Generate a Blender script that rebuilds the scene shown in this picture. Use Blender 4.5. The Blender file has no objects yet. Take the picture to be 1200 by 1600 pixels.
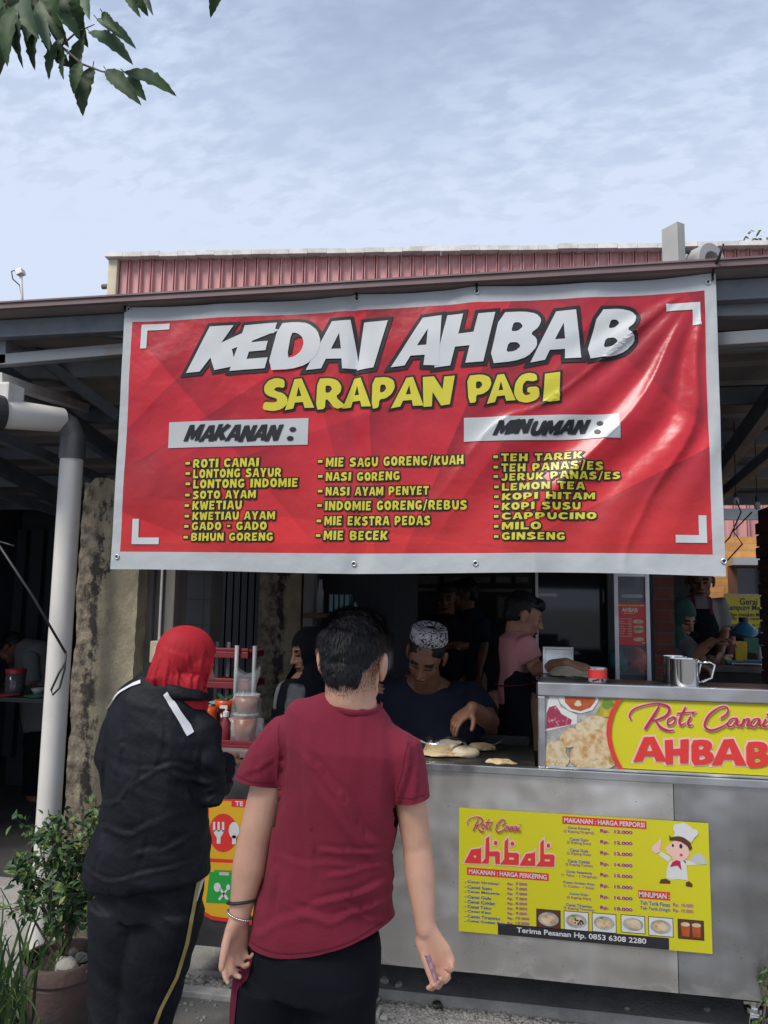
import bpy, bmesh, math, random
from mathutils import Vector, Matrix, noise
from mathutils.bvhtree import BVHTree

# ------------------------------------------------------------------ camera, world, sun, exposure
R = math.radians
SC = bpy.context.scene
COL = SC.collection
FPX, PITCH, YAW, ROLL = 1202.0, R(6.64), R(10.25), R(0.874)
CAMLOC = Vector((0, 0, 1.70))
_f = Vector((-math.sin(YAW) * math.cos(PITCH), math.cos(YAW) * math.cos(PITCH), math.sin(PITCH)))
_r = Vector((math.cos(YAW), math.sin(YAW), 0))
_u = _r.cross(_f)
CR = _r * math.cos(ROLL) + _u * math.sin(ROLL)
CU = -_r * math.sin(ROLL) + _u * math.cos(ROLL)
cam_d = bpy.data.cameras.new('camera')
cam = bpy.data.objects.new('camera', cam_d)
COL.objects.link(cam)
cam.matrix_world = Matrix(((CR.x, CU.x, -_f.x, CAMLOC.x), (CR.y, CU.y, -_f.y, CAMLOC.y), (CR.z, CU.z, -_f.z, CAMLOC.z), (0, 0, 0, 1)))
cam_d.sensor_fit = 'VERTICAL'
cam_d.sensor_height = 36.0
cam_d.lens = FPX / 1600.0 * 36.0
cam_d.clip_start = 0.05
cam_d.clip_end = 2000
SC.camera = cam

SUN_EL, SUN_AZ = R(50), R(215)          # azimuth clockwise from +Y
wd = bpy.data.worlds.new('World')
SC.world = wd
wd.use_nodes = True
wn, wl = wd.node_tree.nodes, wd.node_tree.links
wn.clear()
def WN(t, **k):
    n = wn.new(t)
    for a, b in k.items(): setattr(n, a, b)
    return n
wo = WN('ShaderNodeOutputWorld'); wb = WN('ShaderNodeBackground'); wb.inputs[1].default_value = 0.10
sky = WN('ShaderNodeTexSky', sky_type='NISHITA', sun_disc=False, sun_elevation=SUN_EL, sun_rotation=SUN_AZ, air_density=1.0, dust_density=1.5, ozone_density=1.0)
tc = WN('ShaderNodeTexCoord')
sx = WN('ShaderNodeSeparateXYZ'); wl.new(tc.outputs['Generated'], sx.inputs[0])
zm0 = WN('ShaderNodeMath', operation='MAXIMUM'); wl.new(sx.outputs[2], zm0.inputs[0]); zm0.inputs[1].default_value = 0.0
zm = WN('ShaderNodeMath', operation='ADD'); wl.new(zm0.outputs[0], zm.inputs[0]); zm.inputs[1].default_value = 0.32
dx = WN('ShaderNodeMath', operation='DIVIDE'); wl.new(sx.outputs[0], dx.inputs[0]); wl.new(zm.outputs[0], dx.inputs[1])
dy = WN('ShaderNodeMath', operation='DIVIDE'); wl.new(sx.outputs[1], dy.inputs[0]); wl.new(zm.outputs[0], dy.inputs[1])
cx = WN('ShaderNodeCombineXYZ'); wl.new(dx.outputs[0], cx.inputs[0]); wl.new(dy.outputs[0], cx.inputs[1])
def cloud(scale, rz, sxy, detail, lo, hi, dist=0.0):
    m = WN('ShaderNodeMapping'); m.inputs['Rotation'].default_value = (0, 0, rz); m.inputs['Scale'].default_value = (sxy[0], sxy[1], 1)
    wl.new(cx.outputs[0], m.inputs[0])
    t = WN('ShaderNodeTexNoise'); t.inputs['Scale'].default_value = scale; t.inputs['Detail'].default_value = detail; t.inputs['Roughness'].default_value = .55
    t.inputs['Distortion'].default_value = dist
    wl.new(m.outputs[0], t.inputs[0])
    r = WN('ShaderNodeMapRange', interpolation_type='SMOOTHSTEP'); r.inputs[1].default_value = lo; r.inputs[2].default_value = hi
    wl.new(t.outputs[0], r.inputs[0])
    return r.outputs[0]
c_big = cloud(1.6, 0.5, (1, 1.3), 2, .20, .62, .3)
c_rip = cloud(17.0, 0.80, (1.0, 2.1), 4, .36, .66, .25)
c_str = cloud(6.0, -0.6, (0.6, 1.6), 5, .30, .78, .1)
a1 = WN('ShaderNodeMath', operation='MULTIPLY_ADD'); wl.new(c_rip, a1.inputs[0]); a1.inputs[1].default_value = .28; a1.inputs[2].default_value = .08
a2 = WN('ShaderNodeMath', operation='MULTIPLY_ADD'); wl.new(c_str, a2.inputs[0]); a2.inputs[1].default_value = .10; wl.new(a1.outputs[0], a2.inputs[2])
a3 = WN('ShaderNodeMath', operation='MULTIPLY'); wl.new(a2.outputs[0], a3.inputs[0]); wl.new(c_big, a3.inputs[1])
hz = WN('ShaderNodeMapRange'); wl.new(sx.outputs[2], hz.inputs[0]); hz.inputs[1].default_value = .66; hz.inputs[2].default_value = 0.40; hz.inputs[3].default_value = 0.40; hz.inputs[4].default_value = .92
mx = WN('ShaderNodeMath', operation='ADD', use_clamp=True); wl.new(a3.outputs[0], mx.inputs[0]); wl.new(hz.outputs[0], mx.inputs[1])
mc = WN('ShaderNodeMix', data_type='RGBA'); wl.new(mx.outputs[0], mc.inputs[0]); wl.new(sky.outputs[0], mc.inputs[6])
cc = WN('ShaderNodeMix', data_type='RGBA'); wl.new(hz.outputs[0], cc.inputs[0]); cc.inputs[6].default_value = (4.35, 5.15, 6.75, 1); cc.inputs[7].default_value = (4.7, 5.3, 6.5, 1); wl.new(cc.outputs[2], mc.inputs[7])
wl.new(mc.outputs[2], wb.inputs[0]); wl.new(wb.outputs[0], wo.inputs[0])

sun_d = bpy.data.lights.new('sun', 'SUN')
sun_d.energy = 2.6; sun_d.angle = R(20); sun_d.color = (1, .95, .88)
sun = bpy.data.objects.new('sun', sun_d); COL.objects.link(sun)
sdir = Vector((math.sin(SUN_AZ) * math.cos(SUN_EL), math.cos(SUN_AZ) * math.cos(SUN_EL), math.sin(SUN_EL)))
sun.rotation_euler = (-sdir).to_track_quat('-Z', 'Y').to_euler()
sun.location = sdir * 40
SC.view_settings.view_transform = 'Standard'
SC.view_settings.look = 'None'
SC.view_settings.exposure = 0.55
SC.view_settings.gamma = 1.0

# ------------------------------------------------------------------ helpers
random.seed(7)
def at(px, py, y):
    """photo pixel (1200x1600) -> world point on the vertical plane at depth y"""
    d = _f + CR * ((px - 600) / FPX) - CU * ((py - 800) / FPX)
    return CAMLOC + d * (y / d.y)
def atz(px, py, z):
    d = _f + CR * ((px - 600) / FPX) - CU * ((py - 800) / FPX)
    return CAMLOC + d * ((z - CAMLOC.z) / d.z)

def mat(name, col, rough=.6, metal=0., col2=None, vs=6., vlo=.35, vhi=.65, bump=0., bs=60., spec=.5, coat=0., alpha=1., trans=0., sheen=0., stretch=(1, 1, 1), rvar=0.):
    m = bpy.data.materials.new(name); m.use_nodes = True
    nt = m.node_tree; n, l = nt.nodes, nt.links
    p = n['Principled BSDF']
    p.inputs['Base Color'].default_value = (*col, 1); p.inputs['Roughness'].default_value = rough; p.inputs['Metallic'].default_value = metal
    p.inputs['Specular IOR Level'].default_value = spec
    p.inputs['Coat Weight'].default_value = coat; p.inputs['Alpha'].default_value = alpha; p.inputs['Transmission Weight'].default_value = trans
    if sheen: p.inputs['Sheen Weight'].default_value = sheen
    t = n.new('ShaderNodeTexCoord'); mp = n.new('ShaderNodeMapping'); mp.inputs['Scale'].default_value = stretch; l.new(t.outputs['Object'], mp.inputs[0])
    if col2 is not None or rvar:
        x = n.new('ShaderNodeTexNoise'); x.inputs['Scale'].default_value = vs; x.inputs['Detail'].default_value = 6; x.inputs['Roughness'].default_value = .6
        l.new(mp.outputs[0], x.inputs[0])
        r = n.new('ShaderNodeMapRange'); r.inputs[1].default_value = vlo; r.inputs[2].default_value = vhi; l.new(x.outputs[0], r.inputs[0])
        if col2 is not None:
            c = n.new('ShaderNodeMix'); c.data_type = 'RGBA'; l.new(r.outputs[0], c.inputs[0]); c.inputs[6].default_value = (*col, 1); c.inputs[7].default_value = (*col2, 1)
            l.new(c.outputs[2], p.inputs['Base Color'])
        if rvar:
            a = n.new('ShaderNodeMath'); a.operation = 'MULTIPLY_ADD'; l.new(r.outputs[0], a.inputs[0]); a.inputs[1].default_value = rvar; a.inputs[2].default_value = rough; l.new(a.outputs[0], p.inputs['Roughness'])
    if bump:
        x2 = n.new('ShaderNodeTexNoise'); x2.inputs['Scale'].default_value = bs; x2.inputs['Detail'].default_value = 5; l.new(mp.outputs[0], x2.inputs[0])
        b = n.new('ShaderNodeBump'); b.inputs['Strength'].default_value = bump; b.inputs['Distance'].default_value = .01; l.new(x2.outputs[0], b.inputs['Height']); l.new(b.outputs[0], p.inputs['Normal'])
    return m

def origin(o):
    v = Vector((0, 0, 0))
    while o is not None:
        v = v + o.location; o = o.parent
    return v
def tag(o, label=None, cat=None, group=None, kind=None):
    if label: o['label'] = label
    if cat: o['category'] = cat
    if group: o['group'] = group
    if kind: o['kind'] = kind
    return o
def thing(name, loc, label, cat, group=None):
    o = bpy.data.objects.new(name, None); COL.objects.link(o); o.location = loc; o.empty_display_size = .1
    return tag(o, label, cat, group)

class MB:
    """collects shapes in world coordinates and links them as ONE mesh object"""
    def __init__(s): s.v = []; s.f = []; s.m = []; s.uv = None
    def add(s, vs, fs, mi=0):
        b = len(s.v); s.v += [Vector(x) for x in vs]
        for f in fs: s.f.append([b + i for i in f]); s.m.append(mi)
        return s
    def box(s, c, d, rot=None, mi=0):
        c = Vector(c); x, y, z = d[0] / 2, d[1] / 2, d[2] / 2
        vs = [Vector((i * x, j * y, k * z)) for i in (-1, 1) for j in (-1, 1) for k in (-1, 1)]
        if rot is not None: vs = [rot @ v for v in vs]
        return s.add([c + v for v in vs], [(0, 1, 3, 2), (4, 6, 7, 5), (0, 4, 5, 1), (2, 3, 7, 6), (0, 2, 6, 4), (1, 5, 7, 3)], mi)
    def span(s, a, b, mi=0):
        a, b = Vector(a), Vector(b)
        return s.box((a + b) / 2, [abs(b[i] - a[i]) for i in range(3)], None, mi)
    def bar(s, a, b, w, h, up=(0, 0, 1), mi=0):
        a, b = Vector(a), Vector(b); d = (b - a).normalized(); u = Vector(up); r = d.cross(u).normalized(); u = r.cross(d)
        vs = [p + r * (i * w / 2) + u * (j * h / 2) for p in (a, b) for i, j in ((-1, -1), (1, -1), (1, 1), (-1, 1))]
        return s.add(vs, [(3, 2, 1, 0), (4, 5, 6, 7), (0, 1, 5, 4), (1, 2, 6, 5), (2, 3, 7, 6), (3, 0, 4, 7)], mi)
    def rings(s, rings, cap=True, mi=0):
        n = len(rings[0]); vs = [p for r in rings for p in r]; fs = []
        for i in range(len(rings) - 1):
            for j in range(n):
                k = (j + 1) % n; fs.append((i * n + j, i * n + k, (i + 1) * n + k, (i + 1) * n + j))
        if cap:
            fs.append(tuple(range(n))[::-1]); fs.append(tuple((len(rings) - 1) * n + j for j in range(n)))
        return s.add(vs, fs, mi)
    def tube(s, pts, rad, n=12, cap=True, round_ends=False, mi=0, ref=None):
        pts = [Vector(p) for p in pts]; N = len(pts)
        if not hasattr(rad, '__len__'): rad = [rad] * N
        rad = [(r, r) if not hasattr(r, '__len__') else r for r in rad]
        tan = [((pts[min(i + 1, N - 1)] - pts[max(i - 1, 0)]).normalized()) for i in range(N)]
        a = Vector(ref) if ref else (Vector((0, 0, 1)) if abs(tan[0].z) < .9 else Vector((0, 1, 0)))
        rs = []
        if round_ends:
            ext = lambda p, t, r, sg: [(p + t * (sg * min(r) * math.sin(q)), (r[0] * math.cos(q), r[1] * math.cos(q))) for q in (R(78), R(55), R(28))]
            e0 = ext(pts[0], tan[0], rad[0], -1); e1 = ext(pts[-1], tan[-1], rad[-1], 1)[::-1]
            pts = [p for p, _ in e0] + pts + [p for p, _ in e1]; rad = [r for _, r in e0] + rad + [r for _, r in e1]
            tan = [tan[0]] * 3 + tan + [tan[-1]] * 3
        for p, t, r in zip(pts, tan, rad):
            x = a - t * a.dot(t)
            x = x.normalized() if x.length > 1e-5 else t.orthogonal().normalized()
            y = t.cross(x); a = x if not ref else a
            rs.append([p + x * (r[0] * math.cos(2 * math.pi * k / n)) + y * (r[1] * math.sin(2 * math.pi * k / n)) for k in range(n)])
        return s.rings(rs, cap, mi)
    def lathe(s, c, prof, n=24, cap=True, mi=0, rot=None):
        c = Vector(c); rs = []
        for r, z in prof:
            ring = [Vector((r * math.cos(2 * math.pi * k / n), r * math.sin(2 * math.pi * k / n), z)) for k in range(n)]
            rs.append([c + (rot @ p if rot is not None else p) for p in ring])
        return s.rings(rs, cap, mi)
    def ell(s, c, r, n=16, m=10, rot=None, mi=0):
        c = Vector(c); rs = []
        for i in range(1, m):
            q = math.pi * i / m
            ring = [Vector((r[0] * math.sin(q) * math.cos(2 * math.pi * k / n), r[1] * math.sin(q) * math.sin(2 * math.pi * k / n), -r[2] * math.cos(q))) for k in range(n)]
            rs.append([c + (rot @ p if rot is not None else p) for p in ring])
        return s.rings(rs, True, mi)
    def grid(s, fn, nu, nv, mi=0):
        vs = [fn(i / nu, j / nv) for j in range(nv + 1) for i in range(nu + 1)]
        return s.add(vs, [(j * (nu + 1) + i, j * (nu + 1) + i + 1, (j + 1) * (nu + 1) + i + 1, (j + 1) * (nu + 1) + i) for j in range(nv) for i in range(nu)], mi)
    def poly(s, pts, mi=0): return s.add(pts, [tuple(range(len(pts)))], mi)
    def prism(s, pts, d, mi=0):
        n = len(pts); d = Vector(d); a = [Vector(p) for p in pts]; b = [p + d for p in a]
        return s.add(a + b, [tuple(range(n))[::-1], tuple(n + i for i in range(n))] + [(i, (i + 1) % n, n + (i + 1) % n, n + i) for i in range(n)], mi)
    def mesh(s, name, org=Vector((0, 0, 0)), smooth=False, bevel=0., fix=True):
        me = bpy.data.meshes.new(name)
        me.from_pydata([v - org for v in s.v], [], s.f)
        me.polygons.foreach_set('material_index', s.m)
        if fix or bevel:
            bm = bmesh.new(); bm.from_mesh(me)
            if fix: bmesh.ops.recalc_face_normals(bm, faces=bm.faces)
            if bevel:
                es = [e for e in bm.edges if len(e.link_faces) == 2 and e.calc_face_angle(0) > .6]
                bmesh.ops.bevel(bm, geom=es, offset=bevel, segments=2, affect='EDGES', profile=.6)
            bm.to_mesh(me); bm.free()
        if smooth: me.polygons.foreach_set('use_smooth', [True] * len(me.polygons))
        me.update()
        return me
    def build(s, name, m, parent=None, smooth=False, bevel=0., fix=True, angle=None):
        me = s.mesh(name, origin(parent), smooth or angle is not None, bevel, fix)
        for k in (m if isinstance(m, (list, tuple)) else [m]): me.materials.append(k)
        o = bpy.data.objects.new(name, me); COL.objects.link(o); o.parent = parent
        if angle is not None: me.set_sharp_from_angle(angle=R(angle))
        return o
def single(name, mb, m, label, cat, group=None, loc=None, **k):
    """a thing that is one mesh, with its origin at loc"""
    loc = Vector(loc) if loc is not None else sum(mb.v, Vector()) / len(mb.v)
    e = bpy.data.objects.new('tmp', None); e.location = loc
    o = mb.build(name, m, e, **k); o.parent = None; o.location = loc; bpy.data.objects.remove(e)
    return tag(o, label, cat, group)
def struct(name, mb, m, kind='structure', **k):
    o = mb.build(name, m, None, **k); o['kind'] = kind; return o
def copy_tree(o, parent=None):
    c = o.copy(); COL.objects.link(c); c.parent = parent
    for ch in list(o.children): copy_tree(ch, c)
    return c
def blob(mb, voxel, smooth=3, fac=.5):
    """voxel-remesh the overlapping shapes into one continuous surface; returns (verts, faces)"""
    me = mb.mesh('tmp'); o = bpy.data.objects.new('tmp', me); COL.objects.link(o)
    rm = o.modifiers.new('r', 'REMESH'); rm.mode = 'VOXEL'; rm.voxel_size = voxel; rm.adaptivity = 0
    if smooth:
        sm = o.modifiers.new('s', 'SMOOTH'); sm.iterations = smooth; sm.factor = fac
    dg = bpy.context.evaluated_depsgraph_get()
    m2 = bpy.data.meshes.new_from_object(o.evaluated_get(dg))
    vs = [v.co.copy() for v in m2.vertices]; fs = [tuple(p.vertices) for p in m2.polygons]; ns = [v.normal.copy() for v in m2.vertices]
    bpy.data.objects.remove(o); bpy.data.meshes.remove(me); bpy.data.meshes.remove(m2)
    return vs, fs, ns
def blob_mb(mb, voxel, smooth=3, disp=None, pick=None, fac=.5):
    vs, fs, ns = blob(mb, voxel, smooth, fac)
    if disp: vs = [v + n * disp(v, n) for v, n in zip(vs, ns)]
    o = MB(); o.v = vs; o.f = [list(f) for f in fs]
    o.m = [0] * len(fs) if not pick else [pick(sum((vs[i] for i in f), Vector()) / len(f)) for f in fs]
    return o

# ------------------------------------------------------------------ lettering
def _tomesh(o):
    dg = bpy.context.evaluated_depsgraph_get()
    me = o.evaluated_get(dg).to_mesh()
    vs = [(v.co.x, v.co.y) for v in me.vertices]; fs = [tuple(p.vertices) for p in me.polygons]
    o.evaluated_get(dg).to_mesh_clear()
    return vs, fs
def text2d(s, offset=0., shear=0., spacing=1.):
    cu = bpy.data.curves.new('t', 'FONT'); cu.body = s; cu.size = 1; cu.shear = shear; cu.space_character = spacing; cu.offset = offset; cu.fill_mode = 'FRONT'; cu.resolution_u = 3
    o = bpy.data.objects.new('t', cu); COL.objects.link(o); r = _tomesh(o); bpy.data.objects.remove(o); bpy.data.curves.remove(cu); return r
def poly2d(loops, offset=0.):
    cu = bpy.data.curves.new('t', 'CURVE'); cu.dimensions = '2D'; cu.fill_mode = 'FRONT'; cu.offset = offset
    for lp in loops:
        sp = cu.splines.new('POLY'); sp.points.add(len(lp) - 1); sp.use_cyclic_u = True
        for q, (x, y) in zip(sp.points, lp): q.co = (x, y, 0, 1)
    o = bpy.data.objects.new('t', cu); COL.objects.link(o); r = _tomesh(o); bpy.data.objects.remove(o); bpy.data.curves.remove(cu); return r
def fit(base, other, box):
    """scale other by the map that sends base's bounds to box=(x0,y0,x1,y1)"""
    xs = [v[0] for v in base[0]]; ys = [v[1] for v in base[0]]; x0, x1, y0, y1 = min(xs), max(xs), min(ys), max(ys)
    kx = (box[2] - box[0]) / max(x1 - x0, 1e-6); ky = (box[3] - box[1]) / max(y1 - y0, 1e-6)
    return [(box[0] + (x - x0) * kx, box[1] + (y - y0) * ky) for x, y in other[0]], other[1]
def area(lp): return sum(lp[i][0] * lp[(i + 1) % len(lp)][1] - lp[(i + 1) % len(lp)][0] * lp[i][1] for i in range(len(lp)))
def lay(mb, vf, fn, mi=0, cell=None, depth=0., stag=.0003):
    """put a flat 2-D mesh on a surface fn(x, z, depth); cut to cells first when the surface is curved"""
    vs, fs = vf
    if cell:
        bm = bmesh.new(); bv = [bm.verts.new((x, y, 0)) for x, y in vs]
        for f in fs:
            try: bm.faces.new([bv[i] for i in f])
            except ValueError: pass
        xs = [v[0] for v in vs]; ys = [v[1] for v in vs]
        for lo, hi, ax in ((min(xs), max(xs), 0), (min(ys), max(ys), 1)):
            k = math.ceil(lo / cell)
            while k * cell < hi:
                co = Vector((0, 0, 0)); co[ax] = k * cell; no = Vector((0, 0, 0)); no[ax] = 1
                bmesh.ops.bisect_plane(bm, geom=bm.verts[:] + bm.edges[:] + bm.faces[:], plane_co=co, plane_no=no); k += 1
        bm.verts.index_update(); vs = [(v.co.x, v.co.y) for v in bm.verts]; fs = [tuple(v.index for v in f.verts) for f in bm.faces]; bm.free()
    par = list(range(len(vs)))                                   # letters overlap their neighbours: keep them a hair apart in depth
    def root(i):
        while par[i] != i: par[i] = par[par[i]]; i = par[i]
        return i
    for f in fs:
        for i in f[1:]: par[root(i)] = root(f[0])
    ids = {}
    dep = [depth + (ids.setdefault(root(i), len(ids)) % 3) * stag for i in range(len(vs))]
    mb.add([fn(x, y, d) for (x, y), d in zip(vs, dep)], fs, mi)
def stroke2d(paths, width):
    """ribbon strokes: paths of (x, y, w) -> list of separate (verts, faces), smooth through the points"""
    out = []
    for pth in paths:
        P = []
        n = len(pth)
        for i in range(n - 1):
            a, b, c, d = pth[max(i - 1, 0)], pth[i], pth[i + 1], pth[min(i + 2, n - 1)]
            for k in range(8):
                t = k / 8
                P.append(tuple(.5 * ((2 * b[j]) + (-a[j] + c[j]) * t + (2 * a[j] - 5 * b[j] + 4 * c[j] - d[j]) * t * t + (-a[j] + 3 * b[j] - 3 * c[j] + d[j]) * t ** 3) for j in range(3)))
        P.append(pth[-1])
        vs, fs = [], []
        for i, (x, y, w) in enumerate(P):
            q, r = P[max(i - 1, 0)], P[min(i + 1, len(P) - 1)]
            tx, ty = r[0] - q[0], r[1] - q[1]; L = math.hypot(tx, ty) or 1
            h = (w + width) / 2; ex = (h * .6 if i == len(P) - 1 else -h * .6 if i == 0 else 0)
            if i in (0, len(P) - 1): h *= .75
            vs += [(x - ty / L * h + tx / L * ex, y + tx / L * h + ty / L * ex), (x + ty / L * h + tx / L * ex, y - tx / L * h + ty / L * ex)]
            if i: fs.append((2 * i - 2, 2 * i - 1, 2 * i + 1, 2 * i))
        out.append((vs, fs))
    return out
# ------------------------------------------------------------------ the setting
M = {}
M['ground'] = mat('ground', (.15, .15, .147), .9, col2=(.22, .215, .205), vs=9, bump=.5, bs=140)
M['slab'] = mat('slab', (.085, .083, .08), .85, col2=(.16, .155, .145), vs=4, bump=.4, bs=120)
M['kerb'] = mat('kerb', (.26, .255, .24), .85, col2=(.40, .39, .37), vs=12, bump=.4, bs=150)
M['gravel'] = mat('gravel', (.16, .155, .15), .85, col2=(.36, .35, .33), vs=22, vlo=.3, vhi=.7)
M['floor'] = mat('floor', (.05, .05, .052), .55, col2=(.085, .083, .08), vs=3)
M['roofsheet'] = mat('roofsheet', (.15, .128, .125), .5, col2=(.22, .19, .185), vs=2.5)
M['fascia'] = mat('fascia', (.13, .085, .085), .45, col2=(.18, .12, .12), vs=3)
M['steelblue'] = mat('steelblue', (.085, .10, .125), .45, col2=(.14, .155, .175), vs=5, metal=.0)
M['rustbeam'] = mat('rustbeam', (.19, .21, .23), .5, col2=(.18, .15, .125), vs=4, vlo=.5, vhi=.75)
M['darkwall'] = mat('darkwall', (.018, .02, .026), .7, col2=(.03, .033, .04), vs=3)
M['pvc'] = mat('pvc', (.62, .60, .56), .45, col2=(.50, .48, .44), vs=3, vlo=.45, vhi=.8)
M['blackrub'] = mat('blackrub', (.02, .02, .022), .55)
M['redclad'] = mat('redclad', (.60, .32, .31), .4, col2=(.46, .20, .195), vs=2.4, stretch=(5, 1, .4))
M['cream'] = mat('cream', (.62, .55, .40), .8, col2=(.5, .42, .3), vs=4)
M['whitecap'] = mat('whitecap', (.72, .71, .69), .7, col2=(.5, .48, .45), vs=7)
M['alu'] = mat('alu', (.55, .56, .57), .38, metal=.85, rvar=.2)
M['greyletter'] = mat('greyletter', (.36, .355, .34), .6, col2=(.30, .295, .285), vs=5)
M['woodframe'] = mat('woodframe', (.12, .05, .025), .6)
M['glassdark'] = mat('glassdark', (.012, .015, .02), .06, spec=.5)
M['tile'] = mat('tile', (.22, .235, .25), .3)
M['pale'] = mat('pale', (.5, .5, .48), .6)

def brick_mat(name, c1, c2, mortar, scale=1.0, dark=.0):
    m = mat(name, c1, .85); nt = m.node_tree; n, l = nt.nodes, nt.links; p = n['Principled BSDF']
    t = n.new('ShaderNodeTexCoord'); mp = n.new('ShaderNodeMapping'); mp.inputs['Rotation'].default_value = (R(90), 0, 0)
    s = n.new('ShaderNodeSeparateXYZ'); l.new(t.outputs['Object'], s.inputs[0])
    ad = n.new('ShaderNodeMath'); ad.operation = 'ADD'; l.new(s.outputs[0], ad.inputs[0]); l.new(s.outputs[1], ad.inputs[1])
    cb = n.new('ShaderNodeCombineXYZ'); l.new(ad.outputs[0], cb.inputs[0]); l.new(s.outputs[2], cb.inputs[1])
    b = n.new('ShaderNodeTexBrick'); l.new(cb.outputs[0], b.inputs[0]); b.inputs['Color1'].default_value = (*c1, 1); b.inputs['Color2'].default_value = (*c2, 1); b.inputs['Mortar'].default_value = (*mortar, 1)
    b.inputs['Scale'].default_value = scale; b.inputs['Brick Width'].default_value = .21; b.inputs['Row Height'].default_value = .065; b.inputs['Mortar Size'].default_value = .007; b.inputs['Bias'].default_value = -.2
    x = n.new('ShaderNodeTexNoise'); x.inputs['Scale'].default_value = 14; x.inputs['Detail'].default_value = 5; l.new(t.outputs['Object'], x.inputs[0])
    mi = n.new('ShaderNodeMix'); mi.data_type = 'RGBA'; mi.blend_type = 'MULTIPLY'; mi.inputs[0].default_value = .6; l.new(b.outputs[0], mi.inputs[6]); l.new(x.outputs[0], mi.inputs[7])
    l.new(mi.outputs[2], p.inputs['Base Color'])
    bu = n.new('ShaderNodeBump'); bu.invert = True; bu.inputs['Strength'].default_value = .8; bu.inputs['Distance'].default_value = .01; l.new(b.outputs[1], bu.inputs['Height']); l.new(bu.outputs[0], p.inputs['Normal'])
    return m
M['brickred'] = brick_mat('brickred', (.26, .075, .045), (.17, .05, .035), (.16, .12, .10))
M['brickdark'] = brick_mat('brickdark', (.12, .045, .04), (.07, .03, .03), (.06, .05, .05))
M['brickorange'] = brick_mat('brickorange', (.75, .36, .10), (.60, .26, .07), (.55, .34, .16))

def plaster_mat():
    m = mat('plaster', (.5, .42, .28), .9); nt = m.node_tree; n, l = nt.nodes, nt.links; p = n['Principled BSDF']
    t = n.new('ShaderNodeTexCoord')
    def nz(scale, detail, lo, hi, st=(1, 1, 1), rough=.6):
        mp = n.new('ShaderNodeMapping'); mp.inputs['Scale'].default_value = st; l.new(t.outputs['Object'], mp.inputs[0])
        x = n.new('ShaderNodeTexNoise'); x.inputs['Scale'].default_value = scale; x.inputs['Detail'].default_value = detail; x.inputs['Roughness'].default_value = rough; l.new(mp.outputs[0], x.inputs[0])
        r = n.new('ShaderNodeMapRange'); r.inputs[1].default_value = lo; r.inputs[2].default_value = hi; l.new(x.outputs[0], r.inputs[0]); return r.outputs[0]
    def mixc(f, a, b):
        c = n.new('ShaderNodeMix'); c.data_type = 'RGBA'; l.new(f, c.inputs[0])
        for i, v in ((6, a), (7, b)):
            if isinstance(v, tuple): c.inputs[i].default_value = (*v, 1)
            else: l.new(v, c.inputs[i])
        return c.outputs[2]
    base = mixc(nz(7, 6, .3, .7), (.42, .36, .24), (.24, .21, .15))
    s = n.new('ShaderNodeSeparateXYZ'); l.new(t.outputs['Object'], s.inputs[0])
    # the left strip has lost its paint: stain grows with -x, broken up by noise
    e = n.new('ShaderNodeMapRange'); l.new(s.outputs[0], e.inputs[0]); e.inputs[1].default_value = .02; e.inputs[2].default_value = -.10
    nn = nz(9, 8, .25, .75, (1, 1, .6), .7)
    a = n.new('ShaderNodeMath'); a.operation = 'MULTIPLY_ADD'; l.new(nn, a.inputs[0]); a.inputs[1].default_value = 1.5; a.inputs[2].default_value = -.8
    b = n.new('ShaderNodeMath'); b.operation = 'ADD'; b.use_clamp = True; l.new(a.outputs[0], b.inputs[0]); l.new(e.outputs[0], b.inputs[1])
    worn = mixc(nz(16, 8, .38, .62), (.06, .047, .036), (.26, .22, .17))
    c1 = mixc(b.outputs[0], base, worn)
    bd = n.new('ShaderNodeMath'); bd.operation = 'ADD'; l.new(s.outputs[0], bd.inputs[0]); bd.inputs[1].default_value = .035
    ab = n.new('ShaderNodeMath'); ab.operation = 'ABSOLUTE'; l.new(bd.outputs[0], ab.inputs[0])
    bm_ = n.new('ShaderNodeMath'); bm_.operation = 'MULTIPLY_ADD'; l.new(ab.outputs[0], bm_.inputs[0]); bm_.inputs[1].default_value = -1.6; bm_.inputs[2].default_value = .10
    mo = n.new('ShaderNodeMath'); mo.operation = 'ADD'; l.new(nz(6.5, 10, .0, 1., (1, 1, .7), .74), mo.inputs[0]); l.new(bm_.outputs[0], mo.inputs[1])
    mr = n.new('ShaderNodeMapRange'); l.new(mo.outputs[0], mr.inputs[0]); mr.inputs[1].default_value = .545; mr.inputs[2].default_value = .615
    c2 = mixc(mr.outputs[0], c1, (.03, .026, .024))
    l.new(c2, p.inputs['Base Color'])
    bu = n.new('ShaderNodeBump'); bu.inputs['Strength'].default_value = .8; bu.inputs['Distance'].default_value = .02; l.new(nn, bu.inputs['Height']); l.new(bu.outputs[0], p.inputs['Normal'])
    return m
M['plaster'] = plaster_mat()
M['concrete'] = mat('concrete', (.10, .10, .10), .85, col2=(.20, .185, .165), vs=4, stretch=(2, 2, .35), bump=.5, bs=30)
M['tree_leaf'] = mat('tree_leaf', (.022, .05, .022), .45, col2=(.05, .085, .03), vs=8)
M['bark'] = mat('bark', (.09, .07, .05), .9, col2=(.16, .13, .10), vs=18, bump=.6, bs=40, stretch=(1, 1, .3))

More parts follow.
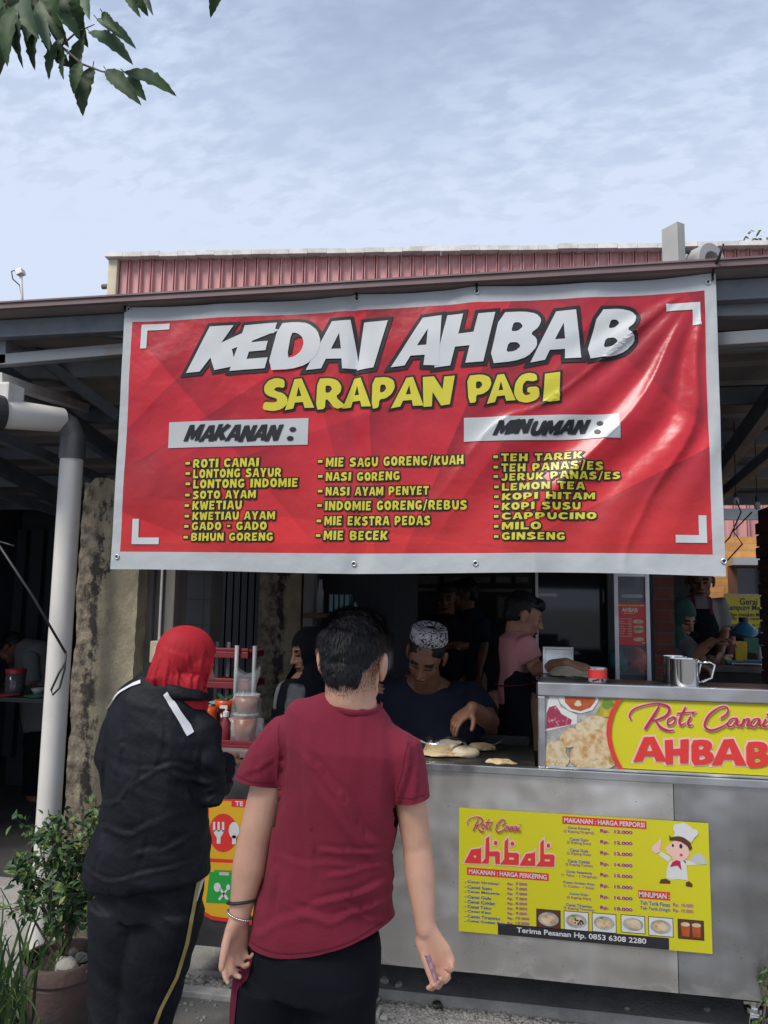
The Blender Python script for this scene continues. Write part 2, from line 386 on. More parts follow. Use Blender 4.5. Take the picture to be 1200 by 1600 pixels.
g = MB(); g.grid(lambda u, v: Vector(((u - .5) * 600, (v - .5) * 600, 0)), 4, 4); struct('ground', g, M['ground'])
g = MB(); g.span((-9, 4.3, -.02), (7, 12, .05)); struct('paved_floor', g, M['floor'])
g = MB(); g.span((-9, 3.462, -.02), (7, 4.298, .05)); struct('plinth', g, mat('plinth', (.26, .25, .24), .8, col2=(.36, .35, .33), vs=9, bump=.6, bs=60))
g = MB(); g.span((-7, 3.30, -.03), (-.62, 3.36, .035)); g.span((-.60, 3.30, -.03), (-.585, 3.36, .03)); struct('kerb_strip', g, M['kerb'], bevel=.006)
g = MB(); g.span((-9, -1.5, -.03), (-.85, 3.298, .012)); struct('path', g, M['slab'])

# gravel: pebbles nobody could count
g = MB()
rng = random.Random(3)
def pebble(g, x, y, z, r):
    n, m = 6, 4; a = rng.random() * 6.28; q = Matrix.Rotation(a, 3, 'Z') @ Matrix.Rotation(rng.uniform(-.5, .5), 3, 'X')
    k0 = len(g.v); g.ell((x, y, z), (r * rng.uniform(.8, 1.3), r * rng.uniform(.7, 1), r * rng.uniform(.5, .85)), n, m, q)
    for i in range(k0, len(g.v)): g.v[i] += Vector((rng.uniform(-1, 1), rng.uniform(-1, 1), rng.uniform(-1, 1))) * r * .22
for i in range(4200):
    x = rng.uniform(-.75, .35); y = rng.gauss(3.36, .055)
    if rng.random() < (x + .15) * 2: continue
    if y > 3.47 or y < 3.1: continue
    pebble(g, x, y, .004, rng.choice((.005, .006, .007, .009, .012)))
for i in range(900):
    pebble(g, rng.uniform(-1.7, -.62), rng.uniform(3.365, 3.455), .012 + rng.uniform(0, .012), rng.choice((.008, .011, .014, .017)))
for i in range(500): pebble(g, rng.uniform(-.8, 1.4), rng.uniform(2.6, 3.46), .003, rng.choice((.003, .004, .006)))
for i in range(500): pebble(g, rng.uniform(-2.3, -1.25), rng.uniform(2.75, 3.29), .014, rng.choice((.004, .006, .009)))
go = struct('gravel', g, M['gravel'], 'stuff', smooth=True)

# far building with red corrugated cladding above the canopy; its front recedes to the right
YB = 7.6
a = at(176, 402, YB); zt = a.z
lo_, hi_ = YB, 20.0
for _ in range(40):
    md = (lo_ + hi_) / 2
    if at(1048, 387, md).z < zt: lo_ = md
    else: hi_ = md
b = at(1048, 387, lo_); A0_ = Vector((a.x, a.y, 0)); D_ = Vector((b.x - a.x, b.y - a.y, 0)); D_ *= 1.35; LB = D_.length; D_.normalize(); N_ = Vector((-D_.y, D_.x, 0))
def bp_(s_, d, z): return A0_ + D_ * s_ + N_ * d + Vector((0, 0, z))
def bslab(g, s0, s1, d0, d1, z0, z1):
    vs = [bp_(s_, d, z) for s_ in (s0, s1) for d in (d0, d1) for z in (z0, z1)]
    g.add(vs, [(0, 1, 3, 2), (4, 6, 7, 5), (0, 4, 5, 1), (2, 3, 7, 6), (0, 2, 6, 4), (1, 5, 7, 3)])
bld = thing('building', (a.x, YB, 0), 'building behind the canopy with a red corrugated metal upper wall and white parapet cap', 'building')
xs = []
N = 62; w = (LB - .1) / N
for i in range(N):
    q = .1 + w * i; xs += [(q, 0), (q + .62 * w, 0), (q + .68 * w, -.04), (q + .72 * w, -.04), (q + .78 * w, 0), (q + .80 * w, -.0), (q + .86 * w, -.04), (q + .92 * w, -.04)]
xs.append((LB, 0)); k = len(xs)
g = MB(); g.add([bp_(s_, d, z) for z in (2.35, zt - .05) for s_, d in xs], [(i, i + 1, k + i + 1, k + i) for i in range(k - 1)]); g.build('cladding', M['redclad'], bld)
g = MB(); bslab(g, -.02, .085, -.06, 3, 0, zt - .045); g.build('corner_post', M['cream'], bld, bevel=.01)
g = MB()
for i in range(40):
    h = rng.uniform(-.006, .006); bslab(g, -.04 + LB * i / 40, -.04 + LB * (i + 1) / 40 - .003, -.12, .3, zt - .048 + h, zt + h + rng.uniform(0, .008))
g.build('parapet_cap', M['whitecap'], bld)
g = MB(); bslab(g, .09, LB, .06, .35, 0, zt - .06); bslab(g, .09, LB, 2.8, 3, 0, zt - .06); g.build('wall', M['darkwall'], bld)
p = at(160, 448, YB); g = MB(); g.tube([p, p + Vector((.12, 0, 0))], .03, 10); g.build('pipe_stub', M['concrete'], bld)

# canopy over the stall
YE = 3.10
ZE = at(600, 438, YE).z - .030
SL = -.17
def zr(y): return ZE + (y - YE) * SL
YR = 6.3
XL, XR = -4.6, 3.4
can = thing('canopy', (0, YE, ZE), 'low canopy of brown metal sheet on blue grey steel purlins over the food stall', 'canopy')
g = MB()
rows = []
y = YE + .01
while y < YR:
    rows += [(y, 0), (y + .13, 0), (y + .14, .022), (y + .20, .022), (y + .21, 0)]; y += .215
vs = []
for yy, dz in rows: vs += [Vector((XL, yy, zr(yy) + dz)), Vector((XR, yy, zr(yy) + dz))]
g.add(vs, [(2 * i, 2 * i + 1, 2 * i + 3, 2 * i + 2) for i in range(len(rows) - 1)])
vs2 = [v + Vector((0, 0, .012)) for v in vs]
g.add(vs2, [(2 * i, 2 * i + 2, 2 * i + 3, 2 * i + 1) for i in range(len(rows) - 1)])
g.build('roof_sheet', M['roofsheet'], can, fix=False)
g = MB(); g.span((XL, YE - .015, ZE - .002), (XR, YE + .012, ZE + .022)); g.span((XL, YE - .022, ZE + .0225), (XR, YE + .05, ZE + .030)); g.build('fascia', M['fascia'], can)
for i, yy in enumerate((YE + .10, 3.62, 4.2, 4.8, 5.4, 6.0)):
    h = .085 if i == 0 else .09
    g = MB(); g.span((XL, yy - .025, zr(yy) - h - .004), (XR, yy + .025, zr(yy) - .004)); g.build('purlin', M['steelblue'] if i != 1 else M['rustbeam'], can, bevel=.004)
for xx in (-3.6, -2.62, -1.55, -.2, 1.22, 2.4):
    g = MB(); g.bar((xx, YE + .15, zr(YE + .15) - .155), (xx, YR, zr(YR) - .155), .06, .11); g.build('rafter', M['steelblue'], can, bevel=.004)
    g = MB(); g.bar((xx + .001, 3.34, zr(3.34) - .48), (xx + .001, 5.6, zr(5.6) - .26), .045, .06); g.build('strut', M['steelblue'], can, bevel=.004)
# front frame: lower rail with slanting braces, seen left and right of the banner
yf = 3.26
for A, B in ((at(-160, 478, yf), at(250, 528, yf)), (at(-160, 578, yf), at(420, 528, yf)), (at(1040, 489, yf), at(1420, 480, yf)), (at(1040, 538, yf), at(1420, 512, yf))):
    if A.x > 0: B = A + (B - A) * ((XR - .02 - A.x) / (B.x - A.x))
    else: A = B + (A - B) * ((XL + .02 - B.x) / (A.x - B.x))
    g = MB(); g.bar(A, B, .05, .055); g.build('front_rail', M['rustbeam'], can, bevel=.004)
for xx in (XL + .12, XR - .1):
    g = MB(); g.span((xx - .04, yf - .04, 0), (xx + .04, yf + .04, zr(yf) - .095)); g.build('post', M['rustbeam'], can, bevel=.004)
A, B = at(8, 498, yf), at(6, 570, yf)
g = MB(); g.bar(A, B, .05, .05, (0, 1, 0)); g.build('brace', M['rustbeam'], can)
g = MB(); g.bar(at(-5, 510, yf + .12), at(185, 650, yf + .5), .04, .05); g.build('brace', M['steelblue'], can)

# side and back walls of the room under the canopy (dark)
wl_ = thing('back_wall', (-1, 6.32, 0), 'dark back wall deep inside the stall with framed pictures and a pale rail', 'wall')
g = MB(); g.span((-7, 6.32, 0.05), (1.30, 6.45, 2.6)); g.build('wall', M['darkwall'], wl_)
g = MB(); g.span(at(628, 918, 6.3) - Vector((0, .03, 0)), at(832, 926, 6.3)); g.build('rail', mat('railbeige', (.16, .14, .11), .7), wl_)
fm = mat('frame_dark', (.05, .04, .035), .5); pm = mat('picture_dim', (.10, .095, .09), .6, col2=(.17, .15, .13), vs=12)
for xa, xb, ya, yb in ((640, 688, 897, 915), (692, 732, 899, 914), (736, 768, 899, 914), (772, 800, 899, 913), (804, 828, 899, 913), (775, 802, 930, 968)):
    A, B = at(xa, ya, 6.29), at(xb, yb, 6.29)
    g = MB(); g.span((A.x, 6.275, B.z), (B.x, 6.305, A.z)); fo = g.build('picture_frame', fm, wl_)
    g = MB(); g.span((A.x + .015, 6.268, B.z + .015), (B.x - .015, 6.274, A.z - .015)); g.build('picture', pm, fo)
g = MB()
for i in range(26): g.span((-6.9 + i * .17, 6.25, .3), (-6.9 + i * .17 + .11, 6.31, 2.3))
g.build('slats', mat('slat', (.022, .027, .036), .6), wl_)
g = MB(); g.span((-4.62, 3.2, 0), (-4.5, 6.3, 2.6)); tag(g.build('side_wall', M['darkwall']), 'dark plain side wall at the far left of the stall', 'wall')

# plaster pillar and its neighbours
pl = at(116, 1000, 3.62); pr_ = at(211, 1000, 3.62); ptop = at(150, 752, 3.62).z
pil = thing('pillar', ((pl.x + pr_.x) / 2 - .03, 3.62, 0), 'cream plaster pillar with black mould and peeling paint behind the white drainpipe', 'pillar')
g = MB(); L = 30
def pillar_ring(t):
    z = t * ptop; w = (pr_.x - pl.x); ring = []
    for u, v in [(i / 10, 0) for i in range(11)] + [(1, i / 4) for i in range(1, 5)] + [(1 - i / 4, 1) for i in range(1, 5)] + [(0, 1 - i / 4) for i in range(1, 4)]:
        x = pl.x + u * w; y = 3.62 + v * .32
        q = noise.noise(Vector((x * 9, y * 9, z * 7))) * .005 + noise.noise(Vector((x * 25, y * 25, z * 22))) * .006
        edge = -.010 * max(0, noise.noise(Vector((3.1, z * 5, 0))) + .35) if u == 0 else 0
        ring.append(Vector((x + q + (edge if v == 0 else 0) * -.6, y + q, z + (rng.uniform(-.02, .02) if t == 1 else 0))))
    return ring
g.rings([pillar_ring(i / 60) for i in range(61)]); g.build('shaft', M['plaster'], pil, angle=50)
cl, cr_ = at(211, 1000, 3.72), at(266, 1000, 3.72)
g = MB(); g.span((cl.x, 3.72, 0), (cl.x + .085, 3.9, ptop + .4)); g.span((cl.x + .085, 3.745, 0), (cr_.x, 3.9, ptop + .4))
single('concrete_post', g, M['concrete'], 'grey streaked concrete post beside the mouldy plaster pillar', 'post', loc=((cl.x + cr_.x) / 2, 3.72, 0), bevel=.006)
A = at(247, 895, 3.72); B = at(247, 1003, 3.72)
con = thing('switch_box', at(255, 1020, 3.72), 'small cream switch box with a white conduit on the grey post', 'switch box')
g = MB(); g.tube([(B.x, 3.73, B.z - .02), (B.x, 3.73, B.z + .95)], .007, 8); g.build('conduit', M['pvc'], con)
A, B = at(238, 1001, 3.7), at(262, 1036, 3.7); g = MB(); g.span((A.x, 3.675, B.z), (B.x, 3.742, A.z)); sb = g.build('box', mat('switchcream', (.45, .40, .27), .5), con, bevel=.006)
g = MB(); g.span((A.x + .02, 3.668, B.z + .03), (B.x - .02, 3.674, A.z - .03)); g.build('rocker', mat('rocker', (.5, .45, .33), .4), sb, bevel=.002)
# tiled column, door, inner wall
A, B = at(281, 1000, 4.3), at(326, 1000, 4.3)
tc_ = thing('tiled_column', ((A.x + B.x) / 2, 4.3, 0), 'column clad in pale grey tiles behind the red headscarf', 'column')
g = MB(); g.span((A.x + .004, 4.306, 0.05), (B.x - .004, 4.5, 2.4)); g.build('core', M['concrete'], tc_)
g = MB(); z = .06
while z < 2.3:
    g.span((A.x, 4.30, z), (A.x + (B.x - A.x) * .76, 4.305, z + .145)); g.span((A.x + (B.x - A.x) * .78, 4.30, z), (B.x, 4.305, z + .145)); z += .149
g.build('tiles', M['tile'], tc_, bevel=.001)
A, B = at(329, 1000, 5.0), at(404, 1000, 5.0)
g = MB()
for i in range(9):
    x = A.x - .1 + (B.x - A.x + .12) * i / 9; g.span((x, 5.0, .05), (x + (B.x - A.x + .12) / 9 - .012, 5.03, 2.4))
g.span((A.x - .1, 5.031, .05), (B.x + .02, 5.06, 2.4))
single('shutter_door', g, mat('shutter', (.012, .016, .024), .45), 'dark blue folding shutter door behind the red shelf rack', 'door', loc=((A.x + B.x) / 2, 5, .05))
A, B = at(404, 1000, 5.0), at(470, 1000, 5.0)
g = MB(); g.span((A.x, 4.98, .05), (B.x, 5.12, 2.4)); o = single('inner_wall', g, M['plaster'], 'narrow stained beige wall with dark mould deep inside the stall', 'wall', loc=((A.x * .35 + B.x * .65), 4.98, .05))
A, B = at(472, 1000, 4.95), at(488, 1000, 4.95)
g = MB(); g.span((A.x, 4.95, .05), (B.x, 5.05, 2.4)); single('door_post', g, mat('postgrey', (.20, .20, .20), .6), 'slim pale grey door post right of the stained inner wall', 'post', loc=(A.x, 4.95, .05), bevel=.004)
A = at(500, 1000, 5.1); B = at(645, 1000, 5.1)
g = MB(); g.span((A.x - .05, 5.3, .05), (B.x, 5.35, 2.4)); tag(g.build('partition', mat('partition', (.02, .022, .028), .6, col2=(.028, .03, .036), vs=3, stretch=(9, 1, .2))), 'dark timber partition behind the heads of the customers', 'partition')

# sliding glass screen behind the boy
ys = 4.75
gs = thing('glass_screen', at(900, 1060, ys), 'dark glass screen in aluminium frame behind the boy in pink', 'screen')
A, B = at(838, 880, ys), at(952, 1070, ys)
g = MB(); g.span((A.x, ys, .05), (B.x, ys + .008, 2.3)); g.build('pane', M['glassdark'], gs)
for px, w, m in ((839, .016, 'alu'), (955, .05, 'darkwall')):
    q = at(px, 980, ys); g = MB(); g.span((q.x - w / 2, ys - .03, .05), (q.x + w / 2, ys - .002, 2.3)); g.build('upright', M[m], gs)
q0, q1 = at(838, 927, ys), at(870, 932, ys)
g = MB(); g.span((q0.x, ys - .012, q1.z), (q1.x, ys - .003, q0.z)); g.build('handle', M['pale'], gs)
# brick pillar and brick wall of the neighbouring stall
A, B = at(1021, 960, 4.72), at(1054, 960, 4.72)
g = MB(); g.span((A.x, 4.72, .05), (B.x, 5.05, 2.6)); single('brick_pillar', g, M['brickred'], 'plain red brick pillar between the glass cabinet and the worker in an apron', 'pillar', loc=(A.x, 4.72, .05))
A = at(1018, 980, 4.7); g = MB(); g.span((A.x - .02, 4.68, .05), (A.x + .012, 4.715, 2.6)); single('door_post', g, M['darkwall'], 'black post against the left side of the red brick pillar', 'post', loc=(A.x, 4.7, .05))
A = at(1187, 960, 4.5)
g = MB()
z = .05
while z < at(1180, 790, 4.2).z:
    d = rng.uniform(-.012, .012); g.span((A.x + d, 4.2, z), (A.x + .42, 4.5, z + .058)); g.span((A.x + .012, 4.205, z + .058), (A.x + .41, 4.5, z + .066)); z += .066
single('brick_pillar', g, M['brickdark'], 'dark maroon brick pillar with toothed edge at the right border of the picture', 'pillar', loc=(A.x, 4.2, .05))
A = at(1040, 960, 7.5)
nw = thing('brick_wall', (A.x, 7.5, 0), 'bright orange brick wall with a dark window behind the yellow sign', 'wall')
g = MB(); g.span((A.x - .6, 7.5, .05), (A.x + 3.5, 7.58, 2.34)); g.build('wall', M['brickorange'], nw)
A, B = at(1150, 888, 7.48), at(1215, 960, 7.48)
g = MB(); g.span((A.x, 7.47, B.z), (B.x, 7.485, A.z)); wn_ = g.build('window', M['glassdark'], nw)
g = MB(); g.span((A.x - .07, 7.44, B.z), (A.x - .002, 7.495, A.z + .07)); g.span((A.x, 7.44, A.z + .002), (B.x, 7.495, A.z + .07)); g.build('window_frame', M['woodframe'], wn_)
A, B = at(1140, 872, 7.4), at(1200, 884, 7.4)
g = MB(); g.span((A.x, 7.28, B.z), (B.x, 7.495, A.z)); g.build('sill', M['alu'], nw)
A, B = at(1136, 795, 6.9), at(1250, 812, 6.9)
g = MB(); g.span((A.x - .3, 6.88, B.z), (B.x, 6.93, A.z)); single('steel_beam', g, M['steelblue'], 'dark steel beam crossing the top of the orange brick wall', 'beam')
# ------------------------------------------------------------------ the banner
YBN = 3.13
c0, c1 = at(172, 893, YBN), at(1141, 897, YBN)
tl, tr = at(193, 474, YBN), at(1112, 434, YBN)
BX0, BX1, BZ0, BZ1 = (c0.x + tl.x) / 2, (c1.x + tr.x) / 2, (c0.z + c1.z) / 2, (tl.z + tr.z) / 2
BW, BH = BX1 - BX0, BZ1 - BZ0
TIES = [(at(195, 478, YBN).x - BX0) / BW, (at(557, 462, YBN).x - BX0) / BW, (at(745, 452, YBN).x - BX0) / BW, (at(1113, 436, YBN).x - BX0) / BW]
def sst(a, b, x):
    t = min(max((x - a) / (b - a), 0), 1); return t * t * (3 - 2 * t)
def bwave(x, z):
    u, v = (x - BX0) / BW, (z - BZ0) / BH
    d = .012 * math.sin(u * 5.1 + .6) * (1 - .5 * v) + .006 * math.sin(u * 13 + v * 3)
    d += .004 * noise.noise(Vector((x * 3, z * 3, 1))) + .0016 * noise.noise(Vector((x * 11, z * 11, 4)))
    # folds that fan out from the upper right corner
    du, dv = 1.0 - u, 1.02 - v
    r = math.hypot(du * BW, dv * BH); an = math.atan2(dv * BH, du * BW + 1e-6)
    w = sst(.12, .5, r) * (1 - sst(1.0, 1.7, r)) * sst(.35, .75, an)
    an2 = an + .05 * math.sin(r * 7) + .10 * noise.noise(Vector((x * 2.4, z * 2.4, 2)))
    d += w * (.024 * (abs(math.sin(an2 * 9.5)) ** .7 - .5) + .008 * math.sin(an2 * 27 + r * 3))
    # crease from the second tie downwards, and a belly between the ties
    d += .010 * math.exp(-((u - .405 - .07 * (1 - v) - .015 * math.sin(v * 9)) / .012) ** 2) * sst(.1, .5, v)
    d += .012 * math.exp(-((u - .43 - .02 * math.sin(v * 7)) / .020) ** 2) * (1 - sst(.25, .65, v))
    d += .006 * math.exp(-((u - .58 - .11 * (1 - v)) / .02) ** 2) * sst(.45, .9, v)
    d += .006 * math.exp(-((u - .06) / .04) ** 2) * math.sin(v * 16)
    s = min(abs(u - t) for t in TIES) * BW
    d += (.012 * math.sin(min(s, .45) / .45 * math.pi)) * sst(.8, 1, v)
    return d
def bfn(x, z, depth=0.):
    u, v = (x - BX0) / BW, (z - BZ0) / BH
    s = min(abs(u - t) for t in TIES) * BW
    sag = -.010 * math.sin(min(s, .4) / .4 * math.pi / 2) * sst(.9, 1, v) + .006 * math.sin(u * 9 + 1) * (1 - sst(0, .12, v))
    e = 1e-3
    n = Vector((bwave(x + e, z) - bwave(x - e, z), -2 * e, bwave(x, z + e) - bwave(x, z - e))).normalized()
    return Vector((x, YBN + bwave(x, z), z + sag)) + n * depth

def banner_mat():
    m = mat('banner_red', (.6, .02, .03), .34, spec=.5); nt = m.node_tree; n, l = nt.nodes, nt.links; p = n['Principled BSDF']
    t = n.new('ShaderNodeTexCoord'); s = n.new('ShaderNodeSeparateXYZ'); l.new(t.outputs['UV'], s.inputs[0])
    def mth(op, a, b=None, c=None, clamp=False):
        q = n.new('ShaderNodeMath'); q.operation = op; q.use_clamp = clamp
        for i, v in enumerate((a, b, c)):
            if v is None: continue
            if isinstance(v, (int, float)): q.inputs[i].default_value = v
            else: l.new(v, q.inputs[i])
        return q.outputs[0]
    def mixc(f, a, b):
        c = n.new('ShaderNodeMix'); c.data_type = 'RGBA'; l.new(f, c.inputs[0])
        for i, v in ((6, a), (7, b)):
            if isinstance(v, tuple): c.inputs[i].default_value = (*v, 1)
            else: l.new(v, c.inputs[i])
        return c.outputs[2]
    def wn(v, off):
        q = n.new('ShaderNodeTexWhiteNoise'); q.noise_dimensions = '1D'; l.new(mth('ADD', v, off), q.inputs['W']); return q.outputs['Value']
    # printed sunburst of slightly different reds, with overlapping second burst
    def burst(cx, cy, k, off):
        ang = mth('ARCTAN2', mth('SUBTRACT', s.outputs[1], cy), mth('MULTIPLY', mth('SUBTRACT', s.outputs[0], cx), 2.2))
        q = mth('MULTIPLY', ang, k); fl = mth('FLOOR', q); fr = mth('FRACT', q)
        return mth('MULTIPLY', mth('MULTIPLY_ADD', fr, .7, .3), wn(fl, off))
    b1 = burst(.47, -.15, 4.3, 3.3); b2 = burst(-.2, .1, 9.5, 7.7); b3 = burst(1.25, -.1, 8.0, 1.4)
    sm = mth('ADD', mth('ADD', mth('MULTIPLY', b1, .8), mth('MULTIPLY', b2, .5)), mth('MULTIPLY', b3, .4))
    col = mixc(mth('SUBTRACT', mth('MULTIPLY', sm, 1.25), .12, clamp=True), (.58, .016, .030), (.27, .005, .017))
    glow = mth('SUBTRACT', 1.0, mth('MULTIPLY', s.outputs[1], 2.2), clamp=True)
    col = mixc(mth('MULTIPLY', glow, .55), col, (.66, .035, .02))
    # white printed margin
    inx = mth('MULTIPLY', mth('GREATER_THAN', s.outputs[0], .0155), mth('LESS_THAN', s.outputs[0], .983))
    iny = mth('MULTIPLY', mth('GREATER_THAN', s.outputs[1], .067), mth('LESS_THAN', s.outputs[1], .943))
    col = mixc(mth('MULTIPLY', inx, iny), (.43, .455, .475), col)
    dn = n.new('ShaderNodeTexNoise'); dn.inputs['Scale'].default_value = 9; dn.inputs['Detail'].default_value = 6; l.new(t.outputs['UV'], dn.inputs[0])
    mm = n.new('ShaderNodeMix'); mm.data_type = 'RGBA'; mm.blend_type = 'MULTIPLY'; mm.inputs[0].default_value = .18; l.new(col, mm.inputs[6]); l.new(dn.outputs[0], mm.inputs[7])
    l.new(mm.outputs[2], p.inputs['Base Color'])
    wv = n.new('ShaderNodeTexNoise'); wv.inputs['Scale'].default_value = 5; wv.inputs['Detail'].default_value = 3; l.new(t.outputs['Object'], wv.inputs[0])
    wv2 = n.new('ShaderNodeTexNoise'); wv2.inputs['Scale'].default_value = 26; wv2.inputs['Detail'].default_value = 4; l.new(t.outputs['Object'], wv2.inputs[0]); bu2 = n.new('ShaderNodeBump'); bu2.inputs['Strength'].default_value = .18; bu2.inputs['Distance'].default_value = .008; l.new(wv2.outputs[0], bu2.inputs['Height'])
    bu = n.new('ShaderNodeBump'); l.new(bu2.outputs[0], bu.inputs['Normal']); bu.inputs['Strength'].default_value = .5; bu.inputs['Distance'].default_value = .02; l.new(wv.outputs[0], bu.inputs['Height']); l.new(bu.outputs[0], p.inputs['Normal'])
    return m
M['banner'] = banner_mat()
M['b_white'] = mat('b_white', (.50, .525, .54), .36); M['b_black'] = mat('b_black', (.008, .009, .013), .45, spec=.35); M['b_yellow'] = mat('b_yellow', (.52, .47, .03), .38)
M['b_panel'] = mat('b_panel', (.40, .42, .44), .36)
BN = thing('banner', ((BX0 + BX1) / 2, YBN, BZ0), 'big red vinyl banner with white margin listing food and drinks above the stall', 'banner')
g = MB(); NU, NV = 300, 140
g.grid(lambda u, v: bfn(BX0 + u * BW, BZ0 + v * BH), NU, NV)
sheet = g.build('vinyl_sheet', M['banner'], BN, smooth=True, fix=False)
uvl = sheet.data.uv_layers.new(name='UVMap')
for lp in sheet.data.loops:
    i = lp.vertex_index; uvl.data[lp.index].uv = ((i % (NU + 1)) / NU, (i // (NU + 1)) / NV)
def bb(x0, y0, x1, y1):
    """pixel box on the banner plane -> (x0, z0, x1, z1) along the cloth"""
    a, b = at((x0 + x1) / 2, y1, YBN), at((x0 + x1) / 2, y0, YBN); c, d = at(x0, (y0 + y1) / 2, YBN), at(x1, (y0 + y1) / 2, YBN)
    return (c.x, a.z, d.x, b.z)
# comic capitals: outer outline then holes, unit box
GL = {
 'K': [[(.0, .0), (.30, .0), (.34, .30), (.62, .0), (1.02, .06), (.62, .46), (1.05, .88), (.72, 1.0), (.36, .62), (.37, 1.0), (.06, .98)]],
 'E': [[(.0, .0), (.88, .02), (.90, .25), (.36, .24), (.37, .40), (.80, .41), (.80, .61), (.38, .60), (.38, .76), (.92, .77), (.93, 1.0), (.05, .99)]],
 'D': [[(.0, .0), (.45, .0), (.72, .08), (.92, .28), (.98, .54), (.90, .78), (.68, .95), (.40, 1.0), (.04, 1.0)], [(.34, .24), (.48, .26), (.60, .37), (.64, .54), (.58, .68), (.46, .76), (.35, .77)]],
 'A': [[(-.02, .0), (.28, .03), (.34, .22), (.66, .22), (.70, .02), (1.04, .0), (.74, 1.0), (.32, .98)], [(.41, .42), (.62, .42), (.53, .74)]],
 'I': [[(.0, .0), (.92, .03), (1.0, 1.0), (.06, .97)]],
 'H': [[(.0, .0), (.32, .0), (.33, .36), (.63, .36), (.62, .02), (.98, .0), (1.0, 1.0), (.66, .98), (.65, .62), (.34, .61), (.35, 1.0), (.02, .98)]],
 'B': [[(.0, .0), (.55, .0), (.82, .07), (.97, .26), (.92, .43), (.76, .54), (.90, .66), (.92, .82), (.78, .95), (.52, 1.0), (.03, .99)], [(.33, .19), (.52, .20), (.62, .29), (.52, .38), (.34, .38)], [(.34, .60), (.48, .60), (.57, .69), (.48, .78), (.35, .78)]],
 'S': [[(.06, .30), (.0, .06), (.40, -.02), (.72, .03), (.93, .17), (.97, .36), (.82, .52), (.52, .60), (.44, .66), (.58, .73), (.88, .68), (.90, .94), (.56, 1.02), (.22, .95), (.04, .78), (.06, .58), (.24, .46), (.52, .38), (.58, .30), (.46, .24)]],
 'R': [[(.0, .0), (.32, .0), (.34, .30), (.42, .31), (.66, -.02), (1.04, .04), (.70, .38), (.90, .52), (.95, .72), (.82, .92), (.52, 1.0), (.03, .99)], [(.34, .52), (.50, .53), (.60, .64), (.52, .75), (.35, .76)]],
 'P': [[(.02, .0), (.34, .01), (.35, .28), (.62, .29), (.86, .42), (.95, .64), (.85, .88), (.56, 1.0), (.0, .99)], [(.34, .50), (.50, .51), (.60, .62), (.52, .75), (.34, .76)]],
 'N': [[(.0, .0), (.31, .0), (.33, .48), (.66, .0), (.98, .02), (1.0, 1.0), (.68, .98), (.66, .54), (.36, 1.0), (.02, .98)]],
 'G': [[(.95, .52), (.52, .52), (.52, .34), (.64, .33), (.60, .26), (.46, .24), (.34, .36), (.34, .62), (.48, .75), (.72, .70), (.92, .74), (.88, .95), (.56, 1.02), (.22, .94), (.03, .70), (.02, .34), (.18, .08), (.50, -.02), (.82, .05), (.97, .20)]],
 'M': [[(.0, .0), (.25, .0), (.28, .52), (.42, .10), (.56, .10), (.72, .52), (.72, .0), (.98, .02), (1.0, 1.0), (.72, .98), (.50, .52), (.30, 1.0), (.03, .98)]],
 'U': [[(.06, .28), (.26, .03), (.58, -.02), (.88, .08), (.98, .32), (1.0, 1.0), (.68, .98), (.66, .36), (.52, .25), (.36, .36), (.35, 1.0), (.02, .98)]],
}
GL.update({
 'O': [[(.5, -.02), (.80, .06), (.97, .28), (1.0, .52), (.95, .76), (.78, .95), (.5, 1.02), (.22, .95), (.04, .75), (.0, .5), (.04, .26), (.20, .06)], [(.5, .26), (.62, .36), (.66, .5), (.62, .64), (.5, .74), (.38, .64), (.34, .5), (.38, .36)]],
 'C': [[(.98, .28), (.70, .30), (.56, .24), (.40, .32), (.34, .5), (.40, .68), (.56, .76), (.72, .70), (.98, .72), (.92, .92), (.56, 1.02), (.22, .95), (.03, .72), (.0, .5), (.03, .27), (.22, .05), (.56, -.02), (.92, .08)]],
 'T': [[(.33, .0), (.67, .0), (.67, .74), (1.0, .74), (1.0, 1.0), (.0, 1.0), (.0, .74), (.33, .74)]],
 'L': [[(.0, .0), (.96, .0), (.96, .26), (.38, .26), (.38, 1.0), (.02, 1.0)]],
 'Y': [[(.32, .0), (.68, .0), (.68, .40), (1.02, 1.0), (.66, 1.0), (.5, .66), (.34, 1.0), (-.02, 1.0), (.32, .40)]],
 'W': [[(.14, .0), (.42, .0), (.5, .42), (.58, .0), (.86, .0), (1.02, 1.0), (.74, 1.0), (.70, .46), (.60, .9), (.40, .9), (.30, .46), (.26, 1.0), (-.02, 1.0)]],
 'J': [[(.0, .28), (.08, .06), (.36, -.02), (.70, .04), (.90, .24), (.92, 1.0), (.54, 1.0), (.54, .34), (.44, .25), (.34, .34)]],
 '/': [[(.0, -.1), (.36, -.1), (1.0, 1.1), (.64, 1.1)]],
 '-': [[(.1, .36), (.9, .36), (.9, .60), (.1, .60)]],
})
def run(txt, box):
    """quads of a line of upright capitals filling box"""
    ws = [1.22 if c in 'MW' else .42 if c == 'I' else .5 if c in ' ' else .6 if c in '/-' else .86 if c in 'LETJ' else 1 for c in txt]; gp = .14; W = sum(ws) + gp * (len(ws) - 1); k = (box[2] - box[0]) / W; x = box[0]; out = []
    for c, w in zip(txt, ws):
        if c != ' ': out.append((c, [(x, box[1]), (x + w * k, box[1]), (x + w * k, box[3]), (x, box[3])]))
        x += (w + gp) * k
    return out
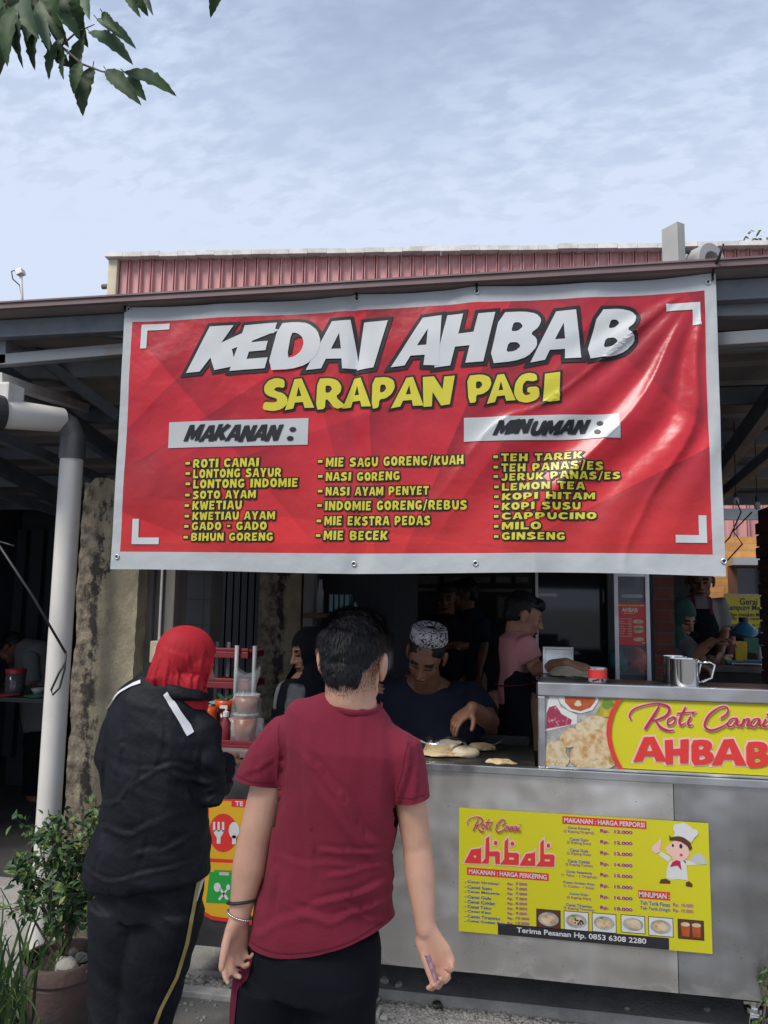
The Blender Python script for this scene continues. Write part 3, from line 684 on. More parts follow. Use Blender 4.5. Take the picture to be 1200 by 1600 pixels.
def glyph(ch, quad, off):
    """letter ch warped into a quad of four (x, z) corners bl, br, tr, tl"""
    bl, br, tr_, tl_ = [Vector(q) for q in quad]
    loops = []
    for lp in GL[ch]:
        if ch in 'SDBGPRUOCJ':                                          # round the corners of curved letters
            q = []
            for i in range(len(lp)):
                a, b = lp[i], lp[(i + 1) % len(lp)]; q += [(a[0] * .8 + b[0] * .2, a[1] * .8 + b[1] * .2), (a[0] * .2 + b[0] * .8, a[1] * .2 + b[1] * .8)]
            lp = q
        loops.append([tuple((bl * (1 - x) + br * x) * (1 - y) + (tl_ * (1 - x) + tr_ * x) * y) for x, y in lp])
    return poly2d(loops, off)
def bquad(bl, br, tr_, tl_, y=None):
    y = y or YBN
    return [(lambda p: (p.x, p.z))(at(px, py, y)) for px, py in (bl, br, tr_, tl_)]
def word(parent, name, chars, quads, m, mo, out, fn, cell=.016, d0=.003):
    g, h = MB(), MB()
    for i, (ch, q) in enumerate(zip(chars, quads)):
        lay(g, glyph(ch, q, 0), fn, cell=cell, depth=d0 + .0034 + .0004 * (i % 3))
        if mo: lay(h, glyph(ch, q, out), fn, cell=cell, depth=d0 + .0003 * (i % 3))
    o = g.build(name, m, parent, fix=False)
    if mo: h.build(name.replace('lettering', 'outline'), mo, o, fix=False)
    return o
# title: slanted capitals, each in its own pixel quad (bottom-left, bottom-right, top-right, top-left)
TQ = [('K', (291, 583), (363, 576), (440, 507), (322, 509)), ('E', (359, 580), (421, 577), (436, 503), (380, 508)), ('D', (417, 579), (502, 574), (503, 498), (433, 505)),
      ('A', (479, 578), (558, 576), (564, 498), (497, 500)), ('I', (557, 578), (585, 576), (606, 500), (567, 501)),
      ('A', (612, 574), (683, 572), (708, 492), (640, 498)), ('H', (679, 575), (757, 566), (774, 489), (698, 492)), ('B', (764, 570), (836, 563), (856, 487), (780, 489)),
      ('A', (830, 568), (905, 561), (919, 484), (846, 488)), ('B', (914, 563), (990, 552), (1003, 482), (934, 484))]
word(BN, 'title_lettering', [t[0] for t in TQ], [bquad(*t[1:]) for t in TQ], M['b_white'], M['b_black'], .017, bfn)
SQ = [('S', (410, 643), (452, 640), (448, 590), (412, 593)), ('A', (446, 641), (489, 637), (478, 591), (452, 592)), ('R', (493, 640), (539, 637), (534, 590), (495, 591)), ('A', (535, 638), (578, 635), (570, 589), (545, 590)),
      ('P', (580, 639), (614, 635), (622, 588), (582, 590)), ('A', (612, 638), (660, 634), (652, 589), (628, 590)), ('N', (662, 636), (704, 633), (711, 588), (660, 589)),
      ('P', (732, 631), (768, 629), (772, 585), (730, 588)), ('A', (762, 632), (804, 627), (794, 586), (770, 587)), ('G', (800, 632), (845, 629), (842, 584), (806, 586)), ('I', (848, 630), (876, 628), (875, 583), (850, 585))]
word(BN, 'subtitle_lettering', [t[0] for t in SQ], [bquad(*t[1:]) for t in SQ], M['b_yellow'], M['b_black'], .009, bfn)
def blab(parent, name, box, m, z=.0030):
    x0, z0, x1, z1 = box; g = MB(); lay(g, ([(x0, z0), (x1, z0), (x1, z1), (x0, z1)], [(0, 1, 2, 3)]), bfn, cell=.010, depth=z); return g.build(name, m, parent, fix=False)
for box, txt, q0, q1 in (((262, 656, 481, 697), 'MAKANAN', 288, 436), ((725, 650, 968, 688), 'MINUMAN', 772, 916)):
    hp = blab(BN, 'heading_panel', bb(*box), M['b_panel'])
    quads = []; n = len(txt); yb = box[3] - 8; yt = box[1] + 7
    ws = [1.2 if c == 'M' else .35 if c == 'I' else 1 for c in txt]; W = sum(ws); x = q0
    for c, w in zip(txt, ws):
        dx = (q1 - q0) * w / W; sl = 8; j = rng.uniform(-2, 2)
        quads.append(bquad((x - 2, yb + j), (x + dx * .92, yb - 1 + j), (x + dx + sl * .9, yt + j), (x + sl, yt + 1 + j))); x += dx
    g = MB()
    for ch, q in zip(txt, quads): lay(g, glyph(ch, q, 0.0012), bfn, cell=.012, depth=.0055)
    for k in (0, 1):
        b = bb(q1 + 14 - 4 * (1 - k) + 2, yb - 12 - 14 * k + 4, q1 + 25 - 4 * (1 - k) + 2, yb - 4 - 14 * k + 4); cxx, czz = (b[0] + b[2]) / 2, (b[1] + b[3]) / 2
        lay(g, ([(cxx + (b[2] - b[0]) / 2 * math.cos(q * .785), czz + (b[3] - b[1]) / 2 * math.sin(q * .785)) for q in range(8)], [tuple(range(8))]), bfn, depth=.0055)
    g.build('heading_lettering', M['b_black'], hp, fix=False)
def menu(items):
    for txt, x0, y0, x1, y1 in items:
        g, h = MB(), MB()
        for i, (ch, q) in enumerate(run(txt, bb(x0, y0, x1, y1))): lay(g, glyph(ch, q, -.0004), bfn, cell=.018, depth=.0055); lay(h, glyph(ch, q, .0052), bfn, cell=.018, depth=.0026 + .0003 * (i % 4))
        d = bb(x0 - 12, (y0 + y1) / 2 - 1.5, x0 - 5, (y0 + y1) / 2 + 2.5); e = .004
        lay(g, ([(d[0], d[1]), (d[2], d[1]), (d[2], d[3]), (d[0], d[3])], [(0, 1, 2, 3)]), bfn, depth=.0055)
        lay(h, ([(d[0] - e, d[1] - e), (d[2] + e, d[1] - e), (d[2] + e, d[3] + e), (d[0] - e, d[3] + e)], [(0, 1, 2, 3)]), bfn, depth=.0039)
        o = g.build('menu_lettering', M['b_yellow'], BN, fix=False); h.build('menu_outline', M['b_black'], o, fix=False)
menu([('ROTI CANAI', 301, 716, 405, 730), ('LONTONG SAYUR', 301, 732, 440, 746), ('LONTONG INDOMIE', 301, 748, 466, 762), ('SOTO AYAM', 300, 766, 400, 779), ('KWETIAU', 299, 782, 378, 796), ('KWETIAU AYAM', 299, 799, 430, 812), ('GADO - GADO', 298, 815, 417, 828), ('BIHUN GORENG', 297, 832, 427, 845)])
menu([('MIE SAGU GORENG/KUAH', 509, 713, 725, 728), ('NASI GORENG', 509, 737, 625, 751), ('NASI AYAM PENYET', 509, 760, 670, 774), ('INDOMIE GORENG/REBUS', 508, 782, 730, 797), ('MIE EKSTRA PEDAS', 507, 806, 673, 821), ('MIE BECEK', 506, 829, 606, 844)])
menu([('TEH TAREK', 783, 708, 910, 720), ('TEH PANAS/ES', 783, 723, 942, 736), ('JERUK PANAS/ES', 783, 738, 970, 750), ('LEMON TEA', 784, 754, 913, 766), ('KOPI HITAM', 784, 770, 930, 781), ('KOPI SUSU', 784, 785, 907, 797), ('CAPPUCINO', 784, 801, 932, 812), ('MILO', 784, 816, 845, 828), ('GINSENG', 784, 832, 883, 844)])
for (x, y), (w, h), (sx_, sy_) in (((220, 506), (42, 36), (1, 1)), ((1094, 472), (-52, 38), (1, 1)), ((203, 850), (44, -40), (1, 1)), ((1106, 848), (-52, -43), (1, 1))):
    p0, p1 = at(x, y, YBN), at(x + w, y + h, YBN); tw = .03; sx2 = 1 if w > 0 else -1; sz2 = -1 if h > 0 else 1
    pts = [(p0.x, p0.z), (p1.x, p0.z), (p1.x, p0.z + sz2 * tw), (p0.x + sx2 * tw, p0.z + sz2 * tw), (p0.x + sx2 * tw, p1.z), (p0.x, p1.z)]
    g = MB(); lay(g, poly2d([pts]), bfn, cell=.012, depth=.003); g.build('corner_mark', M['b_white'], BN, fix=False)
for px, py in ((181, 871), (552, 879), (743, 881), (1132, 876), (200, 482), (557, 466), (745, 457), (1106, 441)):
    q = at(px, py, YBN); c = bfn(q.x, q.z, .002); rx = Matrix.Rotation(R(90), 3, 'X')
    g = MB(); g.lathe(c, [(.006, -.001), (.0065, .003), (.011, .003), (.0125, -.001)], 16, cap=False, rot=rx); ey = g.build('eyelet', M['alu'], BN, smooth=True)
    g = MB(); g.lathe(c, [(.0062, .0), (.0062, .001)], 12, rot=rx); g.build('eyelet_hole', M['blackrub'], ey)
for i, (px, py, dy, lab) in enumerate(((195, 478, 10, 'black tie holding the top left corner of the red banner'), (557, 462, 12, 'short black tie holding the banner above the letter D of the title'), (745, 452, 12, 'short black tie holding the banner above the second word of the title'), (1113, 436, 22, 'long black tie with a crossed tail at the top right corner of the banner'))):
    q = at(px, py, YBN); zt_ = zr(YE + .10) - .02
    g = MB(); c = bfn(q.x, min(q.z, BZ1 - .012), .004)
    g.tube([c + Vector((0, .012, -.004)), c + Vector((0, -.006, -.006)), c + Vector((.0, -.006, .02)), Vector((c.x, YE + .071, zr(YE + .10) - .06)), Vector((c.x, YE + .071, zr(YE + .10) - .01)), Vector((c.x, YE + .10, zr(YE + .10) + .0)), Vector((c.x, YE + .13, zr(YE + .10) - .03)), c + Vector((0, .012, .01))], .0045, 8)
    g.tube([c + Vector((0, -.007, .02)), c + Vector((.012, -.02, .03 + dy * .003))], [.004, .002], 6)
    if i == 3: g.tube([c + Vector((.0, -.01, .03)), c + Vector((.012, -.06, .06)), c + Vector((.022, -.09, .10))], [.006, .006, .004], 6)
    single('cable_tie', g, M['blackrub'], lab, 'tie', 'black ties along the top of the banner', loc=c, smooth=True)
# ------------------------------------------------------------------ the food cart
def steel_mat(name, col, rough, metal=.9, dark=.5, grime=False):
    """worn stainless sheet: broad smudges and tall bands that paint in uneven reflection, fine horizontal brushing, slight dents; grime gathers along the bottom edge"""
    m = mat(name, col, rough, metal=metal); nt = m.node_tree; n, l = nt.nodes, nt.links; p = n['Principled BSDF']
    t = n.new('ShaderNodeTexCoord')
    def nz(scale, st, lo, hi, d=5):
        mp = n.new('ShaderNodeMapping'); mp.inputs['Scale'].default_value = st; l.new(t.outputs['Object'], mp.inputs[0])
        x = n.new('ShaderNodeTexNoise'); x.inputs['Scale'].default_value = scale; x.inputs['Detail'].default_value = d; l.new(mp.outputs[0], x.inputs[0])
        r = n.new('ShaderNodeMapRange'); r.inputs[1].default_value = lo; r.inputs[2].default_value = hi; l.new(x.outputs[0], r.inputs[0]); return r.outputs[0]
    def mth(op, a, b, c=0.):
        q = n.new('ShaderNodeMath'); q.operation = op; q.use_clamp = op != 'MULTIPLY_ADD'
        for i, v in enumerate((a, b, c)):
            if isinstance(v, (int, float)): q.inputs[i].default_value = v
            else: l.new(v, q.inputs[i])
        return q.outputs[0]
    def mixc(f, a, b):
        c = n.new('ShaderNodeMix'); c.data_type = 'RGBA'; l.new(f, c.inputs[0])
        for i, v in ((6, a), (7, b)):
            if isinstance(v, tuple): c.inputs[i].default_value = (*v, 1)
            else: l.new(v, c.inputs[i])
        return c.outputs[2]
    a = nz(1.7, (2.4, 1, .5), .34, .66, 3); b = nz(5, (1, 1, 1.4), .56, .74); br = nz(6, (.6, 1, 90), .3, .7, 2)  # first mask: tall soft bands, uneven reflection put into the base colour
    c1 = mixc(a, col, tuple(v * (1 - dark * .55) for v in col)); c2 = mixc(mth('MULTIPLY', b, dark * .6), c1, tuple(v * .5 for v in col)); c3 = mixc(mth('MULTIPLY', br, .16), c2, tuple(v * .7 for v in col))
    met = metal
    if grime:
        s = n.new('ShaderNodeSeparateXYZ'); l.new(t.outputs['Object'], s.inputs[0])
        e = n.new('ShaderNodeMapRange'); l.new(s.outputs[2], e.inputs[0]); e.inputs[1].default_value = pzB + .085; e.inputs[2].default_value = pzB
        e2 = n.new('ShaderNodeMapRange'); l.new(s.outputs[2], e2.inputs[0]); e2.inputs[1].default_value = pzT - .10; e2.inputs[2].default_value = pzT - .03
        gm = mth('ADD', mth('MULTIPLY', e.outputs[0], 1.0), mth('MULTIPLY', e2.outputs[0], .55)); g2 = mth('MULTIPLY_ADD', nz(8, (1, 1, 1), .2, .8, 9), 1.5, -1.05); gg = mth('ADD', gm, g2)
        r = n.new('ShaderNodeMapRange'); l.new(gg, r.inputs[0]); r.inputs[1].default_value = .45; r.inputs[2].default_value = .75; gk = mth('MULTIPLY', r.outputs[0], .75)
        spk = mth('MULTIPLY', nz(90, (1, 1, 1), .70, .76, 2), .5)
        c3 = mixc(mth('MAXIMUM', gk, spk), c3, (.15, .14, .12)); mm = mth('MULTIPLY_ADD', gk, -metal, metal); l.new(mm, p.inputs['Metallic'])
    l.new(c3, p.inputs['Base Color'])
    l.new(mth('MULTIPLY_ADD', nz(4, (1, 1, 2), .3, .7), .20, rough - .09), p.inputs['Roughness'])
    x = n.new('ShaderNodeTexNoise'); x.inputs['Scale'].default_value = 3.0; x.inputs['Detail'].default_value = 2; l.new(t.outputs['Object'], x.inputs[0])
    bu = n.new('ShaderNodeBump'); bu.inputs['Strength'].default_value = .8; bu.inputs['Distance'].default_value = .045; l.new(x.outputs[0], bu.inputs['Height']); l.new(bu.outputs[0], p.inputs['Normal'])
    return m
YC = 3.30
pzT, pzB = 1.035, .222
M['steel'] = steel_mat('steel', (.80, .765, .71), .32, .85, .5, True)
M['steel_right'] = steel_mat('steel_right', (.52, .515, .51), .30, .88, .7, True)  # darker copy of the steel, a dark reflection painted into its colour
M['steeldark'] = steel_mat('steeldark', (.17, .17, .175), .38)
M['steelbar'] = steel_mat('steelbar', (.62, .62, .62), .28, .92, .6)
M['chrome'] = mat('chrome', (.75, .75, .74), .16, metal=1.0)
M['blackiron'] = mat('blackiron', (.012, .012, .013), .45, col2=(.03, .028, .026), vs=12)
M['dirt'] = mat('dirt', (.22, .21, .19), .9, col2=(.34, .32, .29), vs=40)
xs0 = -1.50; xs1 = at(430, 1300, YC).x; xs2 = at(1055, 1350, YC).x; xs3 = 1.75
CART = thing('food_cart', (.1, YC, 0), 'stainless steel food cart on casters carrying two yellow printed panels', 'food cart')
g = MB()
def panel(g, xa, xb):
    n = 40
    def fn(u, v):
        x = xa + (xb - xa) * u; z = pzB + (pzT - .03 - pzB) * v
        return Vector((x, YC + .004 * noise.noise(Vector((x * 2.2, z * 2.6, 9))) + .0012 * noise.noise(Vector((x * 9, z * 9, 2))) + .003, z))
    g.grid(fn, n, n)
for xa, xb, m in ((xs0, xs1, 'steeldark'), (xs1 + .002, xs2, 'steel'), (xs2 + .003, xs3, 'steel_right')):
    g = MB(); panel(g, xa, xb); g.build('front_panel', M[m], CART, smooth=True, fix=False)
g = MB(); g.span((xs0 + .01, YC + .02, pzB + .005), (xs3, 4.0, pzT - .06)); g.build('carcass', M['blackiron'], CART)
g = MB(); g.span((xs1 - .06, YC - .012, pzT - .032), (xs3, YC + .03, pzT)); g.build('top_rail', M['steelbar'], CART, bevel=.004)
g = MB(); g.span((xs0, YC - .015, pzT - .02), (xs1 - .062, 4.02, pzT + .012)); g.build('counter_top', mat('countertop', (.14, .09, .08), .5, col2=(.2, .19, .18), vs=6), CART, bevel=.004)
gx1 = at(828, 1170, 3.5).x
g = MB(); g.span((xs1 - .06, YC + .031, pzT - .06), (gx1 + .02, 3.95, pzT - .022)); g.span((xs1 - .06, 3.93, pzT - .022), (gx1, 3.95, pzT + .02)); g.build('griddle', M['blackiron'], CART)
# raised sign box
ax, bz = at(840, 1066, YC).x, 1.379
g = MB(); g.span((ax, YC, bz - .055), (xs3, YC + .035, bz)); g.span((ax, YC, pzT + .001), (ax + .03, YC + .035, bz - .056)); g.span((ax + .031, YC, pzT + .001), (xs3, YC + .035, pzT + .012))
g.build('sign_frame', M['steelbar'], CART, bevel=.005)
g = MB(); g.span((ax + .004, YC + .036, bz - .02), (xs3, 3.58, bz - .004)); g.span((ax + .004, YC + .036, pzT), (ax + .012, 3.58, bz - .021)); g.span((ax + .02, 3.56, pzT), (xs3, 3.58, bz - .021)); g.build('display_box', M['steeldark'], CART)
def fl(y):
    return lambda x, z, d=0.: Vector((x, y - d, z))
def pb(x0, y0, x1, y1, Y):
    a, b = at((x0 + x1) / 2, y1, Y), at((x0 + x1) / 2, y0, Y); c, d = at(x0, (y0 + y1) / 2, Y), at(x1, (y0 + y1) / 2, Y)
    return (c.x, a.z, d.x, b.z)
def rect(b): return ([(b[0], b[1]), (b[2], b[1]), (b[2], b[3]), (b[0], b[3])], [(0, 1, 2, 3)])
def disc(c, rx, rz, n=28): return ([(c[0] + rx * math.cos(2 * math.pi * k / n), c[1] + rz * math.sin(2 * math.pi * k / n)) for k in range(n)], [tuple(range(n))])
def flatpart(name, shapes, m, parent, Y, d):
    g = MB()
    for s in shapes: lay(g, s, fl(Y), depth=d)
    return g.build(name, m, parent, fix=False)
def xz(px, py, Y): p = at(px, py, Y); return (p.x, p.z)
for k, c in dict(p_yellow=(.54, .50, .012), p_red=(.60, .035, .03), p_dred=(.42, .015, .05), p_white=(.58, .58, .57), p_black=(.02, .02, .025), p_purple=(.25, .03, .16), p_navy=(.06, .06, .13), p_green=(.02, .30, .05), p_amber=(.62, .36, .02), p_pink=(.70, .45, .38), p_brown=(.09, .03, .015), p_grey=(.45, .45, .44)).items():
    M[k] = mat(k, c, .38)
M['p_roti'] = mat('p_roti', (.60, .48, .30), .4, col2=(.40, .19, .05), vs=30, vlo=.42, vhi=.66)
M['p_roti2'] = mat('p_roti2', (.56, .49, .34), .4, col2=(.44, .27, .09), vs=34, vlo=.42, vhi=.68)
M['p_curry'] = mat('p_curry', (.42, .09, .02), .4, col2=(.30, .05, .012), vs=20)
M['p_onion'] = mat('p_onion', (.28, .03, .07), .4, col2=(.62, .30, .36), vs=60, vlo=.55, vhi=.7)
M['p_plate'] = mat('p_plate', (.42, .42, .41), .4, col2=(.20, .19, .17), vs=16)
M['p_mango'] = mat('p_mango', (.55, .38, .03), .4, col2=(.20, .24, .04), vs=18)
YS = YC + .012
SG = thing('sign_board', at(1030, 1210, YS), 'yellow sign with a red arc and a flatbread photo on the raised cart box', 'sign')
q = pb(852, 1084, 1200, 1204, YS); sgb = (ax + .034, pzT + .014, xs3, bz - .057)
flatpart('sheet', [rect(sgb)], M['p_yellow'], SG, YS, 0)
Z7 = lambda x, y: xz(840 + x / 3.3333, 1060 + y / 3.3333, YS)
def zpoly(pts): return poly2d([[Z7(*p) for p in pts]])
def bump_blob(cx_, cy_, rx, ry, seed, n=26):
    r = random.Random(seed); ph = [r.uniform(0, 6.28) for _ in range(3)]
    return [(cx_ + rx * math.cos(a) * (1 + .10 * math.sin(3 * a + ph[0]) + .07 * math.sin(5 * a + ph[1]) + .05 * math.sin(8 * a + ph[2])), cy_ + ry * math.sin(a) * (1 + .10 * math.sin(3 * a + ph[0]) + .07 * math.sin(5 * a + ph[1]))) for a in [2 * math.pi * k / n for k in range(n)]]
arc = lambda off: [(455 + off, 84), (418 + off, 125), (392 + off, 175), (376 + off, 235), (372 + off, 290), (383 + off, 350), (405 + off, 410), (440 + off, 478)]
bg = M['p_plate']
ph = flatpart('printed_photo', [zpoly([(38, 80)] + arc(-14) + [(38, 470)])], M['p_plate'], SG, YS, .0010)
flatpart('red_arc', [zpoly(arc(-16) + arc(8)[::-1])], M['p_red'], SG, YS, .0080)
flatpart('tray_rim', [zpoly([(62, 90), (100, 86), (120, 150), (205, 190), (205, 235), (42, 275), (42, 180)])], M['p_white'], ph, YS, .0018)
flatpart('sliced_onion', [zpoly([(60, 150), (95, 140), (125, 185), (178, 215), (172, 240), (44, 262), (46, 180)])], M['p_onion'], ph, YS, .0026)
flatpart('bowl', [zpoly([(100, 84), (318, 84), (315, 120), (285, 165), (225, 182), (165, 168), (120, 130)])], M['p_white'], ph, YS, .0034)
flatpart('curry', [zpoly([(140, 88), (302, 86), (300, 118), (272, 152), (222, 170), (175, 158), (142, 122)])], M['p_curry'], ph, YS, .0042)
flatpart('shrimp', [zpoly(bump_blob(210, 130, 18, 16, 2))], M['p_roti2'], ph, YS, .0046)
flatpart('mango_relish', [zpoly([(330, 95), (425, 92), (400, 140), (384, 200), (310, 205), (300, 190), (325, 140)])], M['p_mango'], ph, YS, .0030)
flatpart('green_chilli', [zpoly(bump_blob(362, 132, 30, 26, 4))], mat('p_chilli', (.12, .22, .03), .35), ph, YS, .0036)
def clip(pts): return [(min(max(x, 39), 372 + (abs(y - 290) / 190) ** 2 * 60 - 8), min(max(y, 84), 466)) for x, y in pts]
for i, (cx_, cy_, rx, ry, mk) in enumerate(((300, 250, 95, 52, 'p_roti2'), (190, 310, 78, 48, 'p_roti'), (300, 330, 90, 60, 'p_roti'), (90, 400, 70, 75, 'p_roti2'), (340, 405, 75, 65, 'p_roti'), (250, 410, 88, 60, 'p_roti'), (300, 455, 90, 30, 'p_roti2'), (60, 440, 40, 40, 'p_roti'))):
    flatpart('flatbread', [zpoly(clip(bump_blob(cx_, cy_, rx, ry, i + 20)))], M[mk], ph, YS, .0036 + .0005 * i)
ROTI = [[(485, 212, 9), (478, 190, 9), (500, 160, 9), (560, 138, 8), (630, 131, 9), (682, 150, 13), (672, 190, 13), (620, 214, 9), (598, 217, 7)], [(632, 142, 8), (605, 190, 14), (560, 260, 16)], [(612, 216, 8), (640, 254, 14), (680, 270, 11), (708, 268, 6)],
        [(706, 200, 8), (680, 212, 9), (676, 238, 9), (700, 238, 8), (716, 214, 8), (704, 199, 8), (722, 206, 5)], [(768, 148, 9), (738, 215, 12), (744, 242, 10), (768, 230, 6)], [(725, 181, 8), (775, 176, 7), (825, 173, 5)], [(795, 198, 11), (780, 232, 12), (792, 243, 8), (805, 236, 5)], [(804, 180, 12), (809, 180, 12)],
        [(952, 205, 9), (985, 180, 10), (985, 150, 8), (948, 148, 8), (890, 190, 12), (868, 245, 12), (902, 268, 11), (962, 248, 9), (990, 225, 5)], [(1036, 206, 8), (1005, 210, 8), (986, 240, 9), (1010, 247, 8), (1038, 212, 9), (1036, 242, 10), (1060, 236, 6)], [(1072, 210, 10), (1058, 248, 12)], [(1062, 238, 6), (1082, 212, 8), (1098, 212, 10), (1088, 244, 11), (1112, 238, 6)],
        [(1152, 208, 8), (1122, 212, 8), (1106, 240, 9), (1128, 247, 8), (1154, 214, 9), (1150, 243, 10), (1172, 236, 6)], [(1184, 210, 10), (1172, 240, 12), (1184, 248, 9), (1204, 238, 5)], [(1192, 186, 12), (1197, 186, 12)]]
def script(parent, mp, sc, d, mfill, mout, Y, ow):
    g, h = MB(), MB()
    for paths, mb, ex, dd in ((ROTI, h, ow, d), (ROTI, g, 0, d + .0048)):
        for k, s in enumerate(stroke2d(paths, ex)):
            vs = [mp(x, y) for x, y in s[0]]; mb.add([Vector((x, Y - dd - .0003 * k - .0002 * i / len(vs), z)) for i, (x, z) in enumerate(vs)], s[1])
    o = g.build('script_lettering', mfill, parent, fix=False); h.build('script_outline', mout, o, fix=False); return o
script(SG, Z7, 1, .0012, M['p_dred'], M['p_pink'], YS, 12)
AQ = [('A', (500, 434), (664, 430), (640, 302), (512, 302)), ('H', (666, 446), (786, 440), (786, 314), (658, 318)), ('B', (800, 450), (925, 444), (915, 314), (795, 320)), ('A', (908, 452), (1080, 452), (1050, 312), (930, 315)), ('B', (1086, 464), (1218, 460), (1205, 324), (1080, 330))]
word(SG, 'capitals_lettering', [t[0] for t in AQ], [[Z7(*p) for p in t[1:]] for t in AQ], M['p_red'], M['p_pink'], .007, fl(YS), cell=None, d0=.0012)

# yellow price sheet stuck on the steel panel
YP = YC - .004
ST = thing('price_sheet', at(912, 1488, YP), 'yellow sticker with prices and a cartoon cook on the steel cart front', 'sticker')
sb_ = (at(717, 1360, YP).x, (at(716, 1457, YP).z + at(1112, 1488, YP).z) / 2, at(1110, 1385, YP).x, (at(717, 1264, YP).z + at(1108, 1284, YP).z) / 2)
flatpart('sheet', [rect(sb_)], M['p_yellow'], ST, YP, 0)
def Z5(x, y): return xz(710 + x / 5.714, 1250 + y / 5.714, YP)
def Z6(x, y): return xz(860 + x / 4.615, 1250 + y / 4.615, YP)
def z5r(x, y): return Z5(115 + (x - 478) * .655, 145 + (y - 131) * .93 + (x - 478) * .02)
script(ST, z5r, 1, .0008, M['p_dred'], M['p_pink'], YP, 10)
KU = [[[(90, 558), (120, 500), (150, 440), (222, 432), (237, 420), (238, 565)], [(172, 490), (195, 490), (195, 512), (172, 512)]],
      [[(240, 562), (275, 520), (280, 345), (310, 320), (312, 458), (390, 455), (405, 470), (405, 569), (366, 568), (362, 500), (312, 500), (305, 566)]],
      [[(408, 572), (445, 525), (448, 370), (480, 335), (480, 468), (560, 470), (577, 485), (573, 579)], [(488, 508), (532, 510), (532, 532), (488, 530)]],
      [[(580, 584), (610, 530), (640, 478), (705, 470), (720, 455), (722, 587)], [(658, 518), (682, 518), (682, 540), (658, 540)]],
      [[(728, 590), (765, 540), (768, 378), (797, 350), (798, 483), (880, 485), (894, 500), (890, 593)], [(805, 523), (852, 525), (852, 547), (805, 545)]]]
for c in ((368, 382), (518, 388), (838, 405)): KU.append([[(c[0] + 17 * math.cos(k * .785), c[1] + 20 * math.sin(k * .785)) for k in range(8)]])
g, h = MB(), MB()
for i, lp in enumerate(KU):
    L2 = [[Z5(*p) for p in l_] for l_ in lp]; lay(g, poly2d(L2), fl(YP), depth=.0026); lay(h, poly2d(L2, .0055), fl(YP), depth=.0010 + .0002 * (i % 4))
o = g.build('kufic_lettering', M['p_red'], ST, fix=False); h.build('kufic_outline', M['p_pink'], o, fix=False)
def Zb(f, x0, y0, x1, y1):
    a, b = f((x0 + x1) / 2, y1), f((x0 + x1) / 2, y0); c, d = f(x0, (y0 + y1) / 2), f(x1, (y0 + y1) / 2); return (c[0], a[1], d[0], b[1])
def lines(parent, name, items, m, off, d=.0012, out=None, Y=None):
    """printed lines, each line a part of its own (a dash or an amount joins the word before it)"""
    rows = []
    for txt, box in items:
        if rows and (txt == '-' or rows[-1][-1][0] == 'Rp.'): rows[-1].append((txt, box))
        else: rows.append([(txt, box)])
    for row in rows:
        g, h = MB(), MB()
        for txt, box in row:
            base = text2d(txt); lay(g, fit(base, text2d(txt, off), box), fl(Y or YP), depth=d)
            if out: lay(h, fit(base, text2d(txt, off + .034), box), fl(Y or YP), depth=d - .0008, stag=.0002)
        o = g.build(name, m, parent, fix=False)
        if out: h.build(name.replace('lettering', 'outline'), out, o, fix=False)
    return o
def heading(x0, y0, x1, y1, f, txt):
    b = Zb(f, x0, y0, x1, y1); hp = flatpart('heading_panel', [rect(b)], M['p_red'], ST, YP, .0008)
    mx_, mz = (b[2] - b[0]) * .025, (b[3] - b[1]) * .2; lines(hp, 'heading_lettering', [(txt, (b[0] + mx_, b[1] + mz, b[2] - mx_, b[3] - mz))], M['p_white'], .02, .0016)
heading(112, 628, 842, 695, Z5, 'MAKANAN : HARGA PERKEPING')
heading(86, 134, 692, 190, Z6, 'MAKANAN : HARGA PERPORSI')
heading(634, 656, 863, 716, Z6, 'MINUMAN :')
L1 = ['Canai Original', 'Canai Susu', 'Canai Mentega', 'Canai Gula', 'Canai Coklat', 'Canai Telur', 'Canai Keju', 'Canai Tiramisu', 'Canai Coklat Keju']
W1 = [275, 215, 285, 210, 245, 215, 210, 290, 345]
P1 = ['7.000', '7.000', '7.000', '7.000', '8.000', '9.000', '9.000', '10.000', '12.000']
it, ip = [], []
for i, (t, w, pr_c) in enumerate(zip(L1, W1, P1)):
    y = 716 + i * 43.8; it.append((t, Zb(Z5, 117, y + 2 + w * .03, 117 + w, y + 28 + w * .03))); it.append(('-', Zb(Z5, 93, y + 13, 104, y + 17)))
    ip.append(('Rp.', Zb(Z5, 475, y + 22, 525, y + 46))); ip.append((pr_c, Zb(Z5, 548, y + 22, 548 + 20 * len(pr_c), y + 44)))
lines(ST, 'item_lettering', it, M['p_navy'], .02, out=M['p_white']); lines(ST, 'price_lettering', ip, M['p_purple'], .018, out=M['p_pink'])
L2_ = [('Canai Kosong', '(2 Keping Original)', '12.000'), ('Canai Susu', '(2 Keping Susu)', '12.000'), ('Canai Gula', '(2 Keping Gula)', '12.000'), ('Canai Coklat', '(2 Keping Coklat)', '14.000'), ('Canai Sepasang', '(1 Telur - 1 Original)', '15.000'), ('Canai Coklat Keju', '(1 Coklat - 1 Keju)', '15.000'), ('Canai Keju', '(2 Keping Keju)', '16.000'), ('Canai Tiramisu', '(2 Keping Tiramisu)', '18.000')]
it, ip, iq = [], [], []
for i, (a_, b_, c_) in enumerate(L2_):
    y = 192 + i * 79.3; w = 13.2 * len(a_); w2 = 11.5 * len(b_); it.append((a_, Zb(Z6, 205 - w / 2, y + 2, 205 + w / 2, y + 22))); iq.append((b_, Zb(Z6, 205 - w2 / 2, y + 28, 205 + w2 / 2, y + 50)))
    ip.append(('Rp.  ' + c_, Zb(Z6, 360, y + 24, 590, y + 52)))
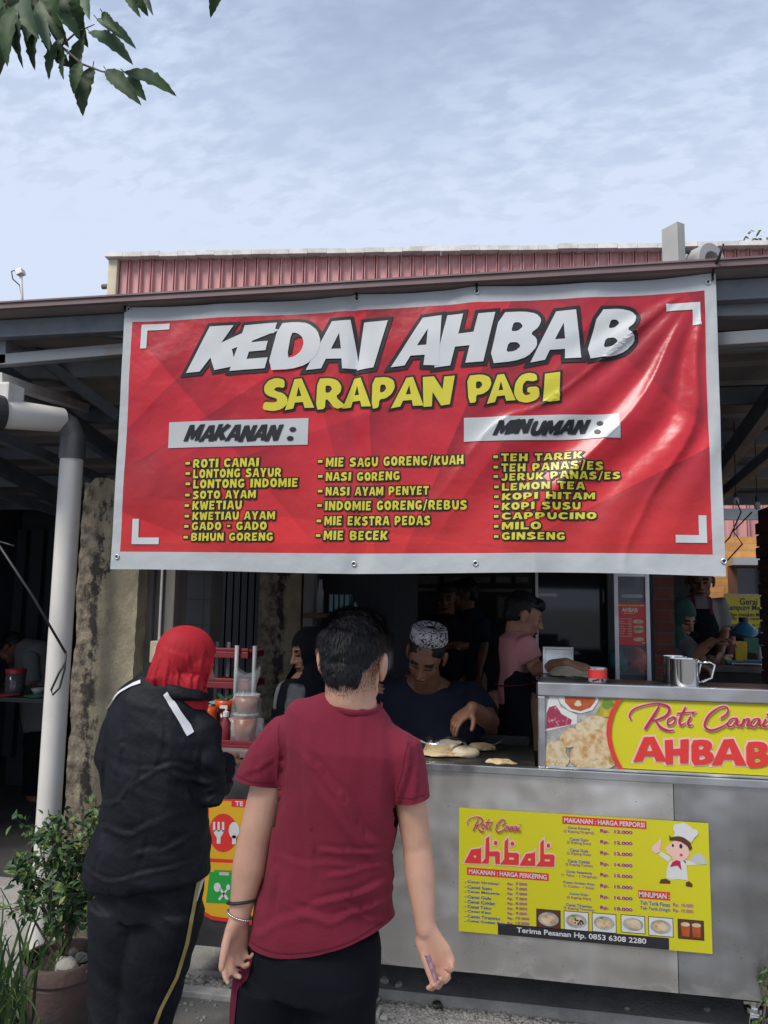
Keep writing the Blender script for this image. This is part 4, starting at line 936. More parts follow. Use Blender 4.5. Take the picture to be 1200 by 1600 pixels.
lines(ST, 'portion_lettering', it, M['p_navy'], .012, out=M['p_white']); lines(ST, 'portion_note_lettering', iq, M['p_purple'], .004, out=M['p_pink']); lines(ST, 'portion_price_lettering', ip, M['p_purple'], .034, out=M['p_pink'])
lines(ST, 'drink_lettering', [('Teh Tarik Panas', Zb(Z6, 648, 732, 862, 760)), ('Teh Tarik Dingin', Zb(Z6, 648, 772, 864, 802))], M['p_navy'], .01, out=M['p_white'])
lines(ST, 'drink_price_lettering', [('Rp. 10.000', Zb(Z6, 885, 746, 1030, 776)), ('Rp. 10.000', Zb(Z6, 885, 786, 1030, 816))], M['p_purple'], .004, out=M['p_pink'])
b = Zb(lambda x, y: xz(x, y, YP), 778, 1454, 1045, 1472); bp = flatpart('phone_strip', [rect(b)], M['p_black'], ST, YP, .0008)
lines(bp, 'phone_lettering', [('Terima Pesanan Hp. 0853 6308 2280', (b[0] + .075, b[1] + .009, b[2] - .085, b[3] - .009))], M['p_white'], .02, .0016)
for i, (x0, y0, x1, y1) in enumerate(((838, 1421, 876, 1451), (881, 1424, 920, 1454), (925, 1427, 963, 1457), (970, 1430, 1008, 1458), (1013, 1433, 1052, 1463), (1059, 1437, 1100, 1468))):
    Zp = lambda x, y: xz(x, y, YP); b = Zb(Zp, x0, y0, x1, y1); e = .0025
    fr = flatpart('dish_photo', [rect(b)], M['p_black'], ST, YP, .0008); flatpart('photo_ground', [rect((b[0] + e, b[1] + e, b[2] - e, b[3] - e))], M['p_white'] if 0 < i < 5 else M['p_brown'], fr, YP, .0014)
    c = ((b[0] + b[2]) / 2, (b[1] + b[3]) / 2); rx, rz = (b[2] - b[0]) * .42, (b[3] - b[1]) * .36
    if i < 5:
        flatpart('plate', [disc(c, rx, rz)], M['p_plate'], fr, YP, .0020)
        sh = [disc((c[0] + rx * .12 * rng.uniform(-1, 1), c[1] + rz * .12 * rng.uniform(-1, 1)), rx * .72, rz * .68)]
        flatpart('bread', sh, M[('p_roti', 'p_roti2', 'p_roti', 'p_roti2', 'p_roti')[i]], fr, YP, .0026)
        if i == 1: flatpart('olives', [disc((c[0] + rng.uniform(-.2, .7) * rx, c[1] + rng.uniform(-.5, .4) * rz), .0035, .0035, 7) for _ in range(14)], M['p_black'], fr, YP, .0032)
        if i in (1, 2): flatpart('herb', [disc((c[0] - rx * .25, c[1] + rz * .75), .008, .004, 9)], M['p_green'], fr, YP, .0036)
        if i == 3: flatpart('round_bread', [disc((c[0] + rx * .3, c[1] - rz * .2), rx * .5, rz * .6)], M['p_roti2'], fr, YP, .0034)
    else:
        for k in (-1, 1):
            w = rx * .42; cx_ = c[0] + k * rx * .5
            flatpart('tea_glass', [([(cx_ - w * .8, c[1] - rz), (cx_ + w * .8, c[1] - rz), (cx_ + w, c[1] + rz * .7), (cx_ - w, c[1] + rz * .7)], [(0, 1, 2, 3)])], M['p_curry'], fr, YP, .0020)
            flatpart('foam', [disc((cx_, c[1] + rz * .7), w, rz * .3)], M['p_roti2'], fr, YP, .0028)
# generic cartoon cook (printed)
def z6(pts): return poly2d([[Z6(*p) for p in pts]])
ck = flatpart('cook_figure', [z6([(858, 440), (915, 428), (975, 440), (985, 520), (990, 580), (930, 570), (870, 575), (835, 560), (840, 500)]), z6([(795, 370), (870, 415), (850, 445), (780, 395)]), z6([(955, 435), (1060, 440), (1100, 465), (985, 470)])], M['p_white'], ST, YP, .0008)
flatpart('shoes', [z6([(785, 600), (795, 572), (830, 566), (866, 585), (862, 602)]), z6([(975, 620), (978, 592), (1000, 585), (1024, 605), (1022, 628)])], M['p_brown'], ck, YP, .0016)
flatpart('head', [z6(bump_blob(925, 362, 84, 76, 5)), z6([(728, 340), (750, 315), (775, 300), (785, 280), (800, 290), (795, 330), (790, 375), (760, 385), (730, 368)])], M['p_pink'], ck, YP, .0016)
flatpart('fringe', [z6([(855, 250), (870, 268), (900, 262), (960, 270), (1010, 310), (1022, 345), (1005, 365), (985, 330), (940, 300), (890, 290), (858, 290)])], M['p_brown'], ck, YP, .0024)
flatpart('eyes', [disc(Z6(940, 332), .006, .009, 12), disc(Z6(882, 326), .004, .006, 12)], M['p_black'], ck, YP, .0024)
flatpart('mouth', [disc(Z6(942, 395), .006, .005, 12)], M['p_red'], ck, YP, .0024)
flatpart('cook_hat', [z6([(890, 262), (895, 235), (882, 205), (890, 175), (925, 170), (960, 162), (1000, 182), (1022, 205), (1058, 215), (1066, 245), (1040, 268), (1015, 305), (960, 268), (925, 258)])], M['p_white'], ck, YP, .0032)
flatpart('neckerchief', [z6([(862, 480), (880, 445), (910, 432), (935, 440), (945, 505), (915, 470)])], M['p_dred'], ck, YP, .0024)
flatpart('serving_dome', [z6([(1005, 435), (1030, 390), (1080, 385), (1120, 420), (1130, 462), (1060, 462)])], M['p_grey'], ck, YP, .0016)

# delivery sticker on the dark left panel
YD = YC - .004
DS = thing('cutlery_sticker', at(360, 1440, YD), 'amber sticker with cutlery pictures on the dark steel panel between the customers', 'sticker')
ZD = lambda x, y: xz(x, y, YD)
def dpoly(pts): return poly2d([[ZD(*p) for p in pts]])
flatpart('border', [dpoly([(324, 1248), (432, 1250), (436, 1452), (330, 1437), (314, 1428), (308, 1412), (312, 1350)])], M['p_red'], DS, YD, 0)
flatpart('upper_panel', [dpoly([(327, 1251), (432, 1253), (433, 1347), (326, 1341)])], M['p_amber'], DS, YD, .0010)
flatpart('lower_panel', [dpoly([(325, 1347), (433, 1351), (436, 1446), (331, 1431), (318, 1423), (313, 1411)])], M['p_amber'], DS, YD, .0010)
b = Zb(ZD, 362, 1250, 420, 1262); hp = flatpart('heading_panel', [rect(b)], M['p_red'], DS, YD, .0018); lines(hp, 'heading_lettering', [('TE', Zb(ZD, 368, 1252, 380, 1259))], M['p_white'], .03, .0026, Y=YD)
rc = flatpart('red_disc', [disc(ZD(349, 1301), .066, .08)], M['p_red'], DS, YD, .0018)
def tine(f, cx_, s):
    out = [dpoly([(cx_ + dx - 1.8, f), (cx_ + dx + 1.8, f), (cx_ + dx + 1.8, f + 15), (cx_ + dx - 1.8, f + 15)]) for dx in (-7, 0, 7)]
    return out + [dpoly([(cx_ - 9, f + 13), (cx_ + 9, f + 13), (cx_ + 6, f + 20), (cx_ + 3, f + 24), (cx_ + 3, f + 34), (cx_ - 3, f + 34), (cx_ - 3, f + 24), (cx_ - 6, f + 20)])]
flatpart('fork', tine(1284, 342, 1), M['p_white'], rc, YD, .0028); flatpart('spoon', [disc(ZD(366, 1297), .024, .034), dpoly([(363, 1305), (369, 1305), (369, 1319), (363, 1319)])], M['p_white'], rc, YD, .0028)
gb = flatpart('green_box', [dpoly([(328, 1362), (400, 1364), (398, 1414), (322, 1410)]), dpoly([(336, 1359), (395, 1361), (396, 1363), (334, 1361.5)])], M['p_green'], DS, YD, .0018)
flatpart('box_handle', [dpoly([(343, 1362), (358, 1363), (358, 1368), (343, 1367)])], M['p_grey'], gb, YD, .0026)
flatpart('crossed_cutlery', [disc(ZD(340, 1386), .016, .019), dpoly([(343, 1389), (346, 1387), (358, 1404), (354, 1406)]), dpoly([(341, 1404), (354, 1389), (356, 1391), (344, 1407)]), disc(ZD(357, 1386), .009, .012)], M['p_white'], gb, YD, .0034)
b = Zb(ZD, 393, 1388, 402, 1400); flatpart('white_label', [rect(b)], M['p_white'], DS, YD, .0018); lines(DS, 'small_lettering', [('N', Zb(ZD, 395, 1391, 401, 1397)), ('w', Zb(ZD, 389, 1416, 395, 1420))], M['p_black'], .02, .0026, Y=YD)

# casters
cp = None
for i, (px, y) in enumerate(((1178, 3.36), (1178, 3.9))):
    x = at(px, 1560, y).x
    if i == 0:
        cp = thing('caster', (x, y, 0), 'front rubber caster with a shiny steel fork under the right end of the cart', 'caster', 'casters under the food cart')
        g = MB(); g.tube([(x - .016, y, .062), (x + .016, y, .062)], .06, 20); w_ = g.build('tyre', M['blackrub'], cp, bevel=.006)
        g = MB(); g.tube([(x - .018, y, .062), (x + .018, y, .062)], .036, 16); g.build('rim', M['alu'], w_)
        g = MB()
        for s in (-1, 1): g.prism([(x + s * .026, y - .022, .05), (x + s * .026, y + .022, .05), (x + s * .026, y + .04, .15), (x + s * .026, y - .04, .15)], (s * .004, 0, 0))
        g.span((x - .03, y - .042, .15), (x + .03, y + .042, .156)); g.lathe((x, y, .157), [(.03, 0), (.03, .02), (.02, .02), (.02, .06)], 16); g.span((x - .05, y - .05, .205), (x + .05, y + .05, .215)); g.build('fork', M['chrome'], cp)
    else:
        c = copy_tree(cp); c.location = (x, y, 0); c['label'] = 'rear rubber caster in the shade behind the front caster'
# ------------------------------------------------------------------ food and goods on the cart
M['dough'] = mat('dough', (.62, .56, .42), .55, col2=(.50, .42, .28), vs=14)
M['rotib'] = mat('rotib', (.55, .43, .24), .6, col2=(.32, .17, .06), vs=24, vlo=.5, vhi=.75, bump=.6, bs=50)
M['tea'] = mat('tea', (.35, .12, .045), .3); M['bagfilm'] = mat('bagfilm', (.75, .77, .79), .10, trans=.0, alpha=.12, spec=.8)
M['clearplastic'] = mat('clearplastic', (.75, .77, .78), .1, alpha=.28)
M['redplastic'] = mat('redplastic', (.17, .012, .02), .5); M['orange'] = mat('orange', (.60, .09, .02), .35); M['whiteplastic'] = mat('whiteplastic', (.34, .345, .35), .45)
M['teal'] = mat('teal', (.03, .22, .22), .4); M['bluep'] = mat('bluep', (.03, .18, .30), .35); M['yellowp'] = mat('yellowp', (.65, .45, .02), .4); M['greenp'] = mat('greenp', (.02, .14, .08), .4); M['pinkp'] = mat('pinkp', (.45, .16, .22), .4)
gz = pzT - .022
def flat_bread(px, py, rx, ry, lab, mk, fold=0, seed=1, y=None):
    c = atz(px, py, gz + .012); r = random.Random(seed); ph = [r.uniform(0, 6.28) for _ in range(5)]
    n, m = 36, 8; g = MB(); top, bot = [], []
    def pt(i, j, s):
        a = 2 * math.pi * i / n; k = j / m; w = 1 + .10 * math.sin(3 * a + ph[0]) + .08 * math.sin(5 * a + ph[1]); x, yy = rx * k * w * math.cos(a), ry * k * w * math.sin(a)
        h = .010 * (1 - k ** 4) + .010 * noise.noise(Vector((x * 28 + seed, yy * 28, seed))) + fold * .02 * math.exp(-((yy + x * .3) / .03) ** 2)
        return c + Vector((x, yy, (h if s else -.006)))
    vs = [pt(0, 0, 1)] + [pt(i, j, 1) for j in range(1, m + 1) for i in range(n)] + [pt(i, m, 0) for i in range(n)]
    fs = [(0, 1 + i, 1 + (i + 1) % n) for i in range(n)]
    for j in range(m): fs += [(1 + j * n + i, 1 + (j + 1) * n + i, 1 + (j + 1) * n + (i + 1) % n, 1 + j * n + (i + 1) % n) for i in range(n)]
    fs.append(tuple(1 + m * n + i for i in range(n))[::-1]); g.add(vs, fs)
    single('flatbread', g, M[mk], lab, 'flatbread', 'flatbreads on the black griddle', loc=c, smooth=True)
flat_bread(690, 1177, .115, .05, 'browned flatbread lying left of the white dough mound on the griddle', 'rotib', 0, 3)
flat_bread(660, 1168, .07, .045, 'pale flatbread half hidden behind the maroon shirt shoulder on the griddle', 'dough', 1, 5)
flat_bread(705, 1166, .065, .04, 'folded pale flatbread under the steel tray rim on the griddle', 'dough', 1, 7)
flat_bread(752, 1168, .06, .045, 'thin golden flatbread right behind the white dough mound', 'rotib', .6, 9)
flat_bread(783, 1190, .062, .035, 'dark browned flatbread at the right front edge of the griddle', 'rotib', 0, 11)
c = atz(728, 1178, gz + .01); g = MB(); g.ell(c + Vector((0, 0, .006)), (.062, .05, .030), 24, 14)
for i, v in enumerate(g.v): g.v[i] = v + Vector((0, 0, .004 * noise.noise(v * 20)))
single('dough_mound', g, M['dough'], 'smooth white mound of dough in the middle of the griddle', 'dough', loc=c, smooth=True)
c = atz(688, 1160, gz + .04); g = MB(); g.lathe(c, [(.10, -.03), (.118, .012), (.122, .014), (.119, .010), (.102, -.026)], 32, cap=False); g.lathe(c, [(.0999, -.031), (.0999, -.029)], 32)
single('steel_tray', g, M['chrome'], 'shallow round steel tray at the back of the griddle in front of the cook', 'tray', loc=c, smooth=True)
c = atz(762, 1163, gz + .02); g = MB(); g.span(c + Vector((-.04, -.01, -.003)), c + Vector((.03, .012, .003))); g.tube([c + Vector((.03, 0, 0)), c + Vector((.06, .03, .012)), c + Vector((.07, .07, .02))], .005, 8)
single('spatula', g, M['steeldark'], 'dark steel spatula lying at the back right of the griddle', 'spatula', loc=c)

# on the raised box
tz = bz - .003
def on(px, py, y): p = at(px, py, y); return Vector((p.x, y, tz))
c = on(934, 1063, 3.40)
can_ = thing('milk_can', c, 'small red and white food can on the raised cart box', 'can')
rad = (at(950, 1055, 3.40).x - at(920, 1055, 3.40).x) / 2; hh = at(935, 1043, 3.40).z - tz
g = MB(); g.lathe(c, [(rad * .96, .002), (rad, .004), (rad, hh - .004), (rad * .97, hh - .002)], 28); g.build('body', M['whiteplastic'], can_, smooth=False, angle=40)
g = MB(); g.lathe(c, [(rad * 1.012, hh * .30), (rad * 1.012, hh * .88)], 28, cap=False); g.build('red_band', M['p_red'], can_, smooth=True)
g = MB(); g.lathe(c, [(rad * 1.02, hh - .005), (rad * 1.03, hh - .002), (rad * 1.02, hh), (rad * .93, hh), (rad * .93, hh - .003)], 28); g.build('rim', M['chrome'], can_)
g = MB()
for k in range(9):
    a = rng.uniform(3.5, 6.0); z = rng.uniform(.1, .28) * hh; p = c + Vector((rad * 1.006 * math.cos(a), rad * 1.006 * math.sin(a), z)); g.ell(p, (.006, .003, .005), 8, 5)
g.build('printed_spots', M['p_black'], can_)
def mug(px, py, y, pxw, pyt, lab, handle=True):
    c = on(px, py, y); r = pxw / 2 * y / FPX; h = at(px, pyt, y).z - tz
    o = thing('steel_mug', c, lab, 'mug', 'tall steel mugs on the raised cart box')
    g = MB(); g.lathe(c, [(r * .97, .001), (r, .006), (r, h - .006), (r * 1.04, h), (r * .98, h), (r * .96, h - .01), (r * .95, .01)], 36); g.build('body', M['chrome'], o, angle=40)
    if handle:
        g = MB(); g.tube([c + Vector((r * .98, 0, h * .86)), c + Vector((r * 1.75, -.004, h * .90)), c + Vector((r * 2.05, -.004, h * .80)), c + Vector((r * 1.85, -.004, h * .32)), c + Vector((r * .98, 0, h * .12))], [(.005, .009)] * 5, 10); g.build('handle', M['chrome'], o, smooth=True)
    return o
mug(1070, 1068, 3.375, 40, 1029, 'front tall steel mug with a bent handle on the raised cart box')
mug(1056, 1066, 3.50, 34, 1025, 'steel mug half hidden behind the front steel mug')
# tray and dough sheet worked by the boy
c = on(885, 1062, 3.72)
g = MB(); A, B = at(846, 1060, 3.66), at(955, 1060, 3.66); tz = A.z; g.span((A.x, 3.62, tz - .03), (B.x, 3.98, tz)); single('work_board', g, M['steelbar'], 'flat steel work board behind the cart under the stretched dough', 'board', bevel=.003)
g = MB(); A = at(848, 1010, 3.90); B = at(896, 1010, 3.90); g.span((A.x, 3.90, tz + .001), (B.x, 3.915, A.z)); g.span((A.x + .01, 3.894, tz + .012), (B.x - .01, 3.899, A.z - .01)); single('metal_plate', g, M['steelbar'], 'square steel lid standing upright behind the stretched dough', 'lid', bevel=.004)
def doughsheet(u, v):
    A, B = at(864, 1058, 3.68), at(920, 1058, 3.68); x = A.x + (B.x - A.x) * u
    top = .012 + .055 * math.sin(min(u * 1.3, 1) * math.pi * .8) * (1 - v) + .006 * noise.noise(Vector((u * 6, v * 6, 3)))
    return Vector((x + .05 * (1 - v) * (u - .3), 3.66 + .16 * (1 - v), tz + .002 + max(top, .003)))
g = MB(); g.grid(doughsheet, 24, 16); single('stretched_dough', g, mat('dough_thin', (.66, .60, .47), .5, col2=(.55, .47, .33), vs=10), 'thin sheet of stretched white dough under the boy in pink', 'dough', smooth=True, fix=False)

# goods on the left counter
lz = pzT + .013
def onl(px, y): p = at(px, 1150, y); return Vector((p.x, y, lz))
g = MB(); A, B = at(345, 1160, 3.45), at(425, 1160, 3.45); g.span((A.x, 3.33, lz), (B.x, 3.62, lz + .012)); g.span((A.x, 3.33, lz + .0125), (B.x, 3.342, lz + .03)); single('red_tray', g, M['redplastic'], 'red plastic tray on the left counter under the cups of tea', 'tray', bevel=.003)
lz2 = lz + .0135
def cup(px, y, z0, w, h, lab):
    c = onl(px, y); c.z = z0; o = thing('tea_cup', c, lab, 'cup', 'plastic cups of tea stacked in a clear bag')
    g = MB(); g.lathe(c, [(w * .74, .002), (w * .95, h * .86)], 24); g.build('tea', M['tea'], o, smooth=True)
    g = MB(); g.lathe(c, [(w * .76, 0), (w * .98, h), (w * 1.06, h), (w * 1.06, h + .006), (w * .9, h + .007)], 24); g.build('shell', M['clearplastic'], o, smooth=True); return c
yb = 3.42
h1 = (at(383, 1117, yb).z - lz2)
w = 20 * yb / FPX
c1_ = cup(383, yb, lz2 + .002, w, h1, 'lower plastic cup of brown milky tea in the clear bag'); cup(384, yb, lz2 + h1 + .012, w, at(383, 1086, yb).z - lz2 - h1 - .012, 'upper plastic cup of brown milky tea in the clear bag')
zt2 = at(385, 1040, yb).z
g = MB()
def bag(u, v):
    a = u * 2 * math.pi; hgt = lz2 + .004 + v * (zt2 - lz2); nar = 1 - .35 * sst(.52, .66, v) + .25 * sst(.7, .95, v)
    r_ = w * 1.16 * nar * (1 + .10 * noise.noise(Vector((math.cos(a) * 2.2, math.sin(a) * 2.2, v * 7))) + .08 * noise.noise(Vector((math.cos(a) * 6, math.sin(a) * 6, v * 12))))
    notch = -.04 * sst(.8, 1, v) * (.5 + .5 * math.cos(a * 2 + 1.57 * 2))
    return Vector((c1_.x + r_ * math.cos(a), yb + r_ * math.sin(a) * (1 - .5 * sst(.6, .9, v)), hgt + notch))
g.grid(bag, 40, 40); single('plastic_bag', g, M['bagfilm'], 'crumpled clear plastic bag round the two stacked tea cups', 'bag', smooth=True, fix=False, loc=(c1_.x, yb, lz2))
c = onl(350, 3.62); c.z = at(350, 1098, 3.62).z - .04
o = thing('sauce_bowl', Vector((c.x, c.y, c.z)), 'small orange bowl with green chillies behind the cups', 'bowl')
g = MB(); g.lathe(c, [(.03, 0), (.048, .03), (.05, .055), (.046, .055), (.043, .03)], 24); g.build('bowl', M['orange'], o, smooth=True)
g = MB()
for k in range(9): a = rng.random() * 6.28; g.tube([c + Vector((.01 * math.cos(a), .01 * math.sin(a), .05)), c + Vector((.045 * math.cos(a), .03 * math.sin(a), .065 + rng.random() * .02))], [.006, .002], 6)
g.build('chillies', M['greenp'], o)
zz = c.z - .001
g = MB(); cc = onl(350, 3.62); g.lathe(cc, [(.05, 0), (.05, zz - lz - .004), (.03, zz - lz)], 20); single('glass_jar', g, mat('jarbrown', (.10, .03, .02), .2), 'dark jar of sauce under the small orange bowl', 'jar', loc=cc, smooth=True)
cc = onl(352, 3.42); o = thing('sauce_bottle', cc, 'small sauce bottle with a white cap beside the black jacket sleeve', 'bottle')
g = MB(); g.lathe(cc, [(.022, 0.0135), (.024, .02), (.024, .09), (.012, .11), (.012, .118)], 18); g.build('bottle', M['redplastic'], o, smooth=True)
g = MB(); g.lathe(cc, [(.014, .119), (.014, .14), (.006, .143), (.005, .165)], 14); g.span(cc + Vector((-.03, -.005, .155)), cc + Vector((.006, .005, .168))); g.build('cap', M['p_white'], o)
for k, (px, lab) in enumerate(((366, 'clear drinking glass between the sauce bottle and the tea cups'), (402, 'clear drinking glass right of the bagged tea cups'))):
    cc = onl(px, 3.52); g = MB(); g.lathe(cc, [(.024, .0135), (.03, .10), (.028, .10), (.022, .02)], 20); single('drinking_glass', g, M['clearplastic'], lab, 'glass', 'drinking glasses on the red tray', loc=cc, smooth=True)
# red shelf rack with white posts
ya = 3.95
o = thing('shelf_rack', at(367, 1160, ya), 'red plastic shelf rack with white posts behind the tea cups', 'shelf rack')
for py in (1016, 1062):
    A, B = at(332, py, ya), at(400, py, ya); g = MB(); g.span((A.x, ya - .12, A.z - .03), (B.x, ya + .14, A.z + .004)); g.span((A.x, ya - .12, A.z + .0045), (B.x, ya - .105, A.z + .022)); g.build('shelf', M['redplastic'], o, bevel=.005)
zb_ = at(367, 1012, ya).z + .02
for px, yy in ((369, ya - .13), (397, ya - .13), (356, ya + .15), (338, ya + .15)):
    q = at(px, 1050, yy); g = MB(); g.tube([(q.x, yy, lz), (q.x, yy, zb_)], .011, 10); g.build('post', M['whiteplastic'], o, smooth=True)
c = onl(352, 3.80); g = MB()
for k in range(9): z = .002 + k * .0145; g.lathe(c, [(.05, z), (.088, z + .013), (.090, z + .0135)], 28, cap=(k == 0 or True))
single('plate_stack', g, M['whiteplastic'], 'stack of white bowls on the counter below the red shelf', 'bowls', loc=c)
c = onl(326, 3.55); g = MB(); g.lathe(c, [(.03, .002), (.035, .01), (.035, .12), (.03, .14)], 18); single('chilli_jar', g, M['orange'], 'orange jar beside the red headscarf edge on the counter', 'jar', loc=c, smooth=True)
# blue-green crate and bottles high at the back
for i, (px, py0, py1, w, mk, lab) in enumerate(((501, 905, 958, .05, 'clearplastic', 'tall clear bottle at the back left of the man\'s hair'), (555, 938, 958, .03, 'chrome', 'small steel tin on the back shelf above the man\'s hair'))):
    y = 4.9; A, B = at(px, py0, y), at(px, py1, y); g = MB(); h = A.z - B.z; g.lathe((A.x, y, B.z), [(w * .5, .001), (w * .5, h * .6), (w * .25, h * .8), (w * .25, h)], 16); single('bottle', g, M[mk], lab, 'bottle', loc=(A.x, y, B.z), smooth=True)
A, B = at(516, 928, 4.9), at(548, 957, 4.9); g = MB()
for k in range(4): g.span((A.x + (B.x - A.x) * k / 4 + .003, 4.85, B.z + .002), (A.x + (B.x - A.x) * (k + 1) / 4 - .003, 4.98, A.z))
single('plastic_cups', g, mat('cupsteal', (.05, .16, .2), .2), 'block of pale blue plastic cups on the back shelf', 'cups', bevel=.006)
g = MB(); A, B = at(480, 958, 4.9), at(575, 964, 4.9); g.span((A.x, 4.8, A.z - .03), (B.x, 5.05, A.z)); single('wall_shelf', g, M['woodframe'], 'dark shelf carrying cups behind the man in maroon', 'shelf')
c = at(606, 1015, 4.4); g = MB(); g.lathe((c.x, 4.4, c.z - .3), [(.035, 0), (.035, .40), (.03, .40)], 18); single('steel_canister', g, M['steeldark'], 'narrow steel canister between the two heads at the griddle', 'canister', loc=(c.x, 4.4, c.z - .3), smooth=True)

# glass cabinet with the small red menu poster
yg = 4.35
A, B = at(958, 890, yg), at(1017, 1064, yg)
o = thing('glass_cabinet', ((A.x + B.x) / 2, yg, .9), 'aluminium framed glass cabinet with a red menu poster and coloured bags inside', 'cabinet')
zt3, zb3 = A.z, 1.33
g = MB(); g.span((A.x + .012, yg, zb3), (B.x - .012, yg + .005, zt3)); g.build('glass', mat('cabglass', (.35, .37, .38), .05, alpha=.18), o)
for x in (A.x, B.x - .02): g = MB(); g.span((x, yg - .012, zb3 - .4), (x + .022, yg + .014, zt3 + .3)); g.build('frame_post', M['alu'], o, bevel=.003)
g = MB(); q = at(985, 898, yg).z; g.span((A.x + .0225, yg - .012, q - .01), (B.x - .0205, yg + .014, q + .012)); g.build('frame_rail', M['alu'], o)
g = MB(); q = at(985, 934, yg + .2).z; g.span((A.x + .06, yg + .15, q), (B.x - .01, yg + .17, q + .018)); g.build('shelf_strip', M['pale'], o)
g = MB(); g.span((A.x, yg + .30, zb3 - .45), (B.x, yg + .32, zt3 + .3)); g.span((A.x, yg + .02, zb3 - .45), (B.x, yg + .299, zb3)); g.build('back_board', mat('cabback', (.055, .065, .07), .7), o)
for px, py0, w, mk, lab in ((970, 1038, .10, 'teal', 'teal bag at the bottom left of the glass cabinet'), (996, 1036, .11, 'orange', 'orange bag at the bottom right of the glass cabinet'), (985, 1016, .09, 'redplastic', 'crumpled red bag on top of the coloured bags in the glass cabinet')):
    q = at(px, py0 + 12, yg + .16); g = MB(); g.ell((q.x, yg + .16, max(q.z, zb3 + .065)), (w * .62, .07, w * .62), 20, 14)
    for i, v in enumerate(g.v): g.v[i] = v + Vector((noise.noise(v * 22), noise.noise(v * 22 + Vector((5, 0, 0))), noise.noise(v * 22 + Vector((0, 7, 0))))) * .016
    single('food_bag', g, M[mk], lab, 'bag', smooth=True)
yq = yg - .004
pb_ = Zb(lambda x, y: xz(x, y, yq), 960, 942, 1009, 1008)
o = thing('menu_poster', ((pb_[0] + pb_[2]) / 2, yq, pb_[1]), 'small red menu poster taped on the glass cabinet door', 'poster')
flatpart('sheet', [rect(pb_)], M['p_red'], o, yq, 0)
W_, H_ = pb_[2] - pb_[0], pb_[3] - pb_[1]
U = lambda u, v: (pb_[0] + u * W_, pb_[1] + v * H_)
lines(o, 'title_lettering', [('AHBAB', (*U(.25, .79), *U(.75, .88)))], M['p_white'], .04, .0014, Y=yq)
lines(o, 'menu_lettering', [(t, (*U(.06, .60 - i * .058), *U(.06 + .025 * len(t), .635 - i * .058))) for i, t in enumerate(L1[:8])] + [(p_, (*U(.42, .60 - i * .058), *U(.55, .635 - i * .058))) for i, p_ in enumerate(P1[:8])], M['p_pink'], .02, .0014, Y=yq)
flatpart('gold_lines', [rect((*U(.1, .92), *U(.9, .955))), rect((*U(.3, .74), *U(.7, .765)))], M['p_amber'], o, yq, .0014)
flatpart('dish_pictures', [disc(U(.76, v), W_ * .17, H_ * .05) for v in (.56, .42, .34, .14)], M['p_roti'], o, yq, .0014)
flatpart('corner_marks', [rect((*U(.04, .93), *U(.14, .95))), rect((*U(.86, .93), *U(.96, .95))), rect((*U(.86, .05), *U(.96, .07))), rect((*U(.04, .05), *U(.14, .07)))], M['p_white'], o, yq, .0016)

# neighbouring stall: yellow sign and clutter
yv = 6.6
pv = Zb(lambda x, y: xz(x, y, yv), 1132, 928, 1205, 1012)
o = thing('stall_sign', ((pv[0] + pv[2]) / 2, yv, pv[1]), 'yellow sheet sign with black writing in front of the orange brick wall', 'sign')
flatpart('sheet', [rect(pv)], mat('signyellow', (.62, .55, .03), .5), o, yv, 0); flatpart('hem', [rect((pv[0], pv[3] - .02, pv[2], pv[3]))], M['p_roti2'], o, yv, .001)
Zv = lambda x, y: xz(x, y, yv)
lines(o, 'sign_lettering', [('Gerai', Zb(Zv, 1156, 935, 1183, 945)), ('Kampung Me', Zb(Zv, 1134, 945, 1187, 956)), ('Khas masakan M', Zb(Zv, 1138, 957, 1186, 963)), ('(By Linda cateri', Zb(Zv, 1142, 964, 1189, 970)), ('Kempedas Tapah / B', Zb(Zv, 1136, 974, 1189, 980)), ('goreng Mania', Zb(Zv, 1137, 982, 1170, 988))], M['p_black'], .02, .002, Y=yv)
yt = 5.3
A, B = at(1085, 1045, yt), at(1240, 1045, yt)
o = thing('stall_table', ((A.x + B.x) / 2, yt, .05), 'dark cluttered work table of the neighbouring stall', 'table')
ttz = at(1140, 1030, yt).z - .02
g = MB(); g.span((A.x - .35, yt - .3, ttz - .04), (B.x, yt + .6, ttz)); g.build('table_top', M['steeldark'], o, bevel=.004)
g = MB(); g.span((A.x - .33, yt - .28, .5), (B.x - .02, yt - .26, ttz - .041)); g.build('front_skirt', M['tabledark'] if 'tabledark' in M else M['blackiron'], o)
for x in (A.x - .30, B.x - .05):
    for y in (yt - .26, yt + .55): g = MB(); g.span((x - .02, y - .02, .05), (x + .02, y + .02, ttz - .041)); g.build('leg', M['blackiron'], o)
def tbox(px, py, y, w, d, h, mk, name, lab, cat):
    q = at(px, py, y); g = MB(); g.prism([(q.x - w / 2, y, ttz + .002), (q.x + w / 2, y, ttz + .002), (q.x + w / 2 * 1.1, y, ttz + h), (q.x - w / 2 * 1.1, y, ttz + h)], (0, d, 0)); single(name, g, M[mk], lab, cat, bevel=.006)
tbox(1159, 1040, 5.35, .07, .10, .13, 'yellowp', 'basket', 'yellow slotted basket on the neighbouring stall table', 'basket')
tbox(1176, 1040, 5.45, .09, .12, .15, 'greenp', 'bucket', 'dark green bin beside the yellow basket', 'bin')
tbox(1180, 1048, 5.1, .10, .06, .03, 'bluep', 'food_box', 'flat blue box at the front of the neighbouring stall table', 'box')
tbox(1152, 1050, 5.08, .11, .06, .025, 'teal', 'food_box', 'flat teal box left of the flat blue box', 'box')
tbox(1168, 1058, 5.02, .16, .05, .014, 'steelbar', 'metal_plate', 'thin steel lid at the very front of the neighbouring stall table', 'lid')
